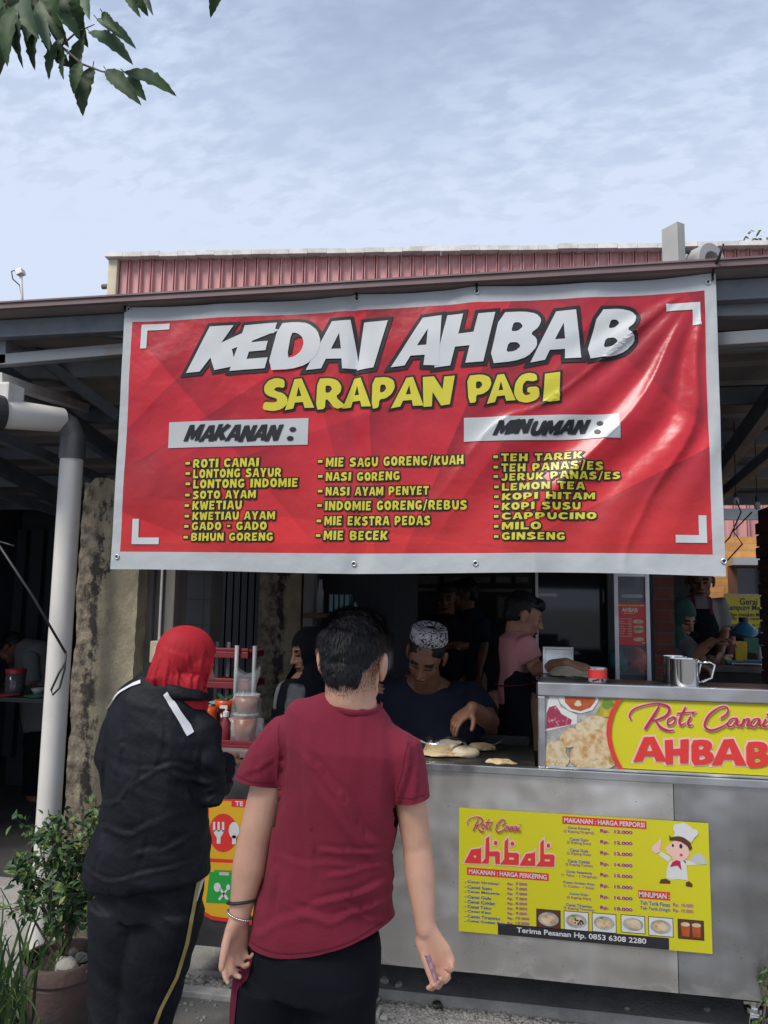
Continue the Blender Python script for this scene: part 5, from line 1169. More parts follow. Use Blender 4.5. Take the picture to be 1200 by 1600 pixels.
for px, y, r, h, mk, lab in ((1146, 5.4, .035, .16, 'pinkp', 'pink bottle left of the yellow basket'), (1190, 5.5, .03, .22, 'bluep', 'slim blue bottle beside the dark brick pillar'), (1187, 5.3, .018, .10, 'whiteplastic', 'small white bottle at the edge of the dark brick pillar')):
    q = at(px, 1030, y); g = MB(); g.lathe((q.x, y, ttz + .001), [(r, 0), (r, h * .65), (r * .45, h * .8), (r * .45, h)], 16); single('bottle', g, M[mk], lab, 'bottle', loc=(q.x, y, ttz), smooth=True)
q = at(1126, 1035, 5.2); g = MB()
for k in range(26): g.ell((q.x + rng.gauss(0, .04), 5.2 + rng.gauss(0, .03), ttz + .012 + rng.random() * .035), (.018, .016, .013), 8, 6)
single('fried_food', g, M['rotib'], 'heap of fried food under the worker\'s hands', 'food', smooth=True)
q = at(1163, 1000, 5.7); o = thing('water_jug', (q.x, 5.7, ttz), 'translucent blue water jug in front of the yellow sign', 'jug')
g = MB(); g.lathe((q.x, 5.7, ttz + .001), [(.09, 0), (.10, .05), (.10, .18), (.05, .23), (.03, .25)], 24); g.build('body', M['bluep'], o, smooth=True)
g = MB(); g.lathe((q.x, 5.7, ttz + .252), [(.032, 0), (.032, .03), (.02, .032)], 16); g.build('cap', M['p_black'], o)
q = at(1145, 1010, 5.8); g = MB(); g.lathe((q.x, 5.8, ttz + .001), [(.03, 0), (.035, .14), (.014, .18), (.014, .22)], 14); single('bottle', g, M['bluep'], 'blue bottle left of the water jug', 'bottle', loc=(q.x, 5.8, ttz), smooth=True)
q = at(1185, 1010, 5.75); g = MB(); g.lathe((q.x, 5.75, ttz + .001), [(.03, 0), (.06, .16), (.057, .16)], 16); single('plastic_tub', g, M['clearplastic'], 'clear plastic tub right of the water jug', 'tub', loc=(q.x, 5.75, ttz), smooth=True)
q = at(1165, 1022, 5.5); g = MB()
def tarp(u, v): return Vector((q.x - .25 + .6 * u, 5.38 + .25 * v, ttz + .012 + .16 * v + .03 * noise.noise(Vector((u * 5, v * 4, 1)))))
g.grid(tarp, 20, 10); single('black_bag', g, M['blackrub'], 'crumpled black plastic sheet behind the bottles', 'plastic sheet', smooth=True, fix=False)
# hanging bulbs near the right pillar
for px, py, lab in ((1150, 783, 'left hanging bulb above the orange brick wall'), (1183, 790, 'right hanging bulb above the dark brick pillar')):
    q = at(px, py, 4.6); o = thing('hanging_bulb', q, lab, 'light bulb', 'hanging bulbs at the right'); g = MB(); g.ell(q, (.018, .018, .024), 12, 10); g.build('bulb', M['pale'], o, smooth=True)
    g = MB(); g.tube([q + Vector((0, 0, .022)), q + Vector((0, 0, .05))], .010, 8); g.tube([q + Vector((0, 0, .05)), q + Vector((.01, .02, zr(4.6) - q.z - .02))], .003, 6); g.build('flex', M['blackrub'], o)
pp = [at(1120, 860, 4.5), at(1140, 840, 4.5), at(1158, 800, 4.5), at(1150, 782, 4.5)]; g = MB(); g.tube(pp, .004, 6); g.tube([at(1128, 885, 4.5), at(1160, 850, 4.5), at(1146, 830, 4.5), at(1175, 800, 4.5)], .004, 6)
single('loose_cable', g, M['blackrub'], 'loose dark cables hanging over the orange brick wall', 'cable', smooth=True)

# left side: drainpipe, cable, table and goods in the dark
yp = 3.42
T, B = at(114, 690, yp), at(75, 1290, yp); e = (T - B) / (T.z - B.z)
o = thing('drainpipe', B + e * (-B.z), 'white plastic drainpipe with a black elbow standing by the mouldy pillar', 'pipe')
g = MB(); g.tube([B + e * (-B.z), T], .055, 28); g.build('pipe', M['pvc'], o, angle=40)
g = MB(); g.tube([T + e * -.09, T + e * .035], .061, 24); g.tube([T + e * .02, T + e * .075 + Vector((-.02, -.02, 0)), T + e * .10 + Vector((-.06, -.05, 0))], .059, 24); g.build('elbow', mat('pipedark', (.085, .085, .09), .5), o, angle=40)
A = at(-30, 642, 3.05); Bq = T + Vector((-.04, -.04, .10))
g = MB(); g.tube([A, Bq], [.074, .060], 28); g.build('crossing_pipe', M['pvc'], o, angle=40)
d = (Bq - A).normalized(); g = MB(); g.tube([A + d * .02, A + d * .09], .084, 24); g.build('collar', M['blackrub'], o)
g = MB(); g.span(at(-30, 597, 3.1), at(12, 628, 3.1) + Vector((0, .12, 0))); single('gutter_end', g, M['whitecap'], 'white broken gutter end above the crossing pipe at the left border', 'gutter', bevel=.012)
A, Bq = at(-8, 590, 3.15), at(172, 652, 4.6); g = MB(); g.bar(A, Bq, .07, .05); single('gutter_channel', g, M['whitecap'], 'pale metal gutter channel running back under the canopy', 'gutter', bevel=.004)
g = MB(); yc2 = 3.34
g.tube([at(-6, 845, 3.2), at(50, 930, 3.26), at(103, 1021, yc2)], .006, 8); g.tube([at(102, 1035, yc2), at(92, 1052, yc2 - .01), at(80, 1078, yc2 - .02), at(82, 1086, yc2 - .02), at(93, 1075, yc2 - .01), at(101, 1045, yc2), at(103, 1022, yc2)], .005, 8)
g.tube([at(-5, 845, 3.2), at(12, 850, 3.2), at(22, 853, 3.2)], .004, 6)
single('cable', g, M['blackrub'], 'black cable running down to the white drainpipe and ending in a loop', 'cable', smooth=True)
yl = 4.9
A, B = at(-60, 1088, yl), at(75, 1088, yl)
o = thing('dining_table', ((A.x + B.x) / 2, yl, .05), 'dark dining table in the shade left of the white drainpipe', 'table')
z0 = at(40, 1088, yl).z; M['tabledark'] = mat('tabledark', (.022, .022, .026), .4)
g = MB(); g.span((A.x - .3, yl - .1, z0 - .03), (B.x + .2, yl + .6, z0)); g.build('table_top', M['tabledark'], o, bevel=.004)
for x in (A.x - .2, B.x + .1):
    for y in (yl - .05, yl + .52): g = MB(); g.span((x - .025, y - .025, .05), (x + .025, y + .025, z0 - .031)); g.build('leg', M['tabledark'], o)
q = at(23, 1080, yl + .1); o = thing('drink_jar', (q.x, q.y, z0), 'clear drink jar with a red lid on the dark table', 'jar')
g = MB(); g.lathe((q.x, q.y, z0 + .001), [(.06, 0), (.066, .02), (.066, .14)], 20); g.build('jar', mat('jargrey', (.06, .06, .075), .15), o, smooth=True)
g = MB(); g.lathe((q.x, q.y, z0 + .142), [(.07, 0), (.07, .03), (.05, .036)], 20); g.build('lid', mat('lidred', (.25, .02, .03), .35), o, bevel=.003)
q = at(60, 1080, yl + .1); g = MB(); g.lathe((q.x, q.y, z0 + .001), [(.025, 0), (.05, .045), (.046, .045), (.022, .01)], 20); single('bowl', g, mat('bowlpale', (.25, .28, .27), .3), 'small pale bowl on the dark table left of the drainpipe', 'bowl', loc=(q.x, q.y, z0), smooth=True)
for px, mk, lab in ((12, 'lidred', 'red plate beside the drink jar with a red lid'), (58, 'greenp', 'green tray under the small pale bowl')):
    q = at(px, 1086, yl - .02); g = MB(); g.lathe((q.x, q.y, z0 + .0005), [(.06, 0), (.085, .01), (.083, .011)], 24); single('plate', g, bpy.data.materials[mk], lab, 'plate', loc=(q.x, q.y, z0), smooth=True)
# floodlight on the roof, sign letters, tree behind
q = at(38, 470, 3.6); o = thing('floodlight', q, 'small grey floodlight on a thin pole above the canopy', 'floodlight')
g = MB(); g.tube([q + Vector((0, 0, -.1)), at(33, 432, 3.6)], .007, 8); g.build('pole', M['pale'], o, smooth=True)
g = MB(); c = at(32, 426, 3.6); g.box(c, (.036, .04, .03), Matrix.Rotation(R(-20), 3, 'Y')); g.build('lamp_head', M['alu'], o, bevel=.003)
g = MB(); g.tube([at(28, 421, 3.6), at(18, 424, 3.6), at(20, 436, 3.6), at(31, 446, 3.6), at(34, 468, 3.6)], .0035, 6); g.build('wire', M['blackrub'], o, smooth=True)
yL = 4.6
rot = Matrix.Rotation(R(38), 3, 'Z')
q = at(1060, 400, yL); zL = at(1060, 346, yL).z; z0L = zL - .30
o = thing('sign_letters', (q.x, yL, z0L), 'large grey box letters standing behind the canopy edge', 'letters')
def lbox(g, x0, x1, a, b, dep=.085):
    for_ = [(x0, a), (x1, a), (x1, b), (x0, b)]; g.prism([Vector((q.x, yL, z0L)) + rot @ Vector((x, 0, z)) for x, z in for_], rot @ Vector((0, dep, 0)))
g = MB(); org_ = Vector((q.x, yL, z0L)); pts = [(0, 0), (.17, 0), (.17, .055), (.06, .055), (.06, .30), (0, .30)]; g.prism([org_ + rot @ Vector((x, 0, z)) for x, z in pts], rot @ Vector((0, .12, 0))); g.build('letter_l', M['greyletter'], o)
g = MB(); n = 28; cx_, cz_, ro, ri = .30, .115, .12, .07
r1 = [[org_ + rot @ Vector((cx_ + rr * math.cos(2 * math.pi * k / n), dd, cz_ + rr * math.sin(2 * math.pi * k / n))) for k in range(n)] for rr, dd in ((ro, 0), (ro, .12), (ri, .12), (ri, 0), (ro, 0))]
g.rings(r1, cap=False); g.build('letter_o', M['greyletter'], o, angle=40)
g = MB(); g.bar(org_ + rot @ Vector((.02, .08, .21)), org_ + rot @ Vector((.32, .10, .18)), .015, .02); g.build('brace', M['blackiron'], o)
g = MB(); g.span((q.x - .4, yL + .1, z0L - .9), (q.x + 1.0, yL + .14, z0L - .002)); g.build('base_board', M['greyletter'], o)
# ------------------------------------------------------------------ people
def skin(name, c, c2):
    m = mat(name, c, .52, col2=c2, vs=11, vlo=.3, vhi=.75, bump=.10, bs=260, spec=.35); p = m.node_tree.nodes['Principled BSDF']
    p.inputs['Subsurface Weight'].default_value = .12; p.inputs['Subsurface Radius'].default_value = (.012, .005, .003); p.inputs['Subsurface Scale'].default_value = 1.0
    return m
M['skin_l'] = skin('skin_l', (.66, .385, .265), (.54, .29, .195)); M['skin_d'] = skin('skin_d', (.19, .088, .05), (.14, .062, .035)); M['skin_m'] = skin('skin_m', (.36, .19, .12), (.30, .15, .095))
M['lip'] = mat('lip', (.22, .085, .07), .45); M['lip_l'] = mat('lip_l', (.36, .14, .12), .45); M['eye'] = mat('eye', (.016, .011, .009), .7, spec=.1); M['nail'] = mat('nail', (.55, .36, .30), .35)
M['hair'] = mat('hair', (.009, .009, .011), .5, spec=.25); M['hair_s'] = mat('hair_s', (.012, .012, .015), .5, spec=.3, col2=(.02, .019, .02), vs=40)
def cloth(name, c, c2, rough=.85, bump=.25, bs=300, sheen=0., vs=3, spec=.3): return mat(name, c, rough, col2=c2, vs=vs, bump=bump, bs=bs, spec=spec, sheen=sheen)
M['maroon'] = cloth('maroon', (.235, .018, .040), (.185, .013, .031), sheen=.05); M['navy'] = cloth('navy', (.011, .015, .027), (.016, .020, .034), spec=.2); M['black_nylon'] = cloth('black_nylon', (.006, .0075, .011), (.010, .012, .017), .62, .25, 60, spec=.2)
M['black_cloth'] = cloth('black_cloth', (.006, .007, .011), (.010, .011, .015), spec=.12); M['red_scarf'] = cloth('red_scarf', (.42, .012, .022), (.35, .009, .018), .7, .15, 200); M['red_seam'] = cloth('red_seam', (.26, .006, .012), (.22, .005, .01)); M['pink_cloth'] = cloth('pink_cloth', (.52, .235, .235), (.45, .19, .195))
M['grey_cloth'] = cloth('grey_cloth', (.17, .17, .17), (.21, .21, .205)); M['green_scarf'] = cloth('green_scarf', (.035, .11, .085), (.025, .085, .065)); M['dim_cloth'] = cloth('dim_cloth', (.12, .13, .14), (.16, .165, .17)); M['white_tape'] = mat('white_tape', (.68, .68, .70), .5); M['gold_tape'] = mat('gold_tape', (.46, .34, .12), .5); M['maroon_tape'] = cloth('maroon_tape', (.17, .012, .04), (.14, .01, .03))
X1 = (1, 0, 0)
class Head:
    def __init__(s, c, yaw, pitch, roll=0., k=1.):
        """face looks along local +Y; yaw turns it about Z, pitch tips it (negative looks down)"""
        s.c = Vector(c); s.k = k; s.q = Matrix.Rotation(yaw, 3, 'Z') @ Matrix.Rotation(pitch, 3, 'X') @ Matrix.Rotation(roll, 3, 'Y'); s.qi = s.q.inverted()
    def w(s, x, y, z): return s.c + s.q @ Vector((x, y, z)) * s.k
    def l(s, p): return s.qi @ (p - s.c) / s.k
    def e(s, mb, c, r, n=18, m=12): mb.ell(s.w(*c), [v * s.k for v in r], n, m, s.q)
    def build(s, mb, ears=True, neck=None):
        s.e(mb, (0, -.014, .030), (.074, .094, .086)); s.e(mb, (0, .030, -.030), (.060, .064, .080)); s.e(mb, (0, .020, .010), (.070, .074, .070)); s.e(mb, (0, .060, -.094), (.026, .024, .020))
        for q in (-1, 1):
            s.e(mb, (q * .036, .058, -.022), (.026, .026, .026)); s.e(mb, (q * .040, .020, -.070), (.022, .040, .026)); s.e(mb, (q * .030, .080, .022), (.026, .014, .008)); s.e(mb, (q * .030, .0745, .004), (.017, .013, .010)); s.e(mb, (q * .012, .096, -.032), (.009, .010, .008))
            if ears: s.e(mb, (q * .083, -.010, -.004), (.010, .021, .034)); s.e(mb, (q * .088, -.016, .004), (.007, .014, .024)); s.e(mb, (q * .079, -.004, -.032), (.008, .011, .013))
        mb.tube([s.w(0, .086, .016), s.w(0, .098, -.008), s.w(0, .108, -.028)], [.008 * s.k, .010 * s.k, .0125 * s.k], 10, round_ends=True)
        s.e(mb, (0, .090, -.058), (.023, .010, .007)); s.e(mb, (0, .088, -.070), (.020, .010, .007))
        if neck is not None: mb.tube([s.w(0, -.020, -.03), s.w(0, -.018, -.08), Vector(neck)], [.056 * s.k, .055 * s.k, .062 * s.k], 18)
    def pick(s, p, lip=1, eye=2, brow=2):
        x, y, z = s.l(p)
        if y > .055:
            if abs(z + .064) < .0035 and abs(x) < .022: return eye
            if -.076 < z < -.052 and abs(x) < .023 - abs(z + .064) * .6: return lip
            if abs(abs(x) - .030) < .016 and abs(z - .001) < .0042: return eye
            if .012 < abs(x) < .050 and abs(z - .026 + (abs(x) - .03) ** 2 * 6) < .005: return brow
        return 0
def hand(mb, wrist, d, n, side, curl=(20, 30, 25), sp=.10, k=1., thumb=(.55, .75, .25), nails=None, curls=None, r0=None):
    """palm and five fingers: d runs along the hand, n is where the palm faces, side is +1 when the thumb lies towards d x n"""
    d = Vector(d).normalized(); n = Vector(n); n = (n - d * n.dot(d)).normalized(); t = d.cross(n) * side; w = Vector(wrist)
    rw = r0 or .026
    mb.tube([w - d * .01 * k, w + d * .02 * k, w + d * .055 * k, w + d * .088 * k], [(rw * k, .020 * k), (.032 * k, .019 * k), (.040 * k, .016 * k), (.039 * k, .0125 * k)], 16, ref=t, round_ends=True)
    mb.ell(w + d * .032 * k + t * .022 * k + n * .008 * k, (.02 * k, .028 * k, .016 * k), 12, 8, Matrix((t, d, n)).transposed())
    tips = []
    for i, (off, L, r) in enumerate(((.029, .070, .0088), (.010, .078, .0090), (-.010, .072, .0086), (-.028, .057, .0075))):
        cu = curls[i] if curls else curl
        p = w + d * (.088 - .006 * (i == 3)) * k + t * off * k; a = 0; pts = [p - d * .018 * k, p]; dir0 = (d + t * (sp * (1.5 - i) * .7)).normalized()
        for j, f in enumerate((.45, .30, .25)):
            a += R(cu[j]); v = dir0 * math.cos(a) + n * math.sin(a); p = p + v * L * f * k; pts.append(p)
        mb.tube(pts, [r * k * 1.05, r * k * 1.05, r * k, r * k * .94, r * k * .80], 10, round_ends=True); tips.append((p, v, i))
    a = (d * thumb[0] + t * thumb[1] + n * thumb[2]).normalized(); p = w + d * .026 * k + t * .026 * k + n * .006 * k
    b = (a + d * .5 + n * .15).normalized(); pts = [p - a * .012 * k, p + a * .036 * k]; pts += [pts[-1] + b * .030 * k, pts[-1] + b * .030 * k + (b + d * .3).normalized() * .022 * k]
    mb.tube(pts, [.0135 * k, .0125 * k, .0105 * k, .0088 * k], 10, round_ends=True)
    return tips
def cut(mb, co, no, test):
    """cut the shapes that test() picks by a plane and drop what lies beyond it: a clean cuff or hem"""
    bm = bmesh.new(); vv = [bm.verts.new(v) for v in mb.v]
    for f in mb.f: bm.faces.new([vv[i] for i in f])
    fs = [f for f in bm.faces if test(f.calc_center_median())]; ge = set(fs)
    for f in fs: ge.update(f.edges); ge.update(f.verts)
    bmesh.ops.bisect_plane(bm, geom=list(ge), plane_co=co, plane_no=no, clear_outer=True); bm.verts.index_update(); bm.normal_update()
    o = MB(); o.v = [v.co.copy() for v in bm.verts]; o.f = [[v.index for v in f.verts] for f in bm.faces]; o.m = [0] * len(o.f); bm.free(); return o
def ridge_folds(scale, amp, ang, seed, stretch=4.):
    ca, sa = math.cos(R(ang)), math.sin(R(ang))
    def f(v, n=None):
        u, w = v.x * ca + v.z * sa, -v.x * sa + v.z * ca
        q = noise.noise(Vector((u * scale, w * scale / stretch, v.y * scale * .7 + seed))); q2 = noise.noise(Vector((u * scale * 2.3, w * scale * 2.3 / stretch, v.y * scale + seed + 9)))
        return amp * (1 - 2 * abs(q) - .5) + amp * .4 * q2
    return f
def creases(list_, y):
    """cloth folds along given lines: (points in px, height, width); a ridge with a valley on one side"""
    segs = []
    for pts, amp, w in list_:
        q = [(lambda p: (p.x, p.z))(at(px, py, y)) for px, py in pts]; L = len(q) - 1
        for i in range(L): segs.append((q[i], q[i + 1], amp, w, i, L))
    def f(v):
        v = v + Vector((noise.noise(v * 14), 0, noise.noise(v * 14 + Vector((7, 0, 0))))) * .010
        tot = {}
        for k, (a, b, amp, w, i, L) in enumerate(segs):
            dx, dz = b[0] - a[0], b[1] - a[1]; l2 = dx * dx + dz * dz; t = ((v.x - a[0]) * dx + (v.z - a[1]) * dz) / l2; tc = min(max(t, 0), 1)
            ex, ez = v.x - a[0] - dx * tc, v.z - a[1] - dz * tc; d2 = ex * ex + ez * ez
            if d2 > 20 * w * w: continue
            sg = 1 if dx * ez - dz * ex > 0 else -1; d = math.sqrt(d2) * sg; s = (i + tc) / L; en = min(1, min(s, 1 - s) * 5 + .15)
            val = amp * en * (math.exp(-(d / w) ** 2) - .75 * math.exp(-((d - 1.7 * w) / w) ** 2)); key = k - i
            if abs(val) > abs(tot.get(key, 0)): tot[key] = val
        return sum(tot.values())
    return f
def drape(o, pts, width, name, m, parent, lift=.003, direction=(0, 1, 0), steps=40, wend=None):
    """a ribbon laid on the near side of a garment"""
    bvh = BVHTree.FromPolygons([v.co + origin(o) for v in o.data.vertices], [p.vertices[:] for p in o.data.polygons]); d = Vector(direction).normalized()
    P = []
    for i in range(len(pts) - 1):
        for k in range(steps // (len(pts) - 1)): P.append(Vector(pts[i]).lerp(Vector(pts[i + 1]), k / (steps // (len(pts) - 1))))
    P.append(Vector(pts[-1])); L, Rr = [], []
    for i, p in enumerate(P):
        t = (P[min(i + 1, len(P) - 1)] - P[max(i - 1, 0)]).normalized(); s = t.cross(d).normalized(); ww = width + ((wend or width) - width) * i / (len(P) - 1)
        row = []
        for q in (-.5, 0, .5):
            h = bvh.ray_cast(p + s * ww * q - d * 1.0, d)
            if h[0] is None: h = bvh.find_nearest(p + s * ww * q)
            row.append(h[0] + (h[1] if h[1].dot(d) < 0 else -h[1]) * lift)
        L.append(row)
    g = MB(); g.add([v for r_ in L for v in r_], [(3 * i + j, 3 * i + j + 1, 3 * i + j + 4, 3 * i + j + 3) for i in range(len(L) - 1) for j in (0, 1)]); return g.build(name, m, parent, smooth=True, fix=False)
def strands(vs, fs, ns, count, length, keep, flow, seed, width=.0011, lift=.35):
    """short hair: thin blades growing from the scalp"""
    r = random.Random(seed); g = MB(); cand = [i for i in range(len(fs))]
    for _ in range(count):
        f = fs[r.choice(cand)]; w = [r.random() for _ in f]; sw = sum(w); p = sum((vs[i] * (a / sw) for i, a in zip(f, w)), Vector()); n = sum((ns[i] for i in f), Vector()).normalized()
        if not keep(p): continue
        d = flow(p, n, r); L = length(p) * r.uniform(.6, 1.25); d1 = (d + n * lift * r.uniform(.4, 1.3)).normalized(); s = d1.cross(n); s = s.normalized() if s.length > 1e-4 else n.orthogonal()
        m_ = p + d1 * L * .5; e_ = m_ + (d1 + d * .5 - n * .25 * lift + Vector((r.uniform(-1, 1), r.uniform(-1, 1), r.uniform(-1, 1))) * .22).normalized() * L * .5
        g.add([p - s * width, p + s * width, m_ + s * width * .8, m_ - s * width * .8, e_], [(0, 1, 2, 3), (3, 2, 4)])
    return g
def rings_px(rows, y, ry):
    """(px, py, half width in px) rows -> centres and radii at depth y"""
    pts, rad = [], []
    for row, q in zip(rows, ry):
        p = at(row[0], row[1], y); a, b = at(row[0] - row[2], row[1], y), at(row[0] + row[2], row[1], y); pts.append(p); rad.append(((b.x - a.x) / 2, q))
    return pts, rad

# ---- the man in the maroon shirt
ym = 1.98
man = thing('person', (at(500, 1500, ym).x, ym, 0), 'man seen from behind in a maroon T-shirt and black trousers holding a banknote', 'person', 'customers at the cart')
hd = Head(at(553, 1030, ym + .02) + Vector((0, 0, -.005)), R(-8), R(-4), R(3), 1.03)
b = MB(); nb = at(553, 1108, ym + .01); hd.build(b, True, nb)
b.tube([hd.w(0, -.03, -.02), hd.w(0, -.02, -.09), nb, at(548, 1150, ym + .02)], [.060, .060, .064, .08], 20)
pts, rad = rings_px([(545, 1128, 70), (538, 1160, 98), (530, 1240, 86), (516, 1330, 84), (508, 1420, 86), (500, 1490, 80)], ym + .02, [.065, .08, .085, .08, .085, .09]); b.tube(pts, [(a * .86, c) for a, c in rad], 24, ref=X1)
LS, LE, LW = at(436, 1160, ym + .02), at(397, 1315, ym), at(374, 1432, ym - .03)
RS, RE, RW = at(632, 1185, ym + .02), at(652, 1325, ym + .03), at(666, 1452, ym - .02)
b.tube([at(470, 1150, ym), LS, LS.lerp(LE, .55), LE, LE.lerp(LW, .35), LW.lerp(LE, .12), LW], [.040, .043, .046, .043, .0435, .029, .0275], 18, round_ends=True)
b.tube([at(605, 1170, ym), RS, RS.lerp(RE, .55), RE, RE.lerp(RW, .35), RW.lerp(RE, .12), RW], [.036, .038, .040, .037, .038, .0265, .026], 18, round_ends=True)
hl = at(364, 1500, ym - .03) - LW
tl_ = hand(b, LW, hl, (.75, -.62, .05), 1, curls=[(18, 30, 22), (32, 40, 30), (48, 50, 35), (55, 52, 40)], sp=.06, k=.97, thumb=(.75, .45, .45))
hr = at(688, 1500, ym - .03) - RW
tr_ = hand(b, RW, hr, (-.25, -.95, .05), 1, curls=[(40, 46, 30), (42, 48, 32), (44, 50, 34), (48, 52, 36)], sp=.05, k=.98, thumb=(1.0, -.05, .42))
HP = at(500, 1480, ym + .02)
for px in (438, 532):
    p = at(px, 1500, ym + .02); b.tube([p, Vector((p.x - .005, ym + .04, .48)), Vector((p.x - .01, ym + .06, .09))], [.058, .045, .04], 16, round_ends=True); b.tube([Vector((p.x - .01, ym + .02, .045)), Vector((p.x - .01, ym + .2, .035))], [(.04, .035), (.036, .025)], 14, round_ends=True)
def pick_man(p): return hd.pick(p)
blob_mb(b, .0046, 4, pick=pick_man).build('body', [M['skin_l'], M['lip_l'], M['eye']], man, smooth=True, fix=False)
# hair: cap and strands
hb = MB(); hd.e(hb, (0, -.020, .040), (.0805, .1, .089), 28, 20); hd.e(hb, (0, -.045, -.015), (.068, .066, .062), 24, 16); hd.e(hb, (0, .03, .085), (.062, .055, .045))
hv = blob_mb(hb, .004, 3, disp=lambda v, n: .004 * noise.noise(v * 45) + .003 * noise.noise(v * 110))
keepcap = lambda p: (lambda l: l.z > -.060 + .010 * noise.noise(p * 60) + 2.2 * max(0, abs(l.x) - .040) and not (l.y > .02 and l.z < .05) and not (abs(l.x) > .058 and l.z < .022 and l.y > -.042))(hd.l(p))
hv.f, hv.m = [f for f in hv.f if keepcap(sum((hv.v[i] for i in f), Vector()) / len(f))], []; hv.m = [0] * len(hv.f)
hm = hv.build('hair', M['hair'], man, smooth=True, fix=False)
hvs, hfs = hv.v, hv.f; me = hm.data; hns = [v.normal.copy() for v in me.vertices]
def flow(p, n, r):
    l = hd.l(p); a = math.atan2(l.x + .012, -(l.y + .05)); sw = Vector((-math.sin(a), math.cos(a) * .3, 0))
    d = hd.q @ Vector((l.x * 3 + .25 * r.uniform(-1, 1), -.35 if l.z > .06 else -.1, -1.0 if l.z < .08 else -.25)); d += hd.q @ (Vector((.5, -.2, .1)) * (l.z > .075)) + n * (.5 if l.z > .08 else 0); d = d - n * d.dot(n) * .8
    return d.normalized()
def hlen(p): z = hd.l(p).z; return .009 + .021 * sst(-.03, .09, z)
sg_ = strands(hvs, hfs, hns, 15000, hlen, lambda p: True, flow, 5, .0007, .42); sg_.build('hair_strands', M['hair_s'], hm, fix=False)
rr_ = random.Random(77); bme = bpy.data.objects['body'].data if 'body' in bpy.data.objects else None
bo_ = [o for o in man.children if o.name.startswith('body')][0]; bm_v = [v.co + origin(man) for v in bo_.data.vertices]; bm_n = [v.normal.copy() for v in bo_.data.vertices]
zone = [tuple(p.vertices) for p in bo_.data.polygons if (lambda l: -.095 < l.z < .03 and l.y < .02 and abs(l.x) < .078)(hd.l(bm_v[p.vertices[0]]))]
fade = lambda p: (lambda l: rr_.random() < sst(-.092, -.055, l.z + .012 * noise.noise(p * 50) - .4 * max(0, abs(l.x) - .03)))(hd.l(p))
strands(bm_v, zone, bm_n, 9000, lambda p: .0045, fade, lambda p, n, r: (Vector((r.uniform(-.3, .3), 0, -1)) - n * n.z * -1).normalized(), 9, .00042, .2).build('hair_fade', M['hair'], hm, fix=False)
# shirt
sh = MB()
pts, rad = rings_px([(554, 1095, 43), (550, 1110, 66), (541, 1132, 96), (534, 1165, 103), (531, 1235, 93), (518, 1320, 92), (512, 1400, 104), (502, 1448, 113)], ym + .02, [.07, .085, .10, .118, .122, .115, .118, .122])
pe = at(499, 1515, ym + .02); pts.append(pe); rad.append(rad[-1]); sh.tube(pts, rad, 32, ref=X1)
# slanted hem: move the last ring
n_ = 32
hemL, hemR = at(393, 1470, ym), at(610, 1441, ym); hemN = Vector(((hemR.z - hemL.z), 0, -(hemR.x - hemL.x))).normalized()
A0 = at(484, 1138, ym + .02); sh.tube([A0, at(450, 1150, ym + .02), at(425, 1184, ym + .02), at(402, 1225, ym + .01), at(392, 1250, ym + .01)], [(.054, .066), (.061, .070), (.060, .067), (.059, .064), (.058, .062)], 24, ref=(.9, 0, .3))
sh.tube([at(600, 1160, ym + .02), at(627, 1178, ym + .02), at(638, 1215, ym + .02), at(645, 1250, ym + .02), at(648, 1280, ym + .02)], [(.050, .060), (.056, .066), (.049, .060), (.043, .054), (.042, .052)], 24, ref=X1)
f1, f2, f3 = ridge_folds(6, .014, 24, 1.0, 5), ridge_folds(8, .015, 68, 4.0, 4), ridge_folds(13, .006, 5, 7.0, 5)
ct = creases([([(480, 1165), (512, 1188), (545, 1230), (572, 1281), (598, 1320)], 0.0056, 0.0090), ([(440, 1140), (444, 1190), (436, 1235), (432, 1280)], 0.0067, 0.0090), ([(634, 1150), (640, 1190), (626, 1240), (618, 1275)], 0.0060, 0.0081),
 ([(505, 1312), (560, 1310), (610, 1324)], 0.0045, 0.0063), ([(520, 1350), (570, 1343), (612, 1346)], 0.0045, 0.0063), ([(500, 1392), (555, 1382), (612, 1372)], 0.0060, 0.0072), ([(462, 1394), (530, 1414), (585, 1404), (614, 1392)], 0.0060, 0.0072), ([(398, 1446), (456, 1418), (512, 1398)], 0.0045, 0.0090), ([(540, 1388), (585, 1420), (612, 1432)], 0.0037, 0.0072), ([(432, 1300), (440, 1350), (424, 1420)], 0.0037, 0.0108), ([(492, 1230), (500, 1300), (496, 1370)], 0.0030, 0.0126),
 ([(425, 1120), (408, 1160), (398, 1205)], 0.0030, 0.0090), ([(437, 1175), (415, 1195), (385, 1205)], 0.0030, 0.0063), ([(648, 1190), (655, 1220), (650, 1250)], 0.0030, 0.0072), ([(440, 1330), (520, 1330), (590, 1338)], 0.0023, 0.0072)], ym)
def dsp(v, n):
    low = sst(1.10, .92, v.z); cr = at(545, 1265, ym); q = (v.x - cr.x) * .80 + (v.z - cr.z) * .60
    big = .006 * math.exp(-(q / .010) ** 2) * sst(1.35, 1.22, v.z) * (1 - sst(1.02, .95, v.z)) * (1 if n.y < 0 else 0)
    side = sst(-.45, -.33, v.x)
    return (ct(v) if n.y < .25 else 0) + f1(v) * .6 * (1 - low) + f2(v) * low * (.5 + .9 * side) + f3(v) * .7 + big
sb = blob_mb(sh, .0058, 4, disp=dsp)
sb = cut(sb, (hemL + hemR) / 2 + Vector((0, 0, .002)), hemN, lambda p: at(420, 1400, ym).z > p.z)
sb = cut(sb, at(403, 1222, ym), (LE - LS).normalized() + Vector((.05, 0, 0)), lambda p: p.x < at(437, 1230, ym).x + .002 and at(437, 1285, ym).z < p.z < at(437, 1190, ym).z)
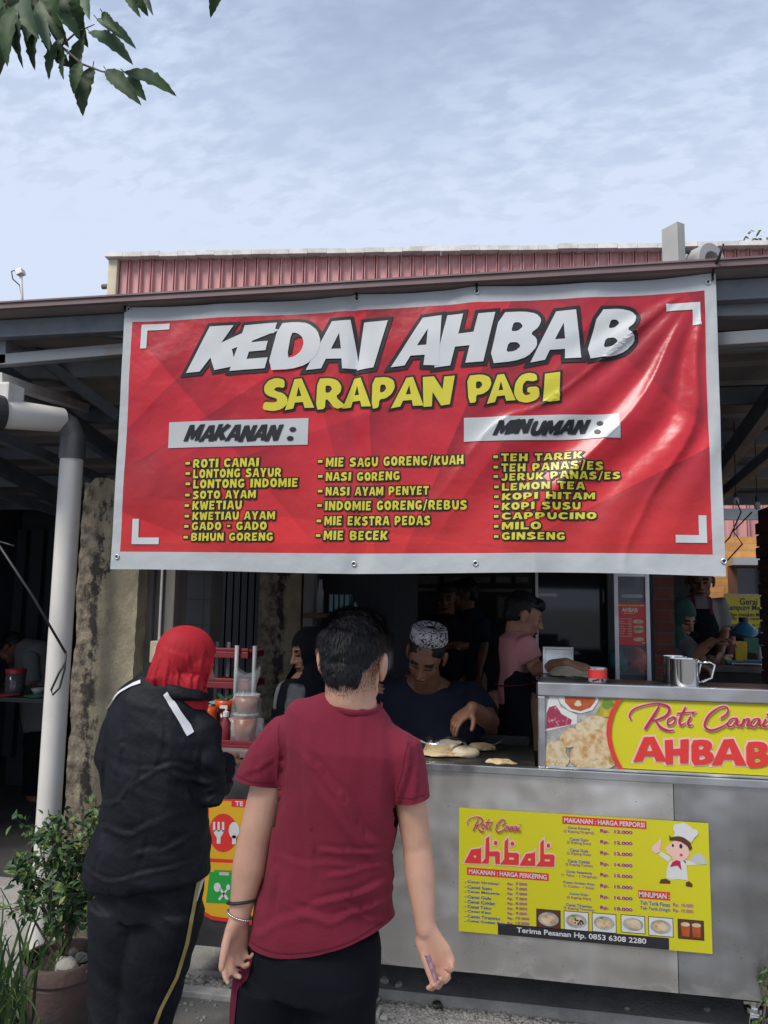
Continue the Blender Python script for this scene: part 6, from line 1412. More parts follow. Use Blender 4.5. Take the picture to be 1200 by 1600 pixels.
sb = cut(sb, at(645, 1251, ym), (RE - RS).normalized(), lambda p: p.x > at(622, 1250, ym).x - .004 and at(622, 1290, ym).z < p.z < at(622, 1225, ym).z)
for i, v in enumerate(sb.v):
    if v.x > at(388, 1450, ym).x - .05 and v.z < at(500, 1380, ym).z and not (v.x < at(400, 1400, ym).x and v.z > at(400, 1380, ym).z):
        u = (v.x - (hemL.x + hemR.x) / 2) / ((hemR.x - hemL.x) / 2); sb.v[i] = v + Vector((0, 0, -.022 * max(0, 1 - u * u) * (1 - sst(at(500, 1480, ym).z, at(500, 1380, ym).z, v.z))))
shirt = sb.build('t_shirt', M['maroon'], man, smooth=True, fix=False)
M['maroon_seam'] = cloth('maroon_seam', (.13, .010, .028), (.11, .009, .024))
drape(shirt, [hemL.lerp(hemR, t) + Vector((0, 0, .016 - .022 * (1 - (2 * t - 1) ** 2))) for t in (.04, .2, .35, .5, .65, .8, .96)], .0022, 'hem_stitch', M['maroon_seam'], shirt, .0012, steps=48)
drape(shirt, [at(372, 1205, ym), at(403, 1213, ym), at(434, 1219, ym)], .0022, 'cuff_stitch', M['maroon_seam'], shirt, .0012)
drape(shirt, [at(624, 1240, ym), at(645, 1242, ym), at(664, 1240, ym)], .0022, 'cuff_stitch', M['maroon_seam'], shirt, .0012)
drape(shirt, [at(441, 1128, ym), at(447, 1165, ym), at(440, 1212, ym)], .002, 'armhole_seam', M['maroon_seam'], shirt, .0010)
drape(shirt, [at(640, 1158, ym), at(633, 1200, ym), at(624, 1232, ym)], .002, 'armhole_seam', M['maroon_seam'], shirt, .0010)
cb = MB()
cps = []
for k in range(17):
    a = math.pi * (.92 + 1.16 * k / 16); cc_ = at(552, 1098, ym + .02); cps.append(cc_ + Vector((.072 * math.cos(a), .080 * math.sin(a) - .002, .014 * math.sin(a) - .010 * math.cos(a))))
cb.tube(cps, [(.010, .005)] * 17, 8); cb.build('collar', M['maroon'], shirt, smooth=True)
# trousers with a maroon side stripe
tp = MB(); w1, w2 = at(497, 1466, ym + .02), at(492, 1500, ym + .02)
a_, c_ = at(394, 1470, ym).x, at(606, 1445, ym).x; hw = (c_ - a_) / 2 * .985
tp.tube([at(500, 1440, ym + .02), w1, w2, at(488, 1540, ym + .02)], [(hw * .90, .095), (hw * .97, .112), (hw * 1.0, .125), (hw * 1.0, .125)], 28, ref=X1)
for px0, px1, rr in ((432, 424, .104), (528, 522, .104)):
    p, q = at(px0, 1520, ym + .02), at(px1, 1600, ym + .03); dv = (q - p) / (p.z - q.z)
    tp.tube([p, q, Vector((q.x - .012, ym + .05, .40)), Vector((q.x - .018, ym + .06, .05))], [(rr, .115), (rr * .98, .105), (.078, .085), (.072, .078)], 22, ref=X1)
fo = ridge_folds(7, .010, 20, 3.0, 4)
tro = blob_mb(tp, .007, 4, disp=lambda v, n: fo(v)).build('trousers', M['black_cloth'], man, smooth=True, fix=False)
drape(tro, [at(402, 1484, ym), at(389, 1530, ym), at(377, 1600, ym), at(368, 1680, ym)], .050, 'side_stripe', M['maroon_tape'], tro, .003, (.55, 1, 0))
for px, lab in ((440, 1), (545, 1)):
    p = at(px, 1500, ym + .02); g = MB(); g.tube([Vector((p.x - .02, ym + .0, .04)), Vector((p.x - .02, ym + .24, .035))], [(.048, .042), (.044, .03)], 16, ref=X1, round_ends=True); g.build('shoe', M['blackrub'], man, smooth=True)
# wristband, bracelet, banknote
def band(c, ax, r1, r2, rr, name, m, flat=False):
    c, ax = Vector(c), Vector(ax).normalized(); x = ax.orthogonal().normalized(); y = ax.cross(x); P = [c + x * (r1 * math.cos(k * math.pi / 14)) + y * (r2 * math.sin(k * math.pi / 14)) for k in range(29)]
    g = MB(); g.tube(P, [rr] * 29, 8, cap=False); return g.build(name, m, man, smooth=True)
av = (LW - LE).normalized(); av2 = (av + Vector((.25, 0, .12))).normalized()
band(LW.lerp(LE, .20), av2, .0335, .0335, (.004, .007), 'wristband', M['blackrub'])
c = LW.lerp(LE, .02); ax = (av + Vector((-.2, 0, -.1))).normalized(); x = ax.orthogonal().normalized(); y = ax.cross(x); g = MB()
for k in range(34): a = k * 2 * math.pi / 34; p = c + x * .031 * math.cos(a) + y * .031 * math.sin(a); g.ell(p, (.0042, .0042, .0026), 8, 5, Matrix.Rotation(a + (k % 2) * 1.2, 3, 'Z'))
g.build('bracelet', M['chrome'], man, smooth=True)
M['note'] = mat('note', (.48, .30, .34), .6, col2=(.26, .12, .18), vs=90)
n1, n2 = at(668, 1490, ym - .070), at(684, 1536, ym - .075)
def notef(off):
    def f(u, v):
        p = n1.lerp(n2, v); s_ = Vector((.012, -.004, .004)); return p + s_ * (u - .5) * (1.2 - .3 * v) + Vector((0, -.010 * math.sin(u * 3.1) - off, 0)) + Vector((0, 0, .003 * math.sin(u * 9 + off * 900)))
    return f
g = MB(); g.grid(notef(.004), 6, 14); g.grid(notef(.0075), 6, 14); single('banknote', g, M['note'], 'folded pinkish banknote pinched in the right hand of the man in maroon', 'banknote', smooth=True, fix=False)

# ---- the woman in the red headscarf
yw = 2.62
wom = thing('person', (at(230, 1500, yw).x, yw, 0), 'woman seen from behind in a red headscarf, black tracksuit jacket and striped trousers', 'person', 'customers at the cart')
hw_ = Head(at(291, 1036, yw + .04), R(-52), R(-16), 0, 1.0)
b = MB(); nk = at(280, 1092, yw + .01); hw_.build(b, False, nk)
pts, rad = rings_px([(272, 1108, 40), (258, 1140, 72), (245, 1220, 64), (240, 1320, 66), (235, 1400, 70)], yw, [.07, .09, .10, .09, .10]); b.tube([nk] + pts, [.06] + rad, 22, ref=X1)
LS, LE = at(188, 1142, yw), at(179, 1235, yw - .02); RS, RE = at(317, 1150, yw), at(326, 1238, yw - .0)
LW = LE + Vector((.10, .21, .06)); RW = RE + Vector((-.04, .24, .05))
for S_, E_, W_2, q, sd in ((LS, LE, LW, at(215, 1140, yw), 1), (RS, RE, RW, at(295, 1140, yw), -1)):
    b.tube([q, S_, S_.lerp(E_, .5), E_, E_.lerp(W_2, .4), W_2], [.05, .045, .042, .036, .036, .025], 16, round_ends=True); hand(b, W_2, (W_2 - E_), (0, 0, -1), sd, k=.9)
for px in (195, 265):
    p = at(px, 1420, yw); b.tube([p, Vector((p.x - .02, yw + .0, .48)), Vector((p.x - .03, yw + .02, .09))], [.085, .055, .042], 16, round_ends=True); b.tube([Vector((p.x - .03, yw - .0, .045)), Vector((p.x - .03, yw + .19, .035))], [(.04, .035), (.034, .025)], 14, round_ends=True)
blob_mb(b, .006, 3, pick=lambda p: hw_.pick(p)).build('body', [M['skin_m'], M['lip_l'], M['eye']], wom, smooth=True, fix=False)
# scarf
sc = MB(); hw_.e(sc, (0, -.012, .034), (.086, .106, .096), 28, 20); hw_.e(sc, (0, .018, .0), (.084, .084, .095), 26, 18)
sc.tube([hw_.w(0, -.03, .02), hw_.w(0, -.04, -.06), at(289, 1074, yw + .02), at(286, 1094, yw + .015), at(284, 1125, yw + .01)], [(.082, .090), (.082, .086), (.083, .084), (.083, .084), (.08, .08)], 30, ref=X1)
sc.tube([hw_.w(.0, .02, -.08), hw_.w(0, .03, -.15), hw_.w(0, .05, -.22)], [(.075, .06), (.08, .065), (.07, .05)], 24, ref=X1)
def dsc(v, n):
    l = hw_.l(v); a = math.atan2(l.x, -l.y); return .003 + .0035 * (1 - 2 * abs(noise.noise(Vector((a * 2.6, l.z * 4, 1))))) * (1 - sst(-.05, .06, l.z)) + .0016 * math.sin(a * 15 + l.z * 14 + 2 * noise.noise(v * 9)) * (1 - sst(-.10, .02, l.z))
csc = creases([([(253, 1032), (246, 1055), (243, 1080)], .0045, .005), ([(264, 1025), (259, 1050), (257, 1080)], .0045, .005), ([(278, 1032), (274, 1058), (273, 1082)], .004, .005), ([(270, 1015), (284, 1045), (303, 1080)], .004, .005), ([(300, 1020), (303, 1050), (305, 1085)], .0045, .005), ([(318, 1015), (314, 1050), (307, 1084)], .0045, .005), ([(288, 1040), (290, 1062), (291, 1084)], .004, .004)], yw)
so = blob_mb(sc, .0046, 3, disp=lambda v, n: dsc(v, n) + (csc(v) if n.y < .3 else 0))
face = lambda p: (lambda l: l.y > .078 and abs(l.x) < .06 and -.11 < l.z < .06)(hw_.l(p))
so.f = [f for f in so.f if not face(sum((so.v[i] for i in f), Vector()) / len(f))]; so.m = [0] * len(so.f); scarf = so.build('headscarf', M['red_scarf'], wom, smooth=True, fix=False)
drape(scarf, [at(322, 992, yw), at(332, 1010, yw), at(335, 1030, yw), at(329, 1055, yw), at(318, 1078, yw)], .004, 'seam', M['red_seam'], scarf, .003)
P = [hw_.w(.072 * math.cos(a), .074 + .0 * math.cos(a), -.02 + .092 * math.sin(a)) for a in [R(q) for q in range(-80, 95, 8)]]; g = MB(); g.tube(P, .0035, 8); g.build('scarf_hem', M['red_scarf'], scarf, smooth=True)
# jacket
jk = MB()
pts, rad = rings_px([(285, 1082, 46), (274, 1096, 66), (262, 1112, 82), (254, 1140, 88), (245, 1210, 78), (239, 1290, 81), (231, 1340, 90), (230, 1362, 92), (230, 1374, 87)], yw, [.08, .095, .115, .13, .14, .145, .155, .158, .15]); jk.tube(pts, rad, 34, ref=X1)
for i in range(len(jk.v) - 34, len(jk.v)): jk.v[i] += Vector((0, 0, .012 * (jk.v[i].x - pts[-1].x) / rad[-1][0]))
jk.tube([at(220, 1120, yw), at(190, 1138, yw), at(176, 1185, yw - .01), LE + Vector((-.004, 0, 0)), LE.lerp(LW, .5), LW], [.065, .068, .066, .060, .055, .045], 22, round_ends=True)
jk.tube([at(290, 1120, yw), at(315, 1142, yw), at(322, 1190, yw), RE, RE.lerp(RW, .5), RW], [.065, .068, .064, .062, .055, .045], 22, round_ends=True)
jk.tube([at(284, 1076, yw + .012), at(281, 1092, yw + .005)], [(.100, .090), (.112, .098)], 28, ref=X1)
j1, j2, j3 = ridge_folds(6, .017, 15, 2.0, 3.2), ridge_folds(9, .016, 62, 6.0, 3), ridge_folds(17, .0085, 75, 9, 3)
cj = creases([([(232, 1190), (275, 1188), (300, 1185), (318, 1200)], 0.0033, 0.0079), ([(278, 1182), (305, 1208), (340, 1222)], 0.0036, 0.0072), ([(296, 1190), (308, 1235), (312, 1270)], 0.0040, 0.0086), ([(238, 1214), (273, 1191), (297, 1184)], 0.0033, 0.0086), ([(163, 1253), (218, 1238), (238, 1206)], 0.0036, 0.0101), ([(155, 1285), (199, 1277), (238, 1285), (290, 1262)], 0.0036, 0.0101), ([(143, 1340), (200, 1352), (240, 1348), (322, 1332)], 0.0040, 0.0065), ([(238, 1316), (285, 1308), (317, 1293)], 0.0033, 0.0086),
 ([(179, 1269), (186, 1310), (176, 1345)], 0.0030, 0.0094), ([(205, 1105), (215, 1160), (208, 1215)], 0.0033, 0.0115), ([(270, 1105), (278, 1150), (262, 1200)], 0.0030, 0.0115), ([(170, 1150), (176, 1190), (168, 1235)], 0.0040, 0.0086), ([(325, 1160), (318, 1190), (340, 1215)], 0.0033, 0.0072), ([(310, 1225), (330, 1235), (350, 1228)], 0.0033, 0.0058), ([(318, 1250), (334, 1250), (350, 1240)], 0.0030, 0.0058), ([(246, 1255), (258, 1290), (246, 1330)], 0.0026, 0.0086), ([(200, 1362), (204, 1372), (202, 1385)], 0.0020, 0.0058), ([(240, 1120), (244, 1180), (236, 1240)], 0.0020, 0.0072)], yw)
def dj(v, n):
    low = sst(1.2, 1.0, v.z); arm = sst(at(300, 1200, yw).x, at(335, 1200, yw).x, v.x); el = math.exp(-((v.z - RE.z) / .12) ** 2)
    return (cj(v) if n.y < .3 else 0) + j1(v) * (.6 + .4 * low) + j2(v) * (.35 + .9 * arm * el) + j3(v) * (.4 + arm * el)
jac = blob_mb(jk, .0068, 4, disp=dj).build('jacket', M['black_nylon'], wom, smooth=True, fix=False)
drape(jac, [at(277, 1079, yw), at(290, 1100, yw), at(313, 1141, yw)], .020, 'shoulder_stripe', M['white_tape'], jac, .004)
drape(jac, [at(234, 1073, yw), at(205, 1086, yw), at(185, 1098, yw), at(173, 1112, yw)], .013, 'shoulder_stripe', M['white_tape'], jac, .005, (0, 1, -.35))
# trousers
tp = MB(); tp.tube([at(234, 1345, yw), at(236, 1390, yw), at(232, 1425, yw)], [(.18, .13), (.18, .135), (.175, .13)], 28, ref=X1)
tp.tube([at(198, 1410, yw), at(192, 1500, yw), at(186, 1600, yw), Vector((at(186, 1600, yw).x - .01, yw + .02, .06))], [(.115, .12), (.105, .11), (.10, .10), (.10, .10)], 24, ref=X1)
tp.tube([at(266, 1410, yw), at(240, 1500, yw), at(222, 1600, yw), Vector((at(214, 1640, yw).x, yw + .0, .06))], [(.115, .12), (.110, .115), (.095, .10), (.09, .095)], 24, ref=X1)
t1, t2 = ridge_folds(6, .020, 8, 5.0, 5), ridge_folds(11, .010, 55, 8, 3)
tro2 = blob_mb(tp, .007, 4, disp=lambda v, n: t1(v) + t2(v)).build('trousers', M['black_nylon'], wom, smooth=True, fix=False)
drape(tro2, [at(311, 1368, yw), at(303, 1412, yw), at(293, 1465, yw), at(278, 1515, yw), at(254, 1560, yw), at(240, 1600, yw)], .012, 'gold_stripe', M['gold_tape'], tro2, .004, (-.35, 1, 0), 60)
drape(tro2, [at(317, 1366, yw), at(312, 1385, yw), at(307, 1402, yw)], .012, 'white_stripe', M['white_tape'], tro2, .005, (-.35, 1, 0), 20, .003)
for px in (192, 225):
    q = at(px, 1600, yw); g = MB(); g.tube([Vector((q.x - .02, yw - .04, .04)), Vector((q.x - .02, yw + .22, .035))], [(.05, .042), (.044, .03)], 16, ref=X1, round_ends=True); g.build('shoe', M['blackrub'], wom, smooth=True)

# ---- the cook leaning over the griddle
yv2 = 3.78
cook = thing('person', (at(655, 1200, 3.95).x, 3.95, .05), 'cook in a dark blue T-shirt and patterned round cap bending over the griddle', 'person', 'stall workers')
hv_ = Head(at(666, 1024, 3.62), R(180 - 10), R(-38), R(-14), 1.06)
b = MB(); nk = at(668, 1066, 3.80); hv_.build(b, True, nk)
pts, rad = rings_px([(664, 1075, 60), (664, 1105, 88), (655, 1160, 80), (655, 1240, 70), (655, 1330, 72)], 3.9, [.09, .105, .10, .10, .10]); b.tube([nk] + pts, [.06] + rad, 22, ref=X1)
RS, RE, RW = at(738, 1085, 3.88), at(766, 1128, 3.74), at(738, 1106, 3.58)
b.tube([at(700, 1085, 3.9), RS, RS.lerp(RE, .5), RE, RE.lerp(RW, .4), RW], [.055, .056, .052, .045, .044, .030], 18, round_ends=True)
hand(b, RW, at(712, 1126, 3.53) - RW, (-.1, .2, -1), 1, curls=[(15, 22, 15), (22, 28, 18), (26, 32, 20), (30, 34, 20)], sp=.16, k=1.0, thumb=(.5, .8, .2))
LS, LE, LW = at(590, 1085, 3.88), at(566, 1140, 3.80), at(578, 1098, 3.62)
b.tube([at(625, 1085, 3.9), LS, LS.lerp(LE, .5), LE, LE.lerp(LW, .4), LW], [.055, .056, .052, .045, .044, .030], 18, round_ends=True)
hand(b, LW, Vector((.02, -.1, .10)), (.8, .2, 0), -1, curl=(35, 45, 30), sp=.06)
for q in (-.09, .09):
    x = at(655, 1200, 3.95).x + q; b.tube([Vector((x, 3.97, .92)), Vector((x, 4.0, .5)), Vector((x, 4.03, .11))], [.08, .055, .042], 14, round_ends=True); b.tube([Vector((x, 4.05, .095)), Vector((x, 3.86, .085))], [(.04, .035), (.035, .025)], 12, round_ends=True)
blob_mb(b, .0042, 3, pick=lambda p: hv_.pick(p)).build('body', [M['skin_d'], M['lip'], M['eye']], cook, smooth=True, fix=False)
hb = MB(); hv_.e(hb, (0, -.022, .036), (.080, .097, .084), 24, 16)
q = blob_mb(hb, .005, 2, disp=lambda v, n: .002 * noise.noise(v * 60)); kp = lambda p: (lambda l: l.z > -.02 and not (l.y > .060 and l.z < .050) and not (abs(l.x) > .066 and l.z < .012 and l.y > -.03))(hv_.l(p))
q.f = [f for f in q.f if kp(sum((q.v[i] for i in f), Vector()) / len(f))]; q.m = [0] * len(q.f); q.build('hair', M['hair'], cook, smooth=True, fix=False)
# cap with woven white scrolls
def cap_mat():
    m = mat('cap_pattern', (.5, .47, .48), .8); nt = m.node_tree; n, l = nt.nodes, nt.links; t = n.new('ShaderNodeTexCoord'); v = n.new('ShaderNodeTexVoronoi'); v.feature = 'DISTANCE_TO_EDGE'; v.inputs['Scale'].default_value = 55; l.new(t.outputs['Object'], v.inputs[0])
    w = n.new('ShaderNodeTexNoise'); w.inputs['Scale'].default_value = 62; w.inputs['Distortion'].default_value = 1.6; w.inputs['Detail'].default_value = 1; l.new(t.outputs['Object'], w.inputs[0])
    a = n.new('ShaderNodeMath'); a.operation = 'GREATER_THAN'; l.new(w.outputs[0], a.inputs[0]); a.inputs[1].default_value = .475; c = n.new('ShaderNodeMix'); c.data_type = 'RGBA'; l.new(a.outputs[0], c.inputs[0]); c.inputs[6].default_value = (.03, .027, .035, 1); c.inputs[7].default_value = (.46, .43, .46, 1); l.new(c.outputs[2], n['Principled BSDF'].inputs['Base Color']); return m
g = MB(); rs = []
for z, k, ky in ((.070, .99, .95), (.074, 1.01, .97), (.128, .93, .90), (.134, .90, .87), (.136, .83, .8), (.132, .4, .4)):
    rs.append([hv_.w(.0835 * k * math.cos(a), -.034 + .094 * ky * math.sin(a), z - .004 + .030 * math.sin(a)) for a in [2 * math.pi * i / 40 for i in range(40)]])
g.rings(rs); g.build('round_cap', cap_mat(), cook, angle=40)
ts = MB(); pts, rad = rings_px([(667, 1064, 40), (665, 1074, 68), (664, 1094, 92), (660, 1130, 92), (655, 1180, 84), (655, 1260, 80)], 3.9, [.085, .11, .128, .13, .125, .12]); ts.tube(pts, rad, 28, ref=X1)
ts.tube([at(705, 1082, 3.9), RS, RS.lerp(RE, .75)], [(.06, .065), (.072, .075), (.068, .07)], 20); ts.tube([at(620, 1082, 3.9), LS, LS.lerp(LE, .75)], [(.06, .065), (.072, .075), (.068, .07)], 20)
k1 = ridge_folds(9, .006, 15, 12.0, 4); tsb = blob_mb(ts, .007, 4, disp=lambda v, n: k1(v)); tsb.build('t_shirt', M['navy'], cook, smooth=True, fix=False)
def legs(o, x, y, w, z1, m, dy=0.):
    g = MB(); g.tube([(x, y, z1), (x, y, z1 - .18)], [(w, .11), (w, .12)], 20, ref=X1)
    for s in (-1, 1): g.tube([(x + s * w * .5, y, z1 - .12), (x + s * w * .5, y + .02, .5), (x + s * w * .5, y + .03, .10)], [(w * .56, .10), (.08, .085), (.07, .075)], 16)
    blob_mb(g, .012, 3).build('trousers', m, o, smooth=True, fix=False)
legs(cook, at(655, 1200, 3.95).x, 3.98, .16, .98, M['black_cloth'])

# ---- simpler figures further in
def figure(label, group, hc, yaw, pitch, sk, rows, y, ry, arms, shirt, sleeve, hair, trousers=None, vox=.008, hk=1.0, extra=None, legx=None):
    """hc head centre; rows torso rows in px at depth y; arms: (shoulder, elbow, wrist, hand dir, palm, side)"""
    base = at(rows[-1][0], rows[-1][1], y); o = thing('person', (base.x, y, .05), label, 'person', group); h = Head(hc, yaw, pitch, 0, hk); b = MB()
    pts, rad = rings_px(rows, y, ry); h.build(b, True, pts[0].lerp(h.c, .35)); b.tube([h.w(0, -.02, -.07)] + pts, [.05] + [(a * .86, c * .82) for a, c in rad], 20, ref=X1)
    for S_, E_, W_2, d, n, sd in arms: b.tube([S_.lerp(pts[2], .5), S_, S_.lerp(E_, .5), E_, E_.lerp(W_2, .4), W_2], [.04, .042, .041, .037, .036, .026], 14, round_ends=True); hand(b, W_2, d, n, sd, k=.95)
    zh = pts[-1].z
    for s in (-.08, .08): b.tube([Vector((base.x + s, y, zh)), Vector((base.x + s, y + .01, .5)), Vector((base.x + s, y + .02, .10))], [.07, .055, .042], 12, round_ends=True); b.tube([Vector((base.x + s, y + .02, .09)), h.q @ Vector((0, .18, 0)) * Vector((1, 1, 0)).length / 1.5 + Vector((base.x + s, y + .02, .085))], [(.04, .035), (.035, .025)], 12, round_ends=True)
    blob_mb(b, vox * .6, 3, pick=lambda p: h.pick(p)).build('body', [sk, M['lip'], M['eye']], o, smooth=True, fix=False)
    t = MB(); t.tube(pts, rad, 26, ref=X1)
    for S_, E_, W_2, d, n, sd in arms: t.tube([S_.lerp(pts[2], .6) + Vector((0, 0, .02)), S_, S_.lerp(E_, .5), S_.lerp(E_, sleeve)] if sleeve <= 1 else [S_.lerp(pts[2], .6) + Vector((0, 0, .02)), S_, S_.lerp(E_, .5), E_, E_.lerp(W_2, .5), E_.lerp(W_2, .92)], [.072, .070, .064, .060] if sleeve <= 1 else [.068, .066, .06, .053, .046, .04], 18)
    k = ridge_folds(10, .006, 20, hc[0] * 7, 4); top = blob_mb(t, vox, 4, disp=lambda v, n: k(v)).build('shirt', shirt, o, smooth=True, fix=False)
    if hair == 'short':
        hb = MB(); h.e(hb, (0, -.020, .040), (.081, .099, .089), 24, 16); h.e(hb, (0, -.045, -.01), (.066, .062, .055), 20, 14); h.e(hb, (0, .05, .078), (.058, .046, .036))
        q = blob_mb(hb, .006, 2, disp=lambda v, n: .005 * noise.noise(v * 40)); kp = lambda p: (lambda l: l.z > -.055 and not (l.y > .015 and l.z < .052) and not (abs(l.x) > .066 and l.z < .02 and l.y > -.035))(h.l(p))
    else:
        hb = MB(); h.e(hb, (0, -.012, .034), (.090, .106, .096), 26, 18); h.e(hb, (0, .016, .0), (.086, .084, .094), 24, 16); hb.tube([h.w(0, -.02, -.04), pts[0].lerp(pts[1], .3), pts[1].lerp(pts[2], .6)], [(.085, .085), (.12, .10), (rad[1][0] * 1.04, rad[1][1] * 1.08)], 26, ref=X1)
        q = blob_mb(hb, .007, 3, disp=lambda v, n: .005 * noise.noise(Vector((v.x * 24, v.y * 24, v.z * 6)))); kp = lambda p: (lambda l: not (l.y > .074 and abs(l.x) < .058 and -.105 < l.z < .055))(h.l(p))
    q.f = [f for f in q.f if kp(sum((q.v[i] for i in f), Vector()) / len(f))]; q.m = [0] * len(q.f); q.build('hair' if hair == 'short' else 'headscarf', M['hair'] if hair == 'short' else hair, o, smooth=True, fix=False)
    legs(o, base.x, y, rad[-1][0] * .95, zh + .04, trousers or M['black_cloth'])
    return o, h, top
# boy in pink
yb_ = 4.15
bS, bE, bW = at(820, 1012, yb_ - .10), at(838, 1046, yb_ - .12), at(886, 1036, yb_ - .36)
boy, hb_, btop = figure('boy in a pink T-shirt and dark apron bending over a work board in profile', 'stall workers', at(818, 962, yb_), R(-80), R(-20), M['skin_m'], [(808, 986, 15), (806, 998, 26), (805, 1020, 25), (803, 1050, 22), (800, 1100, 25)], yb_, [.07, .13, .15, .14, .13],
    [(bS, bE, bW, Vector((.10, -.02, -.02)), (0, .3, -1), 1), (at(812, 1012, yb_ + .12), at(842, 1046, yb_ + .12), at(884, 1038, yb_ - .18), Vector((.1, -.02, -.02)), (0, .3, -1), -1)], M['pink_cloth'], .62, 'short')
g = MB(); pts, rad = rings_px([(812, 1046, 22), (806, 1064, 25), (804, 1110, 28), (806, 1200, 32)], yb_ - .0, [.15, .155, .155, .16]); g.tube(pts, rad, 28, ref=X1); blob_mb(g, .008, 3, disp=lambda v, n: ridge_folds(8, .006, 5, 3, 4)(v)).build('apron', M['black_cloth'], boy, smooth=True, fix=False)
g = MB(); p = at(806, 1066, yb_); P = [p + Vector((.108 * math.cos(a), .17 * math.sin(a), .01 * math.cos(a))) for a in [2 * math.pi * k / 24 for k in range(25)]]; g.tube(P, [(.003, .006)] * 25, 6, cap=False); g.build('apron_cord', M['maroon_tape'], boy, smooth=True)
g = MB(); g.grid(lambda u, v: at(783 + 12 * u + 3 * v, 1062 + 42 * v, yb_ + .02 + .02 * u) + Vector((.01 * noise.noise(Vector((u * 3, v * 5, 0))), 0, 0)), 6, 12); g.build('shirt_tail', M['pink_cloth'], boy, smooth=True, fix=False)
# woman in a black headscarf behind the man's shoulder
yk = 3.92
kw, kh, kt = figure('woman in a black headscarf with a pale bag strap beside the man in maroon', 'stall workers', at(485, 1018, yk), R(128), R(-14), M['skin_m'], [(484, 1058, 26), (484, 1072, 46), (482, 1100, 52), (480, 1150, 46), (480, 1230, 46)], yk, [.08, .11, .12, .12, .12],
    [(at(446, 1084, yk), at(438, 1140, yk), at(455, 1118, yk - .22), Vector((.08, -.05, .03)), (1, 0, 0), 1), (at(522, 1084, yk), at(530, 1145, yk), at(505, 1120, yk - .22), Vector((-.08, -.05, .03)), (-1, 0, 0), -1)], M['black_cloth'], 2, M['black_cloth'])
drape(kt, [at(452, 1050, yk), at(443, 1066, yk), at(438, 1085, yk), at(436, 1105, yk)], .022, 'bag_strap', M['dim_cloth'], kw, .006)
q = at(462, 1090, yk - .27); g = MB()
def bagk(u, v): a = u * 6.283; r_ = .045 * (1 - .3 * v) * (1 + .25 * noise.noise(Vector((math.cos(a) * 3, math.sin(a) * 3, v * 6)))); return q + Vector((r_ * math.cos(a) * 1.2, r_ * .7 * math.sin(a), -.08 + .14 * v + .02 * noise.noise(Vector((a, v, 2)))))
g.grid(bagk, 24, 14); single('plastic_bag', g, M['bagfilm'], 'small clear plastic bag held by the woman in the black headscarf', 'bag', smooth=True, fix=False)
# worker in the grey shirt and apron, and the woman in green
yo = 5.35
wk, wh, wt = figure('worker in a grey T-shirt and black apron with red straps at the neighbouring stall', 'workers at the neighbouring stall', at(1094, 908, yo), R(170), R(-10), M['skin_d'], [(1092, 932, 16), (1091, 940, 32), (1092, 965, 34), (1093, 1000, 32), (1094, 1050, 34)], yo, [.08, .11, .13, .13, .13],
    [(at(1060, 946, yo), at(1056, 990, yo), at(1076, 1016, yo - .24), Vector((.05, -.06, -.02)), (0, 0, -1), -1), (at(1124, 946, yo), at(1130, 990, yo - .04), at(1124, 1022, yo - .22), Vector((-.03, -.06, -.04)), (-1, 0, -.3), 1)], M['grey_cloth'], .8, 'short', vox=.009)
bv = BVHTree.FromPolygons([v.co + origin(wt) for v in wt.data.vertices], [p.vertices[:] for p in wt.data.polygons])
def onshirt(px, py, lift=.006):
    p = at(px, py, yo); h = bv.ray_cast(Vector((p.x, yo - 1.2, p.z)), Vector((0, 1, 0))); return (h[0] if h[0] else Vector((p.x, yo - .135, p.z))) + Vector((0, -lift, 0))
g = MB(); g.grid(lambda u, v: onshirt(1092 + (u - .5) * (30 + 24 * sst(0, .35, v)), 951 + 100 * v), 16, 30); g.build('apron', M['black_cloth'], wk, smooth=True, fix=False)
for px0, px1 in ((1078, 1079), (1105, 1104)): drape(wt, [at(px0, 932, yo), at(px1, 945, yo), at(px1, 960, yo)], .016, 'apron_strap', M['maroon_tape'], wk, .009)
yg2 = 5.12
figure('woman in a green headscarf reaching over the food at the neighbouring stall', 'workers at the neighbouring stall', at(1062, 966, yg2), R(-140), R(-25), M['skin_m'], [(1060, 990, 14), (1058, 1000, 22), (1056, 1020, 25), (1054, 1050, 27), (1054, 1090, 28)], yg2, [.08, .11, .12, .12, .12],
    [(at(1070, 1010, yg2 - .06), at(1086, 1024, yg2 - .12), at(1112, 1002, yg2 - .16), Vector((.08, -.02, .01)), (0, 0, -1), 1), (at(1048, 1012, yg2 + .05), at(1050, 1050, yg2), at(1078, 1040, yg2 - .16), Vector((.08, -.05, 0)), (0, 0, -1), -1)], M['dim_cloth'], 1.0, M['green_scarf'], vox=.009)
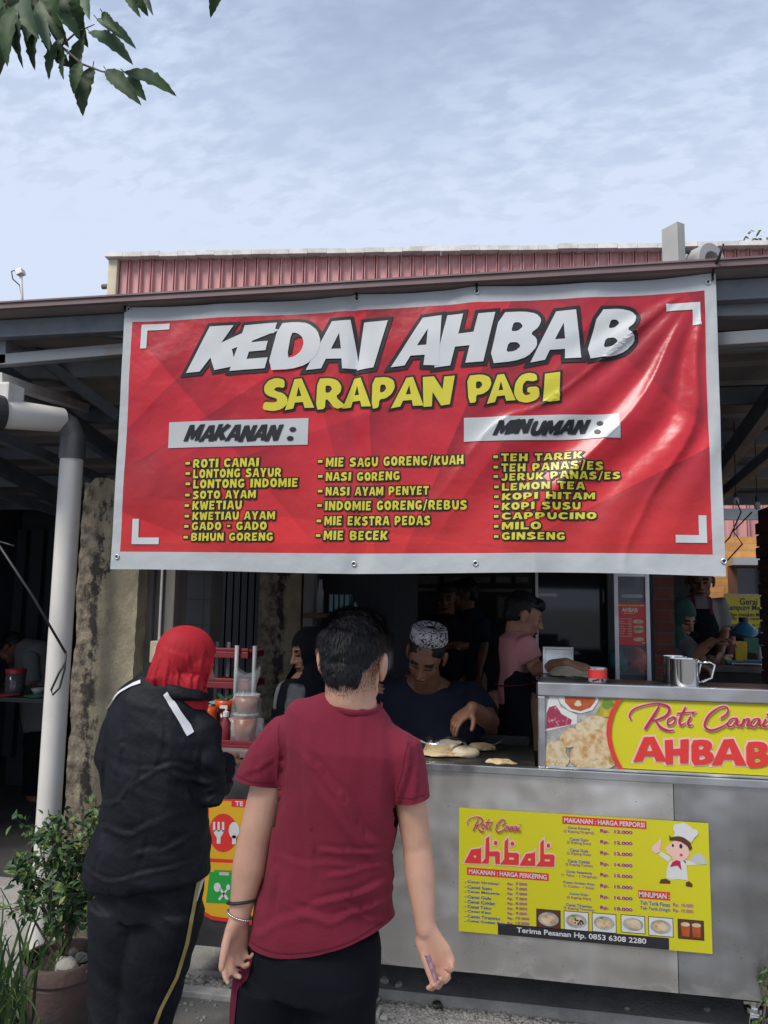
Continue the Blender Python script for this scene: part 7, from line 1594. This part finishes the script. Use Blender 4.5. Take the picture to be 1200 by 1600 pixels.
# dim figures deep in the stall
yz = 5.75
figure('dim figure with a lit brown face deep inside behind the cook\'s cap', 'dim figures deep inside', at(698, 936, yz), R(175), R(-5), M['skin_d'], [(698, 958, 14), (697, 966, 28), (697, 985, 30), (697, 1020, 28), (697, 1060, 28)], yz, [.08, .11, .12, .12, .12], [(at(672, 976, yz), at(668, 1010, yz), at(690, 1008, yz - .2), Vector((.08, -.02, .01)), (0, 0, -1), -1), (at(722, 976, yz), at(726, 1010, yz), at(706, 1008, yz - .2), Vector((-.08, -.02, .01)), (0, 0, -1), 1)], M['black_cloth'], .8, 'short', vox=.011)
figure('dim dark haired figure turned sideways deep inside right of the brown face', 'dim figures deep inside', at(726, 930, yz + .15), R(100), R(-5), M['skin_d'], [(728, 952, 14), (730, 962, 26), (730, 985, 28), (730, 1020, 27), (730, 1060, 27)], yz + .15, [.08, .11, .12, .12, .12], [(at(752, 976, yz + .1), at(756, 1010, yz + .1), at(750, 1040, yz), Vector((0, -.02, -.08)), (-1, 0, 0), 1)], M['navy'], .8, 'short', vox=.011)
yl2 = 5.85
figure('dim figure in pale grey clothes bending over beyond the dark table at the left', 'dim figures deep inside', at(18, 1012, yl2), R(-80), R(-40), M['skin_d'], [(34, 1014, 16), (50, 1020, 26), (56, 1050, 28), (62, 1090, 27), (66, 1140, 27)], yl2, [.09, .13, .15, .14, .13], [(at(46, 1030, yl2 - .15), at(52, 1066, yl2 - .17), at(30, 1070, yl2 - .2), Vector((-.08, -.02, .01)), (0, 0, -1), 1)], M['dim_cloth'], 1.0, 'short', vox=.011)
# ------------------------------------------------------------------ plants, pot, stones, tree
M['leaf_dark'] = mat('leaf_dark', (.022, .055, .024), .5, col2=(.04, .085, .03), vs=20, spec=.3); M['leaf_mid'] = mat('leaf_mid', (.04, .09, .025), .5, col2=(.10, .15, .04), vs=20, spec=.3); M['stem'] = mat('stem', (.10, .08, .05), .8)
M['clay'] = mat('clay', (.13, .075, .062), .85, col2=(.06, .052, .048), vs=7, bump=.4, bs=30); M['soil'] = mat('soil', (.03, .024, .02), .95, bump=.8, bs=60); M['stone'] = mat('stone', (.42, .40, .36), .85, col2=(.28, .26, .23), vs=14, bump=.6, bs=40)
def leaf(g, p, d, n, L, W, bend=.3, mi=0, seg=3, serr=0.):
    d = d.normalized(); n = (n - d * n.dot(d)); n = n.normalized() if n.length > 1e-4 else d.orthogonal().normalized(); s = d.cross(n); vs = []
    for i in range(seg + 1):
        t = i / seg; w = W * math.sin(math.pi * (t * .92 + .06)) ** .8 * (1 - .35 * t); c = p + d * L * t - n * bend * L * t * t; k = .22 * w
        if i == seg: w = .0004
        if serr: w *= 1 + serr * noise.noise(c * 90)
        vs += [c - s * w + n * k, c, c + s * w + n * k]
    b_ = []
    for i in range(seg): b_ += [(3 * i, 3 * i + 1, 3 * i + 4, 3 * i + 3), (3 * i + 1, 3 * i + 2, 3 * i + 5, 3 * i + 4)]
    g.add(vs, b_, mi)
def rv(r): return Vector((r.uniform(-1, 1), r.uniform(-1, 1), r.uniform(-1, 1)))
# clay pot
yp_ = 2.93
c = at(98, 1500, yp_); rim = (at(152, 1500, yp_).x - at(42, 1500, yp_).x) / 2
pot = thing('flower_pot', (c.x, yp_, .012), 'weathered brown clay pot with stones on its soil beside the striped trousers', 'flower pot')
H0 = c.z + .008
g = MB(); g.lathe((c.x, yp_, .012), [(rim * .62, 0), (rim * .72, .02), (rim * .90, H0 * .55), (rim * .96, H0 - .075), (rim * .93, H0 - .068), (rim * 1.02, H0 - .055), (rim * 1.03, H0 - .008), (rim * 1.0, H0), (rim * .92, H0), (rim * .90, H0 - .05)], 40); g.build('pot', M['clay'], pot, angle=35)
g = MB(); g.lathe((c.x, yp_, H0 - .03), [(rim * .905, 0), (rim * .6, .012), (rim * .1, .016)], 28); g.build('soil', M['soil'], pot, smooth=True)
soilz = H0 - .018
def stone(px, py, y, r, lab, seed, z=None, sq=(1, 1, .7)):
    p = at(px, py, y) if z is None else Vector((at(px, py, y).x, y, z + r * sq[2] * .8)); g = MB(); g.ell(p, (r * sq[0], r * sq[1], r * sq[2]), 16, 10)
    for i, v in enumerate(g.v): g.v[i] = v + (v - p) * (.35 * noise.noise((v - p) * (1.1 / r) + Vector((seed * 3.1, 0, 0))) + .12 * noise.noise((v - p) * (3 / r)))
    o = single('stone', g, M['stone'], lab, 'stone', loc=p, angle=28)
stone(106, 1490, yp_ - .07, .042, 'largest pale stone lying on the soil of the clay pot', 1, soilz, (1.2, .8, .75))
stone(128, 1480, yp_ + .02, .026, 'grey stone right behind the largest stone in the clay pot', 2, soilz)
stone(116, 1472, yp_ + .06, .022, 'small grey stone at the back of the clay pot', 3, soilz)
stone(135, 1492, yp_ - .05, .020, 'small stone against the right rim of the clay pot', 4, soilz)
stone(600, 1538, 3.52, .020, 'pale angular stone beside the black trousers of the man in maroon', 5, .048)
stone(623, 1548, 3.5, .016, 'small grey stone right of the pale angular stone', 6, .048)
stone(600, 1583, 3.30, .018, 'cream stone among the gravel below the cart', 7, .006)
stone(683, 1567, 3.44, .022, 'black stone among the gravel below the right hand of the man', 8, .006)
bpy.data.objects['stone.007'].data.materials[0] = M['blackiron']
stone(980, 1582, 3.5, .012, 'tan stone lying alone on the dark floor below the sticker', 9, .05)
stone(1104, 1583, 3.56, .012, 'small grey stone left of the front caster', 10, .05)
# plant in the pot
def bush(name, base, lab, tips, nl, L, mats, seed, spread=.05, sub=3):
    r = random.Random(seed); o = thing(name, base, lab, 'plant'); st, lf = MB(), MB()
    for tip, wgt in tips:
        tip = Vector(tip); mid = base.lerp(tip, .5) + Vector((r.uniform(-.05, .05), r.uniform(-.05, .05), .06)); P = [base + rv(r) * .012, base.lerp(mid, .5) + rv(r) * .02, mid, mid.lerp(tip, .5) + rv(r) * .03 + Vector((0, 0, .02)), tip]
        st.tube(P, [.006, .005, .004, .003, .0015], 6)
        tw = [(P, 1.)]
        for _ in range(sub):
            t = r.uniform(.35, .95); k = min(int(t * 4), 3); q = P[k].lerp(P[k + 1], t * 4 - k); e_ = q + (rv(r) + (tip - base).normalized() * .6 + Vector((0, 0, .2))).normalized() * r.uniform(.07, .17); Q = [q, q.lerp(e_, .5) + rv(r) * .01, e_]; st.tube(Q, [.003, .002, .001], 5); tw.append((Q, .6))
        for Q, ww in tw:
            for _ in range(int(nl * wgt * ww)):
                t = r.uniform(.15, 1) ** .8 * (len(Q) - 1); k = min(int(t), len(Q) - 2); q = Q[k].lerp(Q[k + 1], t - k) + rv(r) * spread * .5; d = (rv(r) + (Q[-1] - Q[0]).normalized() * .5 + Vector((0, -.2, -.15))).normalized()
                leaf(lf, q, d, (Vector((0, -.3, 1)) + rv(r) * .7), L * r.uniform(.6, 1.25), L * r.uniform(.22, .34), r.uniform(.1, .5), (0 if r.random() < .58 else 1 if r.random() < .8 else min(2, len(mats) - 1)))
    st.build('stems', M['stem'], o); lf.build('foliage', mats, o, fix=False); return o
base = Vector((c.x, yp_, soilz + .004))
T = [(75, 1265, 2.9, 1.0), (120, 1262, 3.05, 1.1), (150, 1245, 3.1, .9), (40, 1330, 2.85, 1.2), (20, 1360, 2.85, .9), (100, 1320, 2.85, 1.5), (140, 1330, 2.95, 1.5), (160, 1380, 2.9, 1.3), (70, 1370, 2.8, 1.2), (110, 1390, 2.82, 1.2), (145, 1410, 2.84, .6), (30, 1390, 2.85, .8), (60, 1300, 3.1, 1.0), (150, 1290, 3.1, 1.2)]
bush('potted_plant', base, 'bushy green plant with small leaves growing out of the clay pot', [(at(px, py, y), w) for px, py, y, w in T], 32, .038, [M['leaf_dark'], M['leaf_mid'], mat('leaf_lime', (.13, .20, .035), .5, col2=(.19, .21, .06), vs=25, spec=.3)], 11)
# thin grassy plant at the lower left border
gr = random.Random(4); b0 = Vector((at(-8, 1560, 2.8).x, 2.8, .012)); o = thing('grassy_plant', b0, 'grassy plant with long thin arching blades at the lower left border', 'plant'); lf = MB()
for i in range(150):
    p = b0 + Vector((gr.gauss(0, .10), gr.gauss(0, .08), 0)); top = p + Vector((gr.uniform(-.16, .13), gr.uniform(-.16, .1), gr.uniform(.22, .55))); end = top + Vector(((top.x - p.x) * .9, gr.uniform(-.06, .02), gr.uniform(-.28, .05))); w = gr.uniform(.0025, .0055); P = []
    for k in range(9):
        t = k / 8; q = p * (1 - t) ** 2 + top * 2 * t * (1 - t) + end * t * t; P.append(q)
    vs = []
    for k, q in enumerate(P): ww = w * (1 - (k / 8) ** 2) + .0004; vs += [q - Vector((ww, ww * .4, 0)), q + Vector((ww, ww * .4, 0))]
    lf.add(vs, [(2 * k, 2 * k + 1, 2 * k + 3, 2 * k + 2) for k in range(8)], i % 2)
lf.build('blades', [M['leaf_dark'], M['leaf_mid']], o, fix=False)
# small weed by the caster
q = atz(1195, 1560, .1); q.y = 3.27; q = Vector((at(1197, 1560, 3.27).x, 3.27, .0))
bush('weed', q, 'small green weed at the right border beside the caster', [(at(1194, 1520, 3.27), 1), (at(1200, 1530, 3.27), 1), (at(1206, 1525, 3.25), 1)], 16, .022, [M['leaf_dark'], M['leaf_mid']], 6, .02, 2)

# the roadside tree whose lowest twig hangs into the top left corner
tb = Vector((-2.6, -.7, 0)); tree = thing('tree', tb, 'roadside tree with drooping serrated dark leaves hanging into the top left corner', 'tree')
g = MB(); g.tube([tb, tb + Vector((.03, .02, .8)), tb + Vector((.10, .10, 1.9)), tb + Vector((.2, .2, 3.2)), tb + Vector((.25, .2, 4.6))], [.17, .13, .115, .09, .04], 16)
for A, Bq, C_ in (((.15, .15, 2.6), (.9, .9, 3.3), (1.45, 1.75, 3.10)), ((.2, .2, 3.0), (-.8, .3, 3.9), (-1.6, .5, 4.3)), ((.2, .2, 3.2), (.2, -.9, 4.1), (.2, -1.7, 4.6)), ((.2, .2, 2.9), (1.1, -.1, 3.9), (1.9, -.4, 4.4))): g.tube([tb + Vector(A), tb + Vector(Bq), tb + Vector(C_)], [.05, .03, .01], 10)
g.build('trunk', M['bark'], tree, smooth=True)
lf = MB(); r = random.Random(21)
# crown clumps
cl = []
for i in range(60):
    q = tb + Vector((r.gauss(.1, .95), r.gauss(0, .85), r.gauss(4.3, .6)))
    if q.z < 3.2: q.z = 3.2 + r.random() * .5
    cl.append(q)
for q in cl:
    for _ in range(42):
        p = q + Vector((r.gauss(0, .20), r.gauss(0, .20), r.gauss(0, .16)))
        a = p - CAMLOC; 
        if a.dot(_f) > 0 and abs(a.dot(CR)) < a.dot(_f) * .56 and abs(a.dot(CU)) < a.dot(_f) * .74: continue
        leaf(lf, p, rv(r) + Vector((0, 0, -.9)), rv(r) + Vector((0, 0, .6)), r.uniform(.09, .15), r.uniform(.018, .03), .3, 0, 4)
# the hanging twig, leaf by leaf (base px, tip px, half width px)
yt_ = 1.62
tw = MB(); tw.tube([at(40, -60, yt_ - .02), at(62, 20, yt_), at(95, 72, yt_), at(128, 100, yt_), at(160, 112, yt_ - .01), at(196, 112, yt_ - .02)], [.006, .0045, .0035, .003, .0022, .0012], 8); tw.tube([tb + Vector((1.45, 1.75, 3.10)), at(-20, -120, yt_), at(40, -60, yt_ - .02)], [.011, .008, .006], 8)
tw.tube([at(95, 72, yt_), at(120, 50, yt_ + .01), at(148, 38, yt_ + .02)], [.003, .0022, .001], 6); tw.tube([at(62, 20, yt_), at(20, 30, yt_ + .02), at(0, 40, yt_ + .03)], [.004, .003, .002], 6)
LV = [((140, 50), (208, 102), 17), ((152, 30), (213, 77), 12), ((166, 110), (221, 165), 15), ((195, 113), (276, 151), 17), ((202, 118), (229, 158), 13), ((145, 105), (130, 182), 20), ((126, 98), (115, 147), 12), ((100, 60), (77, 125), 17), ((88, 75), (110, 105), 14), ((62, 30), (55, 110), 17), ((35, 20), (37, 108), 12), ((10, 10), (0, 118), 20), ((30, 5), (12, 105), 18), ((60, 0), (108, 75), 18), ((95, -10), (138, 75), 20), ((120, -10), (130, 40), 16), ((150, -30), (141, 32), 17), ((20, -30), (45, 60), 26), ((-10, 0), (20, 70), 24), ((75, 30), (85, 90), 14), ((55, -20), (70, 55), 22), ((200, -30), (220, 28), 12), ((215, -30), (232, 26), 14), ((232, -30), (240, 25), 9), ((350, -40), (329, 28), 12), ((90, 20), (125, 60), 14), ((105, 85), (100, 125), 9), ((5, -30), (28, 40), 24), ((40, -10), (62, 62), 20), ((-5, 30), (14, 98), 18), ((85, -30), (98, 45), 20), ((68, 5), (40, 70), 16), ((112, -25), (122, 30), 15), ((28, 30), (28, 86), 15), ((50, 20), (78, 80), 15), ((130, 60), (112, 122), 12), ((160, 20), (190, 55), 9)]
for i, (a, b_, w) in enumerate(LV):
    yy = yt_ + r.uniform(-.05, .06); A, Bq = at(*a, yy), at(*b_, yy + r.uniform(-.05, .05)); d = Bq - A; n = Vector((r.uniform(-.5, .5), -1, r.uniform(-.2, .5))); L = d.length
    d = d.normalized(); n = (n - d * n.dot(d)).normalized(); s = d.cross(n); vs = []; seg = 16; hw = w * yy / FPX * 1.02
    for k in range(seg + 1):
        t = k / seg; ww = hw * (math.sin(math.pi * min(t * .97 + .03, 1)) ** .75) * (1.12 - .45 * t); ww *= 1 + .14 * (k % 2) * (t > .2); c_ = A + d * L * t - n * (-.10 * L * math.sin(t * 3.1)); ww = max(ww, .0003); k2 = ww * .30
        und = .12 * ww * math.sin(k * 1.9 + i)
        vs += [c_ - s * ww + n * (k2 + und), c_ - s * ww * .5 + n * k2 * .35, c_, c_ + s * ww * .5 + n * k2 * .35, c_ + s * ww + n * (k2 - und)]
    lf.add(vs, [(5 * k + j, 5 * k + j + 1, 5 * k + j + 6, 5 * k + j + 5) for k in range(seg) for j in range(4)], 1 + i % 3)
    tw.tube([A - d * .012 + Vector((0, 0, .004)), A], .0012, 5)
tw.build('hanging_twig', M['bark'], tree)
crn = lf.build('crown', [M['tree_leaf'], mat('tree_leaf_near', (.026, .058, .022), .6, col2=(.045, .090, .03), vs=30, spec=.2), mat('tree_leaf_pale', (.035, .075, .032), .55, col2=(.06, .105, .045), vs=14, spec=.25), mat('tree_leaf_dull', (.020, .045, .024), .6, col2=(.05, .075, .03), vs=22, spec=.2)], tree, smooth=True, fix=False)
# treetop beyond the roof at the right
yy = 9.5; q = at(1230, 390, yy); far = thing('tree', (q.x + 1.2, yy, 0), 'thin sunlit treetop showing above the roof at the right border', 'tree'); g = MB(); g.tube([(q.x + 1.2, yy, 0), (q.x + 1.0, yy, q.z - .9), (q.x + .5, yy, q.z - .2)], [.12, .08, .03], 10)
r = random.Random(8); lf = MB()
for _ in range(9):
    e_ = at(r.uniform(1140, 1240), r.uniform(372, 402), yy); s_ = at(1250, 395, yy); g.tube([s_, s_.lerp(e_, .5) + Vector((0, 0, .05)), e_], [.014, .009, .004], 6)
    for _ in range(60):
        p = s_.lerp(e_, r.uniform(.1, 1)) + Vector((r.gauss(0, .05), r.gauss(0, .08), r.gauss(.02, .045))); leaf(lf, p, rv(r), rv(r) + Vector((0, 0, .5)), r.uniform(.04, .08), r.uniform(.012, .02), .2, 0)
g.build('trunk', M['bark'], far); lf.build('crown', mat('leaf_sun', (.13, .15, .06), .5, col2=(.19, .19, .09), vs=20), far, fix=False)
